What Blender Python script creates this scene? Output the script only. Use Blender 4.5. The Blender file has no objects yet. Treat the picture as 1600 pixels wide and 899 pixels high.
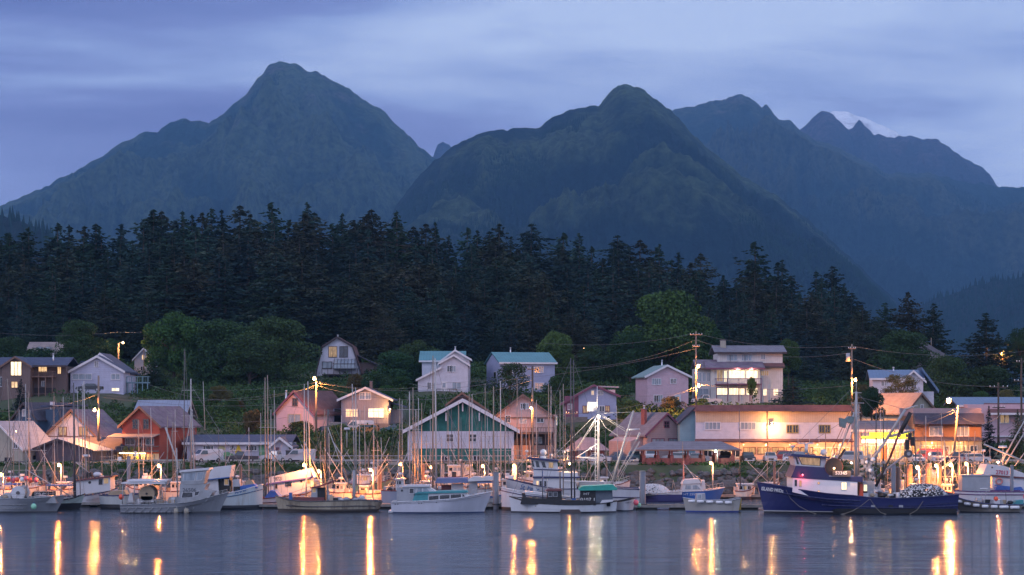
import bpy, bmesh, math, random
import numpy as np
from mathutils import Vector, Matrix
R = math.radians
random.seed(11)
rng = np.random.default_rng(7)
SC = bpy.context.scene
COL = SC.collection

# ------------------------------------------------------------------ camera
F, CH, YH, CX = 3400.0, 9.0, 647.0, 800.0       # focal length in px of a 1600 px frame, camera height, horizon row, centre column
cam = bpy.data.objects.new('camera', bpy.data.cameras.new('camera'))
COL.objects.link(cam)
cam.location = (0, 0, CH); cam.rotation_euler = (R(90), 0, 0)
cam.data.sensor_width = 36; cam.data.lens = F / 1600 * 36
cam.data.shift_y = (YH - 449.5) / 1600
cam.data.clip_start = 1; cam.data.clip_end = 60000
SC.camera = cam

# ------------------------------------------------------------------ world, sun, exposure
SUN_EL, SUN_AZ = 26, 238            # low cloudy dusk light from behind the camera
wd = bpy.data.worlds.new('World'); SC.world = wd; wd.use_nodes = True
wn, wl = wd.node_tree.nodes, wd.node_tree.links
wn.clear()
def wnode(t, **k):
    n = wn.new(t)
    for a, b in k.items(): setattr(n, a, b)
    return n
def wmath(op, a, b=None, c=None, clamp=False):
    n = wn.new('ShaderNodeMath'); n.operation = op; n.use_clamp = clamp
    for i, v in enumerate((a, b, c)):
        if v is None: continue
        if isinstance(v, (int, float)): n.inputs[i].default_value = v
        else: wl.new(v, n.inputs[i])
    return n.outputs[0]
def wramp(fac, pts):
    n = wn.new('ShaderNodeValToRGB'); wl.new(fac, n.inputs[0])
    e = n.color_ramp.elements
    e[0].position, e[0].color = pts[0][0], (*pts[0][1], 1); e[1].position, e[1].color = pts[-1][0], (*pts[-1][1], 1)
    for p, c in pts[1:-1]:
        q = e.new(p); q.color = (*c, 1)
    return n.outputs[0]
out = wnode('ShaderNodeOutputWorld')
tc = wnode('ShaderNodeTexCoord'); sep = wnode('ShaderNodeSeparateXYZ'); wl.new(tc.outputs['Generated'], sep.inputs[0])
X_, Y_, Z_ = sep.outputs
zz = wmath('ADD', wmath('MAXIMUM', Z_, 0.0), 0.24)
cv = wnode('ShaderNodeCombineXYZ')
wl.new(wmath('DIVIDE', X_, zz), cv.inputs[0]); wl.new(wmath('DIVIDE', Y_, zz), cv.inputs[1]); cv.inputs[2].default_value = 17.21
mp = wnode('ShaderNodeMapping'); wl.new(cv.outputs[0], mp.inputs[0]); mp.inputs['Scale'].default_value = (1.3, 2.4, 1); mp.inputs['Rotation'].default_value = (0, 0, R(-9))
n1 = wnode('ShaderNodeTexNoise'); wl.new(mp.outputs[0], n1.inputs['Vector']); n1.inputs['Scale'].default_value = 1.0
n1.inputs['Detail'].default_value = 9; n1.inputs['Roughness'].default_value = 0.52; n1.inputs['Distortion'].default_value = 0.35
n2 = wnode('ShaderNodeTexNoise'); mp2 = wnode('ShaderNodeMapping'); wl.new(cv.outputs[0], mp2.inputs[0]); mp2.inputs['Scale'].default_value = (1.8, 4.2, 1); mp2.inputs['Rotation'].default_value = (0, 0, R(-14)); wl.new(mp2.outputs[0], n2.inputs['Vector'])
n2.inputs['Scale'].default_value = 1.3; n2.inputs['Detail'].default_value = 10; n2.inputs['Roughness'].default_value = 0.6; n2.inputs['Distortion'].default_value = 0.6
side = wmath('MULTIPLY_ADD', X_, 1.25, 0.02)                       # the sky is darker to the north (left), paler to the south
f1 = wmath('ADD', wmath('ADD', wmath('MULTIPLY_ADD', n1.outputs[0], 2.6, -0.97), wmath('MULTIPLY', n2.outputs[0], 0.7)), side, clamp=True)
cl = wramp(f1, [(0.0, (0.20, 0.195, 0.46)), (0.35, (0.31, 0.335, 0.66)), (0.6, (0.48, 0.57, 0.92)), (1.0, (0.82, 0.94, 1.22))])
# pale strip low over the horizon
hz = wmath('MULTIPLY', wmath('SUBTRACT', 1.0, wmath('MULTIPLY', wmath('ABSOLUTE', wmath('SUBTRACT', Z_, 0.105)), 22.0), clamp=True), 0.25)
mx = wnode('ShaderNodeMixRGB'); wl.new(hz, mx.inputs[0]); wl.new(cl, mx.inputs[1]); mx.inputs[2].default_value = (0.52, 0.64, 1.1, 1)
# afterglow behind the camera and a brighter zenith (seen only by the things it lights)
back = wmath('POWER', wmath('MULTIPLY_ADD', Y_, -0.5, 0.5, clamp=True), 1.6)
ag = wnode('ShaderNodeMixRGB'); wl.new(wmath('MULTIPLY', back, 0.9), ag.inputs[0]); wl.new(mx.outputs[0], ag.inputs[1]); ag.inputs[2].default_value = (0.98, 1.10, 1.62, 1)
bg = wnode('ShaderNodeBackground'); wl.new(ag.outputs[0], bg.inputs[0]); bg.inputs[1].default_value = 1.0
sky = wnode('ShaderNodeTexSky', sky_type='NISHITA', sun_disc=False); sky.sun_elevation = R(SUN_EL); sky.sun_rotation = R(SUN_AZ)
bs = wnode('ShaderNodeBackground'); wl.new(sky.outputs[0], bs.inputs[0]); bs.inputs[1].default_value = 0.05
ms = wnode('ShaderNodeMixShader'); ms.inputs[0].default_value = 0.92
wl.new(bs.outputs[0], ms.inputs[1]); wl.new(bg.outputs[0], ms.inputs[2]); wl.new(ms.outputs[0], out.inputs[0])

sl = bpy.data.lights.new('sun', 'SUN'); sl.energy = 0.8; sl.angle = R(18); sl.color = (0.95, 0.88, 1.0)
so = bpy.data.objects.new('sun', sl); COL.objects.link(so)
az = R(SUN_AZ)
sd = Vector((math.sin(az) * math.cos(R(SUN_EL)), math.cos(az) * math.cos(R(SUN_EL)), math.sin(R(SUN_EL))))
so.rotation_euler = sd.to_track_quat('Z', 'Y').to_euler(); so.location = sd * 50

vs = SC.view_settings; vs.view_transform = 'Standard'; vs.look = 'None'; vs.exposure = 0; vs.gamma = 1
SC.render.engine = 'CYCLES'
cy = SC.cycles
cy.use_denoising = True; cy.max_bounces = 6; cy.diffuse_bounces = 2; cy.glossy_bounces = 3; cy.transmission_bounces = 3
cy.volume_bounces = 0; cy.transparent_max_bounces = 8; cy.sample_clamp_indirect = 4; cy.caustics_reflective = False; cy.caustics_refractive = False
cy.use_light_tree = True
cy.use_adaptive_sampling = True; cy.adaptive_threshold = 0.02

# ------------------------------------------------------------------ helpers
def W(px, py, D): return Vector(((px - CX) / F * D, D, CH + (YH - py) / F * D))
def S(D): return D / F
def tag(o, label=None, cat=None, group=None, kind=None):
    if label: o['label'] = label
    if cat: o['category'] = cat
    if group: o['group'] = group
    if kind: o['kind'] = kind
    return o
def empty(name, loc=(0, 0, 0), rz=0.0, label=None, cat=None, group=None):
    o = bpy.data.objects.new(name, None); COL.objects.link(o); o.empty_display_size = 0.3
    o.location = loc; o.rotation_euler = (0, 0, rz)
    return tag(o, label, cat, group)
def link(name, me, m, parent=None, loc=None):
    if m is not None and not me.materials:
        for x in (m if isinstance(m, (list, tuple)) else [m]): me.materials.append(x)
    o = bpy.data.objects.new(name, me); COL.objects.link(o)
    if parent is not None: o.parent = parent
    if loc is not None: o.location = loc
    return o
def kids(o): return [c for c in bpy.data.objects if c.parent == o]
def copy_tree(o, km=None, parent=None):
    km = km or kidmap()
    c = o.copy(); COL.objects.link(c); c.parent = parent
    for ch in km.get(o.name, []): copy_tree(ch, km, c)
    return c
def kidmap():
    d = {}
    for o in bpy.data.objects:
        if o.parent: d.setdefault(o.parent.name, []).append(o)
    return d

def mesh_np(name, V, Fc, smooth=False, mat_idx=None):
    me = bpy.data.meshes.new(name)
    V = np.asarray(V, dtype=np.float32); Fc = np.asarray(Fc, dtype=np.int32)
    k = Fc.shape[1]
    me.vertices.add(len(V)); me.vertices.foreach_set('co', V.ravel())
    me.loops.add(Fc.size); me.loops.foreach_set('vertex_index', Fc.ravel())
    me.polygons.add(len(Fc)); me.polygons.foreach_set('loop_start', np.arange(0, Fc.size, k, dtype=np.int32))
    me.polygons.foreach_set('loop_total', np.full(len(Fc), k, dtype=np.int32))
    if smooth: me.polygons.foreach_set('use_smooth', np.ones(len(Fc), dtype=bool))
    if mat_idx is not None: me.polygons.foreach_set('material_index', np.asarray(mat_idx, dtype=np.int32))
    me.update(calc_edges=True)
    return me

class MB:
    """collects simple solids and links them as one mesh"""
    def __init__(s): s.v, s.f, s.m, s.sm = [], [], [], []
    def add(s, vs, fs, m=0, sm=False):
        b = len(s.v); s.v += [tuple(v) for v in vs]
        for f in fs: s.f.append(tuple(i + b for i in f)); s.m.append(m); s.sm.append(sm)
        return s
    def box(s, x0, x1, y0, y1, z0, z1, m=0):
        return s.add([(x0, y0, z0), (x1, y0, z0), (x1, y1, z0), (x0, y1, z0), (x0, y0, z1), (x1, y0, z1), (x1, y1, z1), (x0, y1, z1)],
                     [(0, 3, 2, 1), (4, 5, 6, 7), (0, 1, 5, 4), (1, 2, 6, 5), (2, 3, 7, 6), (3, 0, 4, 7)], m)
    def hexa(s, p, m=0):      # 8 points, bottom ring then top ring
        return s.add(p, [(0, 3, 2, 1), (4, 5, 6, 7), (0, 1, 5, 4), (1, 2, 6, 5), (2, 3, 7, 6), (3, 0, 4, 7)], m)
    def prism(s, pts, a, b, axis='y', m=0, sm=False):   # 2D outline extruded along an axis
        n = len(pts)
        def P(u, w, t): return {'y': (u, t, w), 'x': (t, u, w), 'z': (u, w, t)}[axis]
        vs = [P(u, w, a) for u, w in pts] + [P(u, w, b) for u, w in pts]
        fs = [tuple(range(n))[::-1], tuple(range(n, 2 * n))] + [(i, (i + 1) % n, (i + 1) % n + n, i + n) for i in range(n)]
        return s.add(vs, fs, m, sm)
    def tube(s, p0, p1, r0, r1=None, n=8, m=0, cap=True):
        p0, p1 = Vector(p0), Vector(p1); r1 = r0 if r1 is None else r1
        d = (p1 - p0)
        if d.length < 1e-6: return s
        d.normalize(); a = d.orthogonal().normalized(); b = d.cross(a)
        vs = []
        for p, r in ((p0, r0), (p1, r1)):
            for i in range(n):
                t = 2 * math.pi * i / n; vs.append(p + (a * math.cos(t) + b * math.sin(t)) * r)
        b0 = len(s.v); s.v += [tuple(v) for v in vs]
        for i in range(n): s.f.append((b0 + i, b0 + (i + 1) % n, b0 + (i + 1) % n + n, b0 + i + n)); s.m.append(m); s.sm.append(n > 4)
        if cap:
            s.f.append(tuple(b0 + i for i in range(n))[::-1]); s.m.append(m); s.sm.append(False)
            s.f.append(tuple(b0 + n + i for i in range(n))); s.m.append(m); s.sm.append(False)
        return s
    def path(s, pts, r, n=5, m=0):
        for a, b in zip(pts[:-1], pts[1:]): s.tube(a, b, r, r, n, m)
        return s
    def ball(s, c, r, sz=(1, 1, 1), n=10, k=6, m=0, jit=0.0):
        vs, fs = [], []
        for j in range(k + 1):
            ph = math.pi * j / k
            for i in range(n):
                t = 2 * math.pi * i / n; q = r * (1 + jit * random.uniform(-1, 1))
                vs.append((c[0] + q * sz[0] * math.sin(ph) * math.cos(t), c[1] + q * sz[1] * math.sin(ph) * math.sin(t), c[2] + q * sz[2] * math.cos(ph)))
        for j in range(k):
            for i in range(n): fs.append((j * n + i, (j + 1) * n + i, (j + 1) * n + (i + 1) % n, j * n + (i + 1) % n))
        return s.add(vs, fs, m, jit == 0)
    def build(s, name, mats, parent=None, loc=None):
        me = bpy.data.meshes.new(name); me.from_pydata(s.v, [], s.f)
        me.polygons.foreach_set('material_index', s.m); me.polygons.foreach_set('use_smooth', s.sm); me.update()
        return link(name, me, mats, parent, loc)

# ------------------------------------------------------------------ numpy noise
def _hash(i, j, sd):
    n = (i.astype(np.int64) * 374761393 + j.astype(np.int64) * 668265263 + sd * 1442695041) & 0x7fffffff
    n = (n ^ (n >> 13)) * 1274126177 & 0x7fffffff
    return ((n ^ (n >> 16)) & 0xffff) / 65535.0
def vnoise(x, y, sd=0):
    xi, yi = np.floor(x), np.floor(y); fx, fy = x - xi, y - yi
    fx, fy = fx * fx * (3 - 2 * fx), fy * fy * (3 - 2 * fy)
    a, b, c, d = _hash(xi, yi, sd), _hash(xi + 1, yi, sd), _hash(xi, yi + 1, sd), _hash(xi + 1, yi + 1, sd)
    return (a * (1 - fx) + b * fx) * (1 - fy) + (c * (1 - fx) + d * fx) * fy
def fbm(x, y, o=5, sd=0, ridged=False, g=0.5):
    t, a, n = 0, 1.0, 0
    for k in range(o):
        v = vnoise(x * 2 ** k, y * 2 ** k, sd + k * 17)
        if ridged: v = 1 - np.abs(2 * v - 1)
        t = t + v * a; n += a; a *= g
    return t / n

# ------------------------------------------------------------------ materials
MATS = {}
def mat(key, col=(0.5, 0.5, 0.5), rough=0.7, var=0.15, scale=3.0, stretch=(1, 1, 1), metal=0.0, bump=0.0, bscale=None, pat=None, pw=0.15,
        col2=None, c2amt=0.5, rand=0.0, spec=0.5, emit=None, es=0.0, alpha=1.0, pc=0.35, split=None):
    """procedural material: noise-varied colour, optional boards / ribs / shingles pattern, stains of a second colour, bottom paint under split height"""
    if key in MATS: return MATS[key]
    m = bpy.data.materials.new(key); m.use_nodes = True; MATS[key] = m
    N, L = m.node_tree.nodes, m.node_tree.links
    b = N['Principled BSDF']
    b.inputs['Roughness'].default_value = rough; b.inputs['Metallic'].default_value = metal
    b.inputs['Specular IOR Level'].default_value = spec
    t = N.new('ShaderNodeTexCoord'); mp = N.new('ShaderNodeMapping'); L.new(t.outputs['Object'], mp.inputs[0]); mp.inputs['Scale'].default_value = stretch
    nz = N.new('ShaderNodeTexNoise'); L.new(mp.outputs[0], nz.inputs['Vector']); nz.inputs['Scale'].default_value = scale; nz.inputs['Detail'].default_value = 6
    nz.inputs['Roughness'].default_value = 0.62
    def mth(op, a, bb=None, clamp=False):
        n = N.new('ShaderNodeMath'); n.operation = op; n.use_clamp = clamp
        for i, v in enumerate((a, bb)):
            if v is None: continue
            if isinstance(v, (int, float)): n.inputs[i].default_value = v
            else: L.new(v, n.inputs[i])
        return n.outputs[0]
    def mixc(f, a, c, typ='MIX'):
        n = N.new('ShaderNodeMixRGB'); n.blend_type = typ
        for i, v in enumerate((f, a, c)):
            if isinstance(v, (int, float)): n.inputs[i].default_value = v
            elif isinstance(v, tuple): n.inputs[i].default_value = (*v, 1)
            else: L.new(v, n.inputs[i])
        return n.outputs[0]
    lo = tuple(max(0, c * (1 - var)) for c in col); hi = tuple(min(1, c * (1 + var)) for c in col)
    f = mth('MULTIPLY', mth('SUBTRACT', nz.outputs[0], 0.3), 2.5, True)
    c = mixc(f, lo, hi)
    if col2:
        n2 = N.new('ShaderNodeTexNoise'); L.new(mp.outputs[0], n2.inputs['Vector']); n2.inputs['Scale'].default_value = scale * 0.6; n2.inputs['Detail'].default_value = 8
        n2.inputs['Roughness'].default_value = 0.7
        f2 = mth('MULTIPLY', mth('SUBTRACT', n2.outputs[0], 1.0 - c2amt), 5.0, True)
        c = mixc(f2, c, col2)
    hgt = None
    if pat:
        sp = N.new('ShaderNodeSeparateXYZ'); L.new(t.outputs['Object'], sp.inputs[0])
        ax = {'boards': sp.outputs[2], 'vert': mth('ADD', sp.outputs[0], sp.outputs[1]), 'diag': mth('ADD', sp.outputs[0], sp.outputs[2]), 'ribs': sp.outputs[0], 'shingle': sp.outputs[2]}[pat]
        fr = mth('FRACT', mth('DIVIDE', mth('ADD', ax, 200.0), pw))
        gap = mth('LESS_THAN', fr, 0.14 if pat != 'shingle' else 0.2)
        c = mixc(mth('MULTIPLY', gap, pc), c, tuple(x * 0.45 for x in col))
        hgt = fr if pat in ('boards', 'shingle') else mth('SUBTRACT', 1.0, gap)
    if rand:
        oi = N.new('ShaderNodeObjectInfo'); hs = N.new('ShaderNodeHueSaturation')
        L.new(mth('ADD', 0.5 - rand * 0.12, mth('MULTIPLY', oi.outputs['Random'], rand * 0.24)), hs.inputs['Hue'])
        L.new(mth('ADD', 1 - rand, mth('MULTIPLY', mth('FRACT', mth('MULTIPLY', oi.outputs['Random'], 7.31)), 2 * rand)), hs.inputs['Value'])
        L.new(c, hs.inputs['Color']); c = hs.outputs[0]
    if split:    # (height, colour below, [stripe top, stripe colour])
        sp2 = N.new('ShaderNodeSeparateXYZ'); L.new(t.outputs['Object'], sp2.inputs[0])
        for hgt_, cc in split: c = mixc(mth('LESS_THAN', sp2.outputs[2], hgt_), c, cc)
    L.new(c, b.inputs['Base Color'])
    if bump or hgt is not None:
        bn = N.new('ShaderNodeTexNoise'); L.new(mp.outputs[0], bn.inputs['Vector']); bn.inputs['Scale'].default_value = bscale or scale * 4; bn.inputs['Detail'].default_value = 4
        h = bn.outputs[0]
        if hgt is not None: h = mth('ADD', mth('MULTIPLY', h, 0.3), hgt)
        bp = N.new('ShaderNodeBump'); bp.inputs['Strength'].default_value = bump or 0.3; bp.inputs['Distance'].default_value = 0.05
        L.new(h, bp.inputs['Height']); L.new(bp.outputs[0], b.inputs['Normal'])
    if emit:
        b.inputs['Emission Strength'].default_value = es
        if var > 0:
            e = mixc(f, tuple(x * (1 - 1.6 * min(var, .6)) for x in emit), emit); L.new(e, b.inputs['Emission Color'])
        else: b.inputs['Emission Color'].default_value = (*emit, 1)
    if alpha < 1: b.inputs['Alpha'].default_value = alpha
    return m
# ------------------------------------------------------------------ ground
HB = []     # (x, y, z) levels the ground must meet (house bases)
HBPX = [(55, 620, 335), (160, 614, 340), (62, 696, 292), (470, 669, 310), (577, 673, 310), (692, 612, 350), (812, 614, 362), (925, 656, 312),
        (1038, 642, 338), (1150, 630, 342), (527, 586, 388), (1412, 642, 322), (1452, 574, 392), (72, 560, 395), (225, 585, 385), (1400, 668, 285), (1560, 690, 300), (700, 655, 320), (125, 700, 276), (255, 690, 285), (570, 678, 296), (480, 690, 300), (520, 680, 296)]
for px_, py_, D_ in HBPX:
    p = W(px_, py_, D_); HB.append((p.x, p.y, p.z))
HBA = np.array(HB)
def ground_base(x, y):
    t = x / (y * 0.2353)                       # -1 left .. 1 right
    yy = np.array([-2000, 239.5, 240, 246.5, 247, 284, 310, 340, 365, 390, 430, 480, 540, 640, 1200, 3000, 12000], float)
    zz = np.array([-3, -3, -0.9, 3.0, 3.2, 3.4, 6.9, 10.9, 13.4, 16.1, 19.5, 23, 23, 14, 5, 4, 4], float)
    z = np.interp(y, yy, zz)
    k = np.clip((y - 330) / 90, 0, 1) * np.clip((t - 0.15) / 0.8, 0, 1)
    return z - 8 * k * np.clip((640 - y) / 100, 0, 1)
def ground(x, y):
    x, y = np.asarray(x, float), np.asarray(y, float)
    z = ground_base(x, y)
    num, den = np.zeros_like(z), np.zeros_like(z)
    for hx, hy, hz in HBA:
        w = np.exp(-(((x - hx) / 9) ** 2 + ((y - hy) / 7) ** 2))
        num += w * (hz - ground_base(np.array(hx), np.array(hy))); den += w
    z = z + num / np.maximum(den, 1)
    return z + np.where(y > 292, (fbm(x / 14, y / 14, 3, 5) - 0.5) * 1.0, 0)
def gz(x, y): return float(ground(np.array([x]), np.array([y]))[0])
def grid_mesh(name, xs, ys, fn, m, smooth=True):
    X, Y = np.meshgrid(xs, ys); Z = fn(X, Y)
    V = np.stack([X, Y, Z], -1).reshape(-1, 3); nx, ny = len(xs), len(ys)
    i = np.arange(nx - 1)[None, :] + nx * np.arange(ny - 1)[:, None]
    Fc = np.stack([i, i + 1, i + nx + 1, i + nx], -1).reshape(-1, 4)
    return link(name, mesh_np(name, V, Fc, smooth), m)
m_soil = mat('soil_grass', (0.045, 0.062, 0.028), 0.95, 0.35, 0.25, col2=(0.07, 0.058, 0.04), c2amt=0.5, bump=0.6, bscale=3)
xs = np.concatenate([[-4000, -1500, -600, -300], np.arange(-160, 161, 2.0), [300, 600, 1500, 4000]])
ys = np.concatenate([[-300, 100, 200, 239.5, 240, 241.5, 243, 246.5, 247], np.arange(250, 284, 4.0), np.arange(284, 500, 2.0), [520, 560, 620, 700, 900, 1200, 2000, 4000, 8000, 13000]])
tag(grid_mesh('terrain', xs, ys, ground, m_soil), kind='structure')
# street along the harbour with its kerb and centre line, sheets a few mm apart
m_asph = mat('asphalt', (0.055, 0.055, 0.06), 0.85, 0.25, 0.8, bump=0.3, bscale=12)
MB().box(-160, 160, 248.5, 262, 3.2, 3.34).build('road', m_asph)['kind'] = 'structure'
k = MB()
for i in range(60): k.box(-150 + i * 5, -148 + i * 5, 255.1, 255.25, 3.34, 3.346)
k.build('road_marking', mat('line_paint', (0.7, 0.6, 0.2), 0.7, 0.2))['kind'] = 'structure'
MB().box(-160, 160, 262.2, 263.6, 3.1, 3.48).build('pavement', mat('concrete', (0.32, 0.31, 0.29), 0.85, 0.2, 2.0, bump=0.2))['kind'] = 'structure'
MB().box(-160, 160, 248.1, 248.48, 3.0, 3.46).build('kerb', MATS['concrete'])['kind'] = 'structure'

# ------------------------------------------------------------------ water
def water_mat():
    m = bpy.data.materials.new('harbour_water'); m.use_nodes = True
    N, L = m.node_tree.nodes, m.node_tree.links; b = N['Principled BSDF']
    b.inputs['Base Color'].default_value = (0.020, 0.030, 0.050, 1); b.inputs['IOR'].default_value = 1.45
    t = N.new('ShaderNodeTexCoord')
    def nz(sc, st, det=3):
        mp = N.new('ShaderNodeMapping'); L.new(t.outputs['Object'], mp.inputs[0]); mp.inputs['Scale'].default_value = st
        n = N.new('ShaderNodeTexNoise'); L.new(mp.outputs[0], n.inputs['Vector']); n.inputs['Scale'].default_value = sc; n.inputs['Detail'].default_value = det
        return n.outputs[0]
    r = N.new('ShaderNodeMapRange'); L.new(nz(0.05, (0.35, 1, 1), 4), r.inputs[0])
    r.inputs[1].default_value = 0.35; r.inputs[2].default_value = 0.7; r.inputs[3].default_value = 0.065; r.inputs[4].default_value = 0.10
    L.new(r.outputs[0], b.inputs['Roughness'])
    b1 = N.new('ShaderNodeBump'); b1.inputs['Strength'].default_value = 1.0; b1.inputs['Distance'].default_value = 0.26
    L.new(nz(2.2, (0.03, 1, 1), 2), b1.inputs['Height'])
    b2 = N.new('ShaderNodeBump'); b2.inputs['Strength'].default_value = 1.0; b2.inputs['Distance'].default_value = 0.004
    L.new(nz(0.9, (0.6, 1, 1)), b2.inputs['Height']); L.new(b1.outputs[0], b2.inputs['Normal'])
    L.new(b2.outputs[0], b.inputs['Normal'])
    return m
MB().add([(-4000, -300, 0), (4000, -300, 0), (4000, 246, 0), (-4000, 246, 0)], [(0, 1, 2, 3)]).build('water', water_mat())['kind'] = 'structure'

# ------------------------------------------------------------------ mountains
def mountain_mat(key, forest, meadow, rock, zlo, zhi, snow=False):
    m = bpy.data.materials.new(key); m.use_nodes = True
    N, L = m.node_tree.nodes, m.node_tree.links; b = N['Principled BSDF']; b.inputs['Roughness'].default_value = 0.95
    b.inputs['Specular IOR Level'].default_value = 0.1
    t = N.new('ShaderNodeTexCoord'); sp = N.new('ShaderNodeSeparateXYZ'); L.new(t.outputs['Object'], sp.inputs[0])
    def nz(sc, st=(1, 1, 1), det=7, ro=0.6):
        mp = N.new('ShaderNodeMapping'); L.new(t.outputs['Object'], mp.inputs[0]); mp.inputs['Scale'].default_value = st
        n = N.new('ShaderNodeTexNoise'); L.new(mp.outputs[0], n.inputs['Vector']); n.inputs['Scale'].default_value = sc; n.inputs['Detail'].default_value = det
        n.inputs['Roughness'].default_value = ro; return n.outputs[0]
    def mr(v, a, c, d=0.0, e=1.0):
        r = N.new('ShaderNodeMapRange'); L.new(v, r.inputs[0])
        for i, q in enumerate((a, c, d, e)): r.inputs[i + 1].default_value = q
        return r.outputs[0]
    def add(a, c):
        n = N.new('ShaderNodeMath'); n.operation = 'ADD'; L.new(a, n.inputs[0]); L.new(c, n.inputs[1]); return n.outputs[0]
    def mix(f, a, c):
        n = N.new('ShaderNodeMixRGB'); L.new(f, n.inputs[0])
        for i, v in ((1, a), (2, c)):
            if isinstance(v, tuple): n.inputs[i].default_value = (*v, 1)
            else: L.new(v, n.inputs[i])
        return n.outputs[0]
    ga = N.new('ShaderNodeAttribute'); ga.attribute_name = 'spur'
    h = add(mr(sp.outputs[2], zlo, zhi, -0.25, 0.24), mr(ga.outputs['Fac'], 0.38, 0.8, -0.16, 0.18))
    f1 = mr(add(nz(0.0026, (1, 0.6, 0.5), 10, .66), h), 0.45, 0.58)
    c = mix(f1, forest, meadow)
    f2 = mr(add(nz(0.008), mr(sp.outputs[2], zlo, zhi, -0.45, 0.16)), 0.5, 0.62)
    c = mix(f2, c, rock)
    c = mix(mr(nz(0.05), 0.38, 0.66, 0.0, 0.8), c, tuple(x * 0.35 for x in forest))
    L.new(c, b.inputs['Base Color'])
    bp = N.new('ShaderNodeBump'); bp.inputs['Strength'].default_value = 1.0; bp.inputs['Distance'].default_value = 38
    L.new(nz(0.02, det=9, ro=0.7), bp.inputs['Height']); L.new(bp.outputs[0], b.inputs['Normal'])
    return m
FOREST_PTS = []
def mountain(name, sky, D, L, m, sd, amp=0.16, power=1.15, nx=760, nt=170, gul=420.0, rough=1.0, trees=0, th=14, mask=(0.45, 0.0)):
    px = np.array([p[0] for p in sky], float); py = np.array([p[1] for p in sky], float)
    u = np.linspace(px[0], px[-1], nx); v = np.interp(u, px, py)
    v = v + (fbm(u / 13, u * 0 + sd, 4, sd) - 0.5) * 8 * rough
    Xr = (u - CX) / F * D; Zr = CH + (YH - v) / F * D
    t = np.linspace(-0.5, 1, nt)
    def surf(Xr, Zr, t):
        a = np.abs(t)
        Y = D - t * L
        warp = (fbm(Xr / 900, Y / 900, 3, sd + 3) - 0.5) * 700
        rid = fbm((Xr + warp) / gul, Y / (gul * 2.3), 7, sd, True, 0.58)
        prof = np.power(np.clip(1 - a, 0, 1), power)
        w = np.clip(a * 4, 0, 1) * np.clip((1 - a) * 2.5, 0, 1) * (t > 0)
        Z = Zr * prof + (rid - 0.62) * amp * (Zr * .75 + Zr.max() * .25) * 2.9 * w
        Yd = Y - (rid - 0.5) * amp * L * 0.5 * w
        Xd = Xr + (warp * 0.05) * w      # spurs stay below the summit ridge
        Z = np.minimum(Z, np.where(a > 0.015, CH + (YH - np.interp(CX + Xd / Yd * F, u, v)) * Yd / F * 0.985 - a * 25, 1e9))
        surf.rid = rid
        return Xr + (warp * 0.05) * w, Yd, Z - a * 2
    A, T = np.meshgrid(Xr, t); B, _ = np.meshgrid(Zr, t)
    X, Y, Z = surf(A, B, T)
    V = np.stack([X, Y, Z], -1).reshape(-1, 3)
    i = np.arange(nx - 1)[None, :] + nx * np.arange(nt - 1)[:, None]
    Fc = np.stack([i, i + nx, i + nx + 1, i + 1], -1).reshape(-1, 4)
    me = mesh_np(name, V, Fc, True); at = me.attributes.new('spur', 'FLOAT', 'POINT'); at.data.foreach_set('value', surf.rid.astype(np.float32).ravel())
    tag(link(name, me, m), kind='structure')
    if trees:
        uu = rng.uniform(0, nx - 1.01, trees * 3); tt = rng.uniform(0.05 if D > 4500 else 0.0, 0.92, trees * 3) ** 1.0
        xr, zr = np.interp(uu, np.arange(nx), Xr), np.interp(uu, np.arange(nx), Zr)
        x, y, z = surf(xr, zr, tt)
        k = fbm(x / 260, y / 700 + z / 300, 4, sd + 9) - (surf.rid - 0.6) * 0.7 - mask[1] * (z / Zr.max()) > mask[0] - 0.12 * rng.random(len(x))
        idx = np.nonzero(k)[0][:trees]
        hh = th * rng.uniform(0.6, 1.25, len(idx))
        FOREST_PTS.append((x[idx], y[idx], z[idx], hh))
MM = lambda n, a, b, c, lo, hi: mountain_mat(n, a, b, c, lo, hi)
g1 = MM('far_slope', (0.016, 0.046, 0.040), (0.090, 0.125, 0.068), (0.115, 0.115, 0.11), 200, 1350)
g2 = MM('near_slope', (0.008, 0.026, 0.028), (0.085, 0.122, 0.062), (0.085, 0.100, 0.065), 60, 1250)
g3 = MM('back_slope', (0.020, 0.046, 0.042), (0.082, 0.098, 0.066), (0.14, 0.12, 0.11), 300, 1500)
g4 = MM('peak_rock', (0.06, 0.06, 0.075), (0.11, 0.085, 0.10), (0.16, 0.125, 0.14), 700, 1700)
g5 = mat('snow', (0.9, 0.9, 0.92), 0.8, 0.05, 0.018, stretch=(1, 1, 2.2), col2=(0.16, 0.13, 0.17), c2amt=0.49)
g6 = MM('dark_ridge', (0.016, 0.026, 0.022), (0.026, 0.04, 0.028), (0.03, 0.04, 0.03), 0, 4000)
mountain('mountain', [(-260, 430), (-90, 360), (0, 322), (60, 295), (110, 270), (150, 248), (185, 225), (230, 203), (245, 203), (272, 187), (290, 184), (327, 190), (343, 181), (352, 176), (368, 157),
  (387, 143), (398, 127), (402, 120), (413, 113), (420, 102), (437, 95), (462, 97), (480, 108), (497, 112), (520, 125), (545, 138), (560, 150), (590, 165), (605, 175), (615, 188), (640, 210),
  (655, 228), (679, 243), (700, 265), (740, 310), (800, 365), (900, 440), (1000, 520)], 6900, 2700, g1, 21, trees=26000, mask=(0.55, 0.16), th=13)
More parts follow.
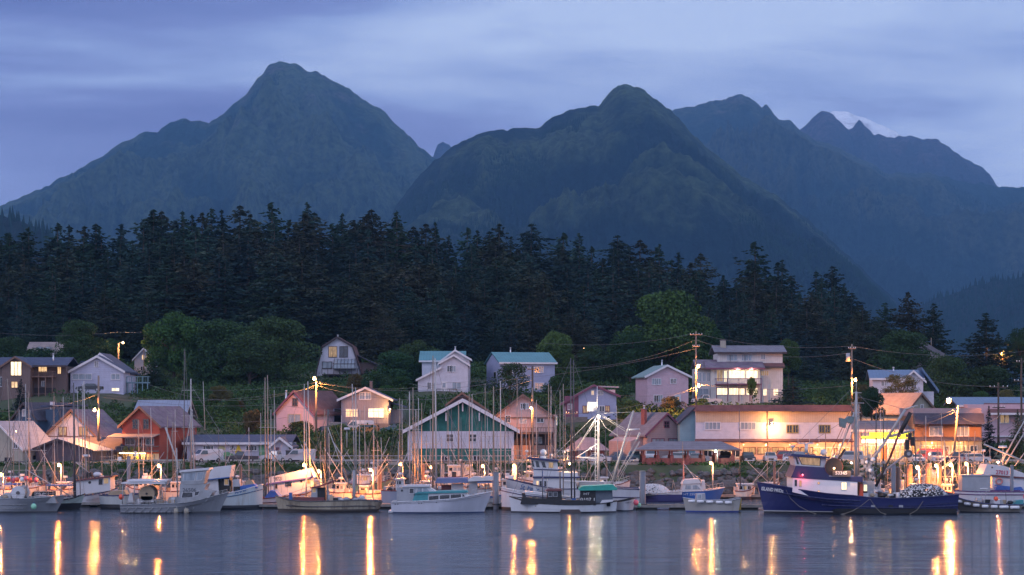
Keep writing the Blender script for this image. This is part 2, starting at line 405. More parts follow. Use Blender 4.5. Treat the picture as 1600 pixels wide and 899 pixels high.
mountain('mountain', [(500, 560), (560, 430), (600, 355), (620, 320), (650, 280), (680, 250), (712, 225), (745, 210), (780, 202), (800, 199), (837, 199), (862, 183), (885, 171), (910, 164), (935, 163),
  (950, 145), (965, 133), (985, 131), (1005, 140), (1030, 158), (1048, 170), (1070, 195), (1100, 225), (1130, 250), (1160, 275), (1200, 298), (1240, 325), (1280, 360), (1320, 395), (1360, 435),
  (1400, 475), (1450, 530), (1500, 600)], 4700, 2000, g2, 33, trees=30000, mask=(0.56, 0.12), th=9, gul=300)
mountain('mountain', [(960, 240), (1000, 200), (1053, 170), (1085, 165), (1110, 157), (1140, 150), (1160, 147), (1175, 153), (1190, 168), (1197, 162), (1206, 172), (1215, 183), (1235, 188), (1248, 203),
  (1270, 215), (1300, 228), (1330, 240), (1360, 255), (1385, 270), (1405, 268), (1440, 268), (1480, 275), (1520, 284), (1560, 288), (1600, 290), (1700, 300), (1900, 380)], 7900, 3100, g3, 47, amp=0.2, trees=20000, mask=(0.52, 0.2), th=13)
mountain('mountain', [(1150, 300), (1248, 203), (1262, 191), (1275, 179), (1284, 173), (1294, 173), (1303, 180), (1314, 192), (1326, 201), (1334, 196), (1342, 187), (1351, 196), (1362, 206), (1380, 212), (1400, 214), (1420, 210), (1440, 215), (1465, 217), (1480, 228),
  (1500, 242), (1530, 258), (1545, 270), (1556, 287), (1620, 360)], 9300, 2500, g4, 52, nx=300, gul=300)
mountain('snowfield', [(1270, 200), (1290, 178), (1300, 169), (1318, 170), (1332, 175), (1348, 179), (1360, 184), (1374, 191), (1388, 197), (1400, 202), (1425, 224), (1450, 250)], 9600, 800, g5, 55, amp=0.04, nx=260, nt=60, rough=0.8)
mountain('mountain', [(640, 300), (672, 256), (679, 238), (684, 226), (692, 221), (702, 224), (708, 235), (740, 290)], 9600, 1200, g4, 58, nx=100, nt=40)
mountain('hill', [(1330, 560), (1380, 515), (1440, 475), (1480, 462), (1520, 448), (1560, 438), (1600, 430), (1700, 410), (1900, 400)], 4000, 1600, g6, 61, amp=0.12, power=1.0, nx=240, trees=9000, mask=(0.2, 0), th=13)
mountain('hill', [(-260, 300), (-100, 318), (0, 335), (30, 345), (60, 357), (90, 375), (140, 410), (260, 480)], 2600, 900, g6, 67, amp=0.1, power=1.0, nx=160, trees=3500, mask=(0.2, 0), th=14)
def cones(P):
    V, Fc, b = [], [], 0
    for x, y, z, h in P:
        n = len(x); r = h * 0.19
        a = rng.uniform(0, 6.28, n)
        ring = [np.stack([x + r * np.cos(a + q), y + r * np.sin(a + q), z - 1], -1) for q in (0, 1.571, 3.142, 4.712)]
        top = np.stack([x + h * 0.03 * rng.standard_normal(n), y, z + h], -1)
        V.append(np.concatenate([*ring, top])); i = np.arange(n) + b
        for q in range(4): Fc.append(np.stack([i + q * n, i + ((q + 1) % 4) * n, i + 4 * n], -1))
        b += 5 * n
    return np.concatenate(V), np.concatenate(Fc)
m_df = mat('distant_conifers', (0.010, 0.026, 0.018), 0.95, 0.4, 0.004, spec=0.1)
tag(link('forest', mesh_np('forest', *cones(FOREST_PTS)), m_df), 'dark spruce woods spread over the far mountain slopes', 'forest', kind='stuff')

# ------------------------------------------------------------------ haze
hm = bpy.data.materials.new('haze'); hm.use_nodes = True
hn, hl = hm.node_tree.nodes, hm.node_tree.links
hn.remove(hn['Principled BSDF'])
pv = hn.new('ShaderNodeVolumePrincipled'); pv.inputs['Color'].default_value = (0.26, 0.56, 1.0, 1); pv.inputs['Density'].default_value = HAZE if 'HAZE' in globals() else 6.8e-5
pv.inputs['Anisotropy'].default_value = 0.0
hl.new(pv.outputs[0], hn['Material Output'].inputs['Volume'])
hz_ = MB().box(-4600, 4600, -320, 11400, -4.5, 2300).build('haze', hm)
tag(hz_, 'thin blue evening haze in the air before the mountains', 'haze', kind='stuff')
# ------------------------------------------------------------------ trees
def leaf_tris(C, Dr, ln, wd, up=None, quad=True):
    """elongated leaf sprays: centre C, direction Dr, length ln, width wd -> verts, faces"""
    n = len(C)
    r = rng.standard_normal((n, 3)); s = np.cross(Dr, r); s /= np.linalg.norm(s, axis=1, keepdims=True) + 1e-9
    a = C - Dr * ln[:, None] * 0.5; b = C + Dr * ln[:, None] * 0.5
    w = s * wd[:, None] * 0.5
    V = np.concatenate([a, C + w, b, C - w]); i = np.arange(n)
    return V, np.stack([i, i + n, i + 2 * n, i + 3 * n], -1)
def unit(v): return v / (np.linalg.norm(v, axis=-1, keepdims=True) + 1e-9)
m_bark = mat('bark', (0.075, 0.058, 0.048), 0.95, 0.3, 2, stretch=(3, 3, 0.5), bump=0.8)
m_needles = mat('needles', (0.015, 0.038, 0.027), 0.9, 0.45, 0.5, col2=(0.048, 0.056, 0.036), c2amt=0.5, rand=0.45, spec=0.2)
m_needles2 = mat('needles_blue', (0.014, 0.036, 0.034), 0.9, 0.4, 0.5, col2=(0.034, 0.055, 0.05), c2amt=0.5, rand=0.4, spec=0.2)
m_needles3 = mat('needles_olive', (0.022, 0.030, 0.018), 0.9, 0.4, 0.5, col2=(0.075, 0.072, 0.045), c2amt=0.5, rand=0.35, spec=0.2)
m_leafy = mat('leaves_yellow', (0.065, 0.115, 0.03), 0.85, 0.3, 0.35, col2=(0.11, 0.16, 0.04), c2amt=0.5, spec=0.25)
m_leaf = mat('leaves', (0.030, 0.075, 0.018), 0.85, 0.35, 0.35, col2=(0.065, 0.11, 0.025), c2amt=0.45, rand=0.25, spec=0.25)
m_leafd = mat('leaves_dark', (0.024, 0.060, 0.021), 0.85, 0.35, 0.35, col2=(0.035, 0.068, 0.018), c2amt=0.45, rand=0.25, spec=0.25)
m_under = mat('undergrowth_leaves', (0.036, 0.076, 0.024), 0.9, 0.4, 0.25, col2=(0.075, 0.095, 0.030), c2amt=0.5, spec=0.2)
m_leafo = mat('leaves_olive', (0.10, 0.085, 0.03), 0.85, 0.35, 0.35, col2=(0.14, 0.10, 0.035), c2amt=0.45, rand=0.25, spec=0.25)

def conifer_mesh(h, R_, nb, seed, droop=0.25, ragged=0.35, z0=0.08, shape=0.85, top=0.0):
    """height h, base radius R_: whorls of drooping boughs hung with needle sprays"""
    g = np.random.default_rng(seed)
    C, Dr, Ln, Wd = [], [], [], []
    nwh = int(h * 1.25)
    for k in range(nwh):
        tk = z0 + (1 - z0) * (k + g.uniform(-.3, .3)) / nwh
        n = max(4, int(nb * (0.45 + 0.55 * (1 - tk))))
        for b in range(n):
            t = min(max(tk + g.uniform(-1.6, 1.6) / nwh, 0.02), 0.995); az_ = g.uniform(0, 6.283)
            rr = R_ * (1 - t) ** shape * (1 + ragged * g.uniform(-1, .8) + ragged * .6 * math.sin(az_ * 2 + t * 9 + seed)) + 0.12; L_ = rr * g.uniform(0.62, 1.12)
            m = max(4, int(L_ * 5.5))
            q = np.sort(g.uniform(0.12, 1.0, m))
            el = 0.32 * (t - 0.35)                              # upper boughs rise, lower ones sag
            zz_ = t * h + L_ * (q * el - droop * q ** 1.6 + 0.22 * q ** 4)
            spread = g.standard_normal(m) * 0.17 * L_ * (1.1 - q * 0.75)
            x = np.cos(az_) * q * L_ - np.sin(az_) * spread; y = np.sin(az_) * q * L_ + np.cos(az_) * spread
            z = zz_ + g.standard_normal(m) * 0.12 - np.abs(spread) * 0.15
            C.append(np.stack([x, y, z], -1))
            side = g.choice([-1, 1], m) * g.uniform(.2, .9, m)
            d = np.stack([np.cos(az_) - np.sin(az_) * side, np.sin(az_) + np.cos(az_) * side, g.uniform(-0.75, 0.15, m)], -1)
            Dr.append(unit(d)); Ln.append(g.uniform(0.55, 1.15, m) * (0.75 + 0.35 * (1 - t))); Wd.append(g.uniform(0.2, 0.42, m))
    C.append(np.stack([np.zeros(8), np.zeros(8), np.linspace(h - 1.4, h, 8)], -1)); Dr.append(unit(g.standard_normal((8, 3)) * .4 + [0, 0, 1])); Ln.append(np.full(8, .7)); Wd.append(np.full(8, .18))
    C, Dr, Ln, Wd = map(np.concatenate, (C, Dr, Ln, Wd))
    V, Fc = leaf_tris(C, Dr, Ln, Wd)
    return mesh_np('crown', V, Fc)
def trunk_mesh(h, r, limbs=()):
    b = MB(); b.tube((0, 0, -2), (0, 0, h * .5), r, r * .6, 7); b.tube((0, 0, h * .5), (0, 0, h), r * .6, r * .08, 7)
    for (z, dx, dy, dz, rr) in limbs: b.tube((0, 0, z), (dx, dy, z + dz), rr, rr * .25, 5)
    me = bpy.data.meshes.new('trunk'); me.from_pydata(b.v, [], b.f); me.materials.append(m_bark); return me
CON = []
specs = [(24, 6.4, 16, .25, .35, .08, .78), (26, 7.8, 18, .32, .45, .12, .66), (22, 5.6, 15, .2, .3, .06, .85), (25, 8.0, 19, .3, .5, .15, .58),
         (27, 6.2, 15, .28, .5, .1, .76), (21, 7.0, 17, .25, .4, .05, .85), (24, 8.6, 19, .22, .45, .2, .62), (25, 5.6, 14, .3, .45, .1, .8)]
for i, (h, r, nb, dr, rg, z0, sh) in enumerate(specs):
    me = conifer_mesh(h, r, nb, 100 + i, dr, rg, z0, sh); me.materials.append(m_needles2 if i in (2, 5) else m_needles3 if i in (1, 6) else m_needles)
    g = np.random.default_rng(i); lb = [(h * g.uniform(.15, .8), *(g.uniform(-1, 1, 2) * r * .5), g.uniform(-.6, .6), .09) for _ in range(14)]
    CON.append((h, me, trunk_mesh(h, 0.38, lb)))
def conifer(px, pytop, D, v, label, group=None, wf=1.0, base=None, name='spruce_tree'):
    h0, cm, tm = CON[v]
    p = W(px, pytop, D); zb = gz(p.x, D) if base is None else CH + (YH - base) / F * D
    s = max(0.15, (p.z - zb) / h0)
    e = empty(name, (p.x, D, zb), random.uniform(0, 6.28), label, 'tree', group)
    sx = s * wf * random.uniform(.9, 1.12)
    e.scale = (sx, sx, s)
    link('crown', cm, None, e); link('trunk', tm, None, e)
    return e
SKYL = [(-60, 372), (0, 365), (45, 358), (65, 375), (90, 352), (150, 350), (190, 352), (240, 330), (300, 334), (330, 327), (375, 324), (425, 320), (455, 345), (480, 320), (510, 345), (535, 337), (580, 330), (600, 350), (620, 332),
        (650, 352), (680, 350), (705, 372), (730, 358), (780, 352), (808, 378), (830, 352), (850, 380), (880, 366), (910, 382), (940, 380), (965, 370), (1000, 388), (1030, 385), (1060, 400), (1095, 398), (1125, 425), (1150, 432), (1180, 380), (1200, 420),
        (1222, 408), (1245, 430), (1275, 425), (1300, 418), (1325, 440), (1345, 475), (1365, 490), (1700, 500)]
sx_, sy_ = np.array(SKYL, float).T
GF = 'dark spruces of the dense forest above the town'
LBL = ['tall dark spruce in the dense conifer forest behind the hillside houses', 'broad ragged spruce with drooping boughs inside the dense forest above the town', 'bluish green young spruce standing among darker trees of the forest above the town']
PEAKS = [(90, 350, 0), (150, 349, 2), (240, 329, 3), (330, 326, 4), (375, 323, 1), (425, 318, 0), (480, 318, 4), (535, 335, 7), (580, 329, 1), (620, 331, 4), (680, 349, 7), (730, 357, 0), (780, 351, 1), (830, 351, 3), (880, 365, 0),
         (965, 369, 3), (1030, 383, 4), (1095, 397, 1), (1180, 379, 0), (1222, 407, 7), (1275, 424, 2), (1300, 417, 3), (45, 356, 4), (15, 366, 0), (1000, 376, 1), (1060, 396, 5), (905, 366, 4), (190, 352, 5), (285, 332, 7)]
for i, (x, y, v) in enumerate(PEAKS):
    e = conifer(x, y, 470 + (i * 37) % 30, v, 'spruce whose pointed top stands out on the forest skyline against the mountains', 'spruces on the forest skyline', 1.42)
for row, (D, off, n, jit) in enumerate([(492, 4, 46, 10), (474, 14, 46, 14), (456, 30, 44, 18), (438, 52, 42, 24), (421, 80, 42, 28), (407, 112, 36, 30)]):
    for i in range(n):
        x = -70 + (i + .5 + random.uniform(-.4, .4)) * 1460 / n
        y = float(np.interp(x, sx_, sy_)) + off + random.uniform(-.4, 1) * jit
        if row > 3 and x > 1290: continue
        if row == 5 and (240 < x < 500 or 960 < x < 1130 or 500 < x < 590): continue
        v = random.randrange(8)
        conifer(x, y, D + random.uniform(-6, 6), v, LBL[2 if v in (2, 5) else (1 if v in (1, 3, 6) else 0)], ['tall dark spruces inside the forest', 'broad ragged spruces inside the forest', 'bluish young spruces inside the forest'][2 if v in (2, 5) else (1 if v in (1, 3, 6) else 0)], 1.6 if row > 2 else 1.35)
# named conifers
conifer(1419, 458, 410, 6, 'flat topped spruce left of the far roof high on the right', wf=1.2)
conifer(1458, 475, 408, 3, 'rounded spruce directly above the far grey roof on the right', wf=1.15)
conifer(1384, 474, 412, 3, 'leaning spruce at the right end of the forest beside the blue valley', wf=1.2)
conifer(1348, 478, 404, 6, 'low spruce at the foot of the forest right edge', wf=1.2)
conifer(1541, 490, 372, 3, 'broad solitary spruce against the blue slope at upper right', wf=1.35)
conifer(1560, 520, 380, 5, 'spruce hidden half behind the solitary broad one', wf=1.3)
conifer(1545, 634, 272, 2, 'slim pale spruce beside the brown shingled shop', wf=.9, base=722)
conifer(1590, 640, 268, 4, 'dark spruce at the right picture edge beside the pink building', wf=1.25, base=724)
conifer(1239, 588, 300, 5, 'dense dark cone shaped spruce beside the white three storey house', wf=2.1, base=650)
conifer(33, 592, 305, 2, 'small slender spruce in front of the brown shingled house', wf=1.3, base=642)
conifer(243, 562, 350, 3, 'dark bush like spruce between lavender house and small white house', wf=2, base=612)

def blob_tree(h, R_, nc, nl, seed, z0=0.3, flat=0.85, leaf=(.22, .42), loose=0.25, zexp=1.0):
    """crown of uneven leaf clumps with gaps, carried on limbs"""
    g = np.random.default_rng(seed)
    cs, limbs = [], []
    for k in range(nc):
        a, u = g.uniform(0, 6.283), g.uniform(0, 1) ** .6
        zt = g.uniform(z0, .93)
        rad = R_ * math.sin(math.pi * min(1, max(.05, ((zt - z0) / (1 - z0)) * .78 + .2))) ** .7
        c = np.array([math.cos(a) * u * rad * .82, math.sin(a) * u * rad * .82, zt * h])
        cs.append((c, R_ * g.uniform(.2, .36)))
        if k % 2 == 0: limbs.append((h * max(.12, zt * .55), c[0], c[1], c[2] - h * max(.12, zt * .55), .05 + .012 * R_))
    C, Dr, Ln, Wd = [], [], [], []
    per = nl // nc
    for c, r in cs:
        d = unit(g.standard_normal((per, 3))); rr = r * (1 - loose * g.uniform(-1, 1, per) ** 2 * g.uniform(0, 2, per)) * g.choice([1, .7], per, p=[.75, .25])
        p = c + d * rr[:, None] * [1.1, 1.1, flat]
        C.append(p); Dr.append(unit(g.standard_normal((per, 3)) + d * .3)); Ln.append(g.uniform(*leaf, per) * 1.4); Wd.append(g.uniform(*leaf, per) * .8)
    V, Fc = leaf_tris(*map(np.concatenate, (C, Dr, Ln, Wd)))
    return h, mesh_np('crown', V, Fc), trunk_mesh(h * .8, .12 + h * .016, limbs)
BT = [blob_tree(12, 5.5, 46, 14000, 1, .18), blob_tree(12, 6.5, 54, 16000, 2, .1, .8), blob_tree(12, 4.2, 34, 9000, 3, .25, 1.0), blob_tree(12, 4.6, 30, 6500, 4, .28, .8, (.16, .3), .7)]
def broadleaf(px, pytop, pybase, D, wpx, v, label, m=None, group=None, name='leafy_tree'):
    h0, cm, tm = BT[v]; p = W(px, pybase, D)
    h = (pybase - pytop) * S(D); key = (v, (m or m_leaf).name)
    if key not in BTM:
        c = cm.copy(); c.materials.append(m or m_leaf); BTM[key] = c
    e = empty(name, p, random.uniform(0, 6.28), label, 'bush' if name == 'bush' else 'tree', group)
    R0 = [5.8, 6.8, 4.4, 4.8][v]
    sx = wpx * S(D) / 2 / R0; e.scale = (sx, sx, h / h0 / .98)
    link('crown', BTM[key], None, e); link('trunk', tm, None, e)
    return e
BTM = {}
B = broadleaf
B(1042, 462, 606, 372, 176, 1, 'huge rounded green tree behind the pink two storey house')
B(985, 520, 606, 366, 80, 0, 'lower left neighbour of the huge rounded green tree', m_leafd)
B(1098, 500, 600, 378, 70, 2, 'green tree on the right flank of the huge rounded tree', m_leafd)
B(272, 490, 600, 372, 110, 0, 'bright topped leafy tree left of the wide green thicket')
B(345, 504, 604, 366, 130, 1, 'left half of the wide green thicket above the mural building', m_leafd)
B(430, 500, 600, 370, 140, 1, 'right half of the wide green thicket left of the gambrel house', m_leafd)
B(390, 520, 606, 362, 100, 0, 'leafy clump in front of the wide green thicket', m_leafd)
B(125, 504, 572, 368, 92, 1, 'round dark leafy tree behind the lavender gabled house', m_leafd)
B(870, 514, 604, 378, 62, 2, 'pale green topped tree right of the blue house with teal roof', m_leafy)
B(928, 540, 610, 366, 66, 0, 'round green tree behind the grey lavender cabin', m_leafd)
B(872, 590, 640, 340, 60, 1, 'low leafy tree right below the blue house', m_leafd)
B(797, 568, 648, 318, 84, 3, 'loose airy tree growing in front of the blue house', m_leafd)
B(1232, 527, 600, 366, 46, 2, 'green tree behind the right end of the white three storey house')
B(1412, 520, 600, 384, 110, 1, 'dark dome shaped tree below the far grey roof', m_leafd)
B(1408, 586, 650, 306, 74, 3, 'sparse autumn tinted tree before the white house with blue roof', m_leafo)
B(1345, 600, 668, 282, 50, 3, 'small tree lit orange by the street lamp behind the long building', m_leafo)
B(1362, 602, 672, 280, 44, 2, 'dark shrubby tree right of the lamp lit tree', m_leafd)
B(655, 534, 620, 368, 90, 0, 'dark green tree behind the white house with side wing', m_leafd)
B(615, 552, 626, 362, 90, 1, 'wide leafy tree left of the white house with side wing', m_leafd)
B(590, 584, 640, 345, 60, 0, 'leafy tree above the grey lit window house', m_leafd)
B(1545, 575, 640, 345, 110, 1, 'dark thicket tree behind the lamp post at far right', m_leafd)
B(1480, 560, 650, 345, 90, 1, 'dark leafy tree between white house and far right lamp', m_leafd)
B(1595, 515, 600, 380, 60, 0, 'green tree at the right picture edge on the hill', m_leafd)
B(1265, 632, 660, 282, 44, 1, 'olive shrub above the roof of the long building', m_leafo, name='bush')
B(1310, 640, 665, 280, 36, 0, 'orange lit shrub beside the utility pole above the long roof', m_leafo, name='bush')
B(395, 638, 690, 296, 36, 2, 'rust brown upright shrub above the mural building', m_leafo, name='bush')
B(1050, 620, 655, 325, 44, 0, 'round shrub in front of the pink two storey house', m_leafo, name='bush')
B(1175, 588, 630, 330, 20, 2, 'small tree in front of the lit lower windows of the white house', m_leaf, name='bush')
B(520, 700, 735, 300, 70, 3, 'dry brown brushwood on the slope below the grey house', m_leafo, name='bush')
B(470, 660, 700, 300, 60, 1, 'dense bush just below the pink gabled house', m_leafd, name='bush')
B(530, 665, 700, 300, 60, 1, 'dense bush below the grey lit window house', m_leafd, name='bush')
B(60, 545, 600, 372, 90, 0, 'leafy tree behind the brown shingled house', m_leafd)
B(15, 530, 600, 380, 90, 1, 'dark leafy tree at the left picture edge', m_leafd)
B(172, 530, 580, 380, 50, 0, 'dark tree beside the hillside lamp at upper left', m_leafd)

CLEAR = []
for px0, px1, D0, D1 in [(0, 105, 326, 352), (105, 225, 334, 356), (25, 100, 284, 304), (62, 205, 262, 292), (165, 300, 258, 300), (425, 520, 303, 326), (525, 650, 298, 328), (500, 610, 296, 309),
                         (485, 572, 378, 396), (645, 745, 342, 364), (750, 872, 352, 374), (772, 870, 270, 300), (625, 810, 258, 290), (880, 970, 304, 326), (985, 1080, 330, 354), (1085, 1230, 332, 358),
                         (1060, 1335, 256, 284), (980, 1075, 258, 286), (1355, 1475, 312, 334), (1370, 1460, 276, 292), (1420, 1540, 256, 282), (1500, 1610, 290, 310), (875, 955, 262, 290), (295, 470, 264, 284)]:
    CLEAR.append(((px0 - CX) / F * (D0 + D1) / 2, (px1 - CX) / F * (D0 + D1) / 2, D0, D1))
for i in range(46):
    px, D = random.uniform(20, 1580), random.uniform(292, 362)
    x = (px - CX) / F * D; z = gz(x, D)
    if any(x0 - 1 < x < x1 + 1 and y0 - 5 < D < y1 + 1 for x0, x1, y0, y1 in CLEAR): continue
    py = YH - (z - CH) / S(D); hh = random.uniform(16, 32)
    B(px, py - hh, py + 4, D, hh * random.uniform(1.1, 1.8), random.choice((0, 1, 1, 3)), 'mid green rounded shrub on the hillside between the houses', random.choice((m_leaf, m_leafd, m_leaf, m_leafo)), 'rounded shrubs on the hillside', 'bush')
# hillside undergrowth: nobody could count it
def undergrowth(name, pts, hts, per, m, label, leaf=(.18, .4)):
    C, Dr = [], []
    n = len(pts)
    P = np.repeat(pts, per, 0); H = np.repeat(hts, per)
    d = unit(rng.standard_normal((n * per, 3))); d[:, 2] = np.abs(d[:, 2])
    c = P + d * (H * rng.uniform(.55, 1.05, n * per))[:, None] * [1.15, 1.15, 1.0]
    V, Fc = leaf_tris(c, unit(rng.standard_normal((n * per, 3)) + [0, 0, .4]), rng.uniform(*leaf, n * per) * 1.5, rng.uniform(*leaf, n * per))
    return tag(link(name, mesh_np(name, V, Fc), m), label, 'undergrowth', kind='stuff')
def keep(x, y):    # keep clear of roofs, roads and yards
    ok = np.ones(len(x), bool)
    for x0, x1, y0, y1 in CLEAR:
        ok &= ~((x > x0) & (x < x1) & (y > y0) & (y < y1))
    return ok
def scatter(n, x0, x1, y0, y1, dens=None):
    x, y = rng.uniform(x0, x1, n), rng.uniform(y0, y1, n)
    k = keep(x, y) & (np.abs(x) < y * .27)
    if dens is not None: k &= dens(x, y)
    x, y = x[k], y[k]
    return np.stack([x, y, ground(x, y)], -1)
p = scatter(8500, -110, 110, 286, 430)
undergrowth('undergrowth', p, rng.uniform(.6, 1.9, len(p)), 50, m_under, 'dark green bushes and brambles covering the hillside between the houses')
p = scatter(900, -110, 110, 266, 300, lambda x, y: fbm(x / 9, y / 9, 3, 2) > .5)
undergrowth('undergrowth', p, rng.uniform(.4, 1.2, len(p)), 40, m_leafo, 'dry brownish brush along the foot of the hillside', (.12, .3))
p = scatter(2600, -110, 110, 242, 247.9, lambda x, y: (fbm(x / 7, y / 7, 3, 8) + (y - 244) * .06 > .5))
p[:, 2] -= .1
undergrowth('undergrowth', p, rng.uniform(.25, .7, len(p)), 34, m_leaf, 'green weeds along the top of the boulder bank below the street', (.1, .22))
# grass slope under the grey house
p = scatter(9000, -30, -8, 284, 304)
g_ = rng.uniform(.15, .4, len(p))
undergrowth('grass', p, g_, 7, mat('grass', (0.10, 0.13, 0.035), 0.9, 0.3, 0.3, col2=(.14, .13, .05), c2amt=.5), 'pale long grass on the slope below the grey house', (.1, .2))['category'] = 'grass'
# boulders of the bank
m_rock = mat('boulder_stone', (0.085, 0.085, 0.09), 0.9, 0.4, 1.4, col2=(0.035, 0.04, 0.035), c2amt=.5, bump=.8, rand=.15)
rb = MB()
for i in range(2000):
    x = random.uniform(-66, 66); y = random.uniform(239.6, 245.6)
    z = gz(x, y); r = random.choice([.25, .35, .45, .6]) * random.uniform(.8, 1.2)
    rb.ball((x, y, z + r * .2), r, (random.uniform(.8, 1.3), 1, random.uniform(.6, .9)), 6, 4, jit=.22)
tag(rb.build('riprap', m_rock), 'grey broken rock bank between harbour and street', 'rocks', kind='stuff')
for i, (px, py, s) in enumerate([(1140, 752, 1.0), (1025, 741, .7), (905, 740, .6), (1178, 748, .7), (1062, 748, .8), (1228, 752, .9), (985, 748, .6), (380, 745, .9), (392, 752, .7), (168, 733, .9), (150, 726, .8), (1110, 757, .8)]):
    D = 242.5; p = W(px, py, D); p.z = gz(p.x, D) + s * .3; q = MB(); q.ball((0, 0, 0), s, (1.25, .9, .75), 9, 6, jit=.14)
    tag(q.build('boulder', m_rock, None, p), None, 'boulder', 'larger boulders on the rock bank')['label'] = ['largest pale boulder on the bank behind the blue boat', 'pale boulder left of the brick shelter', 'boulder behind the seiner net boom', 'boulder beside the navy boat bow', 'rounded boulder left of the blue boat mast', 'boulder hidden by the navy wheelhouse', 'small boulder left of the big steel piling', 'upper brown boulder above the boat with the blue stripe', 'lower brown boulder above the boat with the blue stripe', 'boulder right of the dark wooden shed', 'higher boulder right of the dark wooden shed', 'boulder just right of the blue boat'][i]
# ------------------------------------------------------------------ building materials
def wallm(k, c, pat='boards', pw=.2, **kw): return mat('wall_' + k, c, .8, .10, 1.5, pat=pat, pw=pw, pc=kw.pop('pc', .3), bump=.25, **kw)
w_lav = wallm('lavender', (.40, .41, .54), pw=.3); w_pink = wallm('pink', (.52, .36, .42)); w_white = wallm('white', (.51, .50, .58)); w_brown = wallm('brown', (.15, .105, .10), 'vert', .3)
w_blue = wallm('bluegrey', (.29, .32, .47)); w_navy = wallm('navy', (.045, .075, .13), 'vert', .25); w_tan = wallm('tan', (.34, .31, .26), 'vert', .35); w_dark = wallm('dark_plank', (.075, .055, .07), 'vert', .3, col2=(.12, .09, .1))
w_red = wallm('red', (.30, .06, .038)); w_grey = wallm('grey', (.24, .215, .25), 'vert', .35); w_green = mat('wall_green_stucco', (.022, .125, .11), .9, .3, 1.2, bump=.4); w_salmon = wallm('salmon', (.56, .36, .33))
w_cream = wallm('cream', (.60, .54, .46), 'vert', .3); w_villa = wallm('villa', (.56, .53, .52), 'vert', .3); w_beige = wallm('beige', (.46, .36, .27), 'vert', .28); w_mural = mat('wall_mural', (.40, .37, .45), .85, .12, .8); w_shing = wallm('shingle', (.36, .26, .27), 'shingle', .22)
w_wood = wallm('diagonal_wood', (.26, .13, .07), 'diag', .22, pc=.5); w_teal = wallm('teal', (.16, .27, .33)); w_found = mat('foundation', (.13, .11, .13), .9, .2, 1.5); w_brick = mat('brick', (.22, .075, .07), .85, .3, 4, pat='boards', pw=.1)
r_dark = mat('roof_dark', (.055, .05, .075), .85, .3, 1.2, pat='shingle', pw=.22, pc=.3); r_navy = mat('roof_navy', (.05, .06, .11), .8, .25, 1.2, pat='shingle', pw=.22, pc=.3); r_metal = mat('roof_metal', (.24, .26, .33), .5, .12, .7, pat='ribs', pw=.6, pc=.25, metal=.2)
r_teal = mat('roof_teal', (.07, .21, .24), .5, .12, .7, pat='ribs', pw=.5, metal=.1); r_blue = mat('roof_blue', (.09, .15, .26), .5, .12, .7, pat='ribs', pw=.5, metal=.1); r_brown = mat('roof_brown', (.13, .055, .055), .85, .3, 1.2, pat='shingle', pw=.2)
r_purple = mat('roof_purple', (.15, .11, .15), .85, .35, 1.2, pat='shingle', pw=.22, col2=(.22, .2, .2)); r_tan = mat('roof_tan', (.24, .19, .18), .85, .2, 1.2, pat='shingle', pw=.22); r_grey = mat('roof_grey', (.16, .15, .18), .85, .2, 1.2, pat='shingle', pw=.22)
t_white = mat('trim_white', (.60, .58, .62), .6, .08, 2); t_dark = mat('trim_dark', (.05, .035, .04), .7, .15, 2); t_mag = mat('trim_magenta', (.16, .05, .09), .6, .1, 2); t_brown = mat('trim_brown', (.16, .09, .07), .7, .2, 2)
t_metal = mat('pipe_metal', (.55, .55, .58), .35, .1, 2, metal=.8); m_wood = mat('weathered_wood', (.16, .13, .12), .9, .3, 1.5, stretch=(1, 1, 4), bump=.4)
p_dark = mat('pane_dark', (.02, .022, .03), .12, .2, 1.5, spec=.8); p_pale = mat('pane_curtained', (.24, .28, .33), .25, .3, 1.2, stretch=(3, 3, .4), spec=.6)
p_lit = mat('pane_lit', (.4, .3, .2), .3, .45, 1.6, stretch=(3, 3, .7), emit=(1.0, .62, .28), es=1.5); p_bright = mat('pane_bright', (.5, .4, .3), .3, .38, 1.3, stretch=(3, 3, .8), emit=(1.0, .78, .46), es=2.2)
p_dim = mat('pane_dim', (.2, .15, .1), .3, .5, 1.4, stretch=(3, 3, .7), emit=(.9, .55, .25), es=.5); p_shop = mat('pane_shop', (.3, .2, .1), .3, .6, 2.6, emit=(1.0, .62, .26), es=.9)
PANES = {'d': p_dark, 'c': p_pale, 'l': p_lit, 'b': p_bright, 'm': p_dim, 's': p_shop}

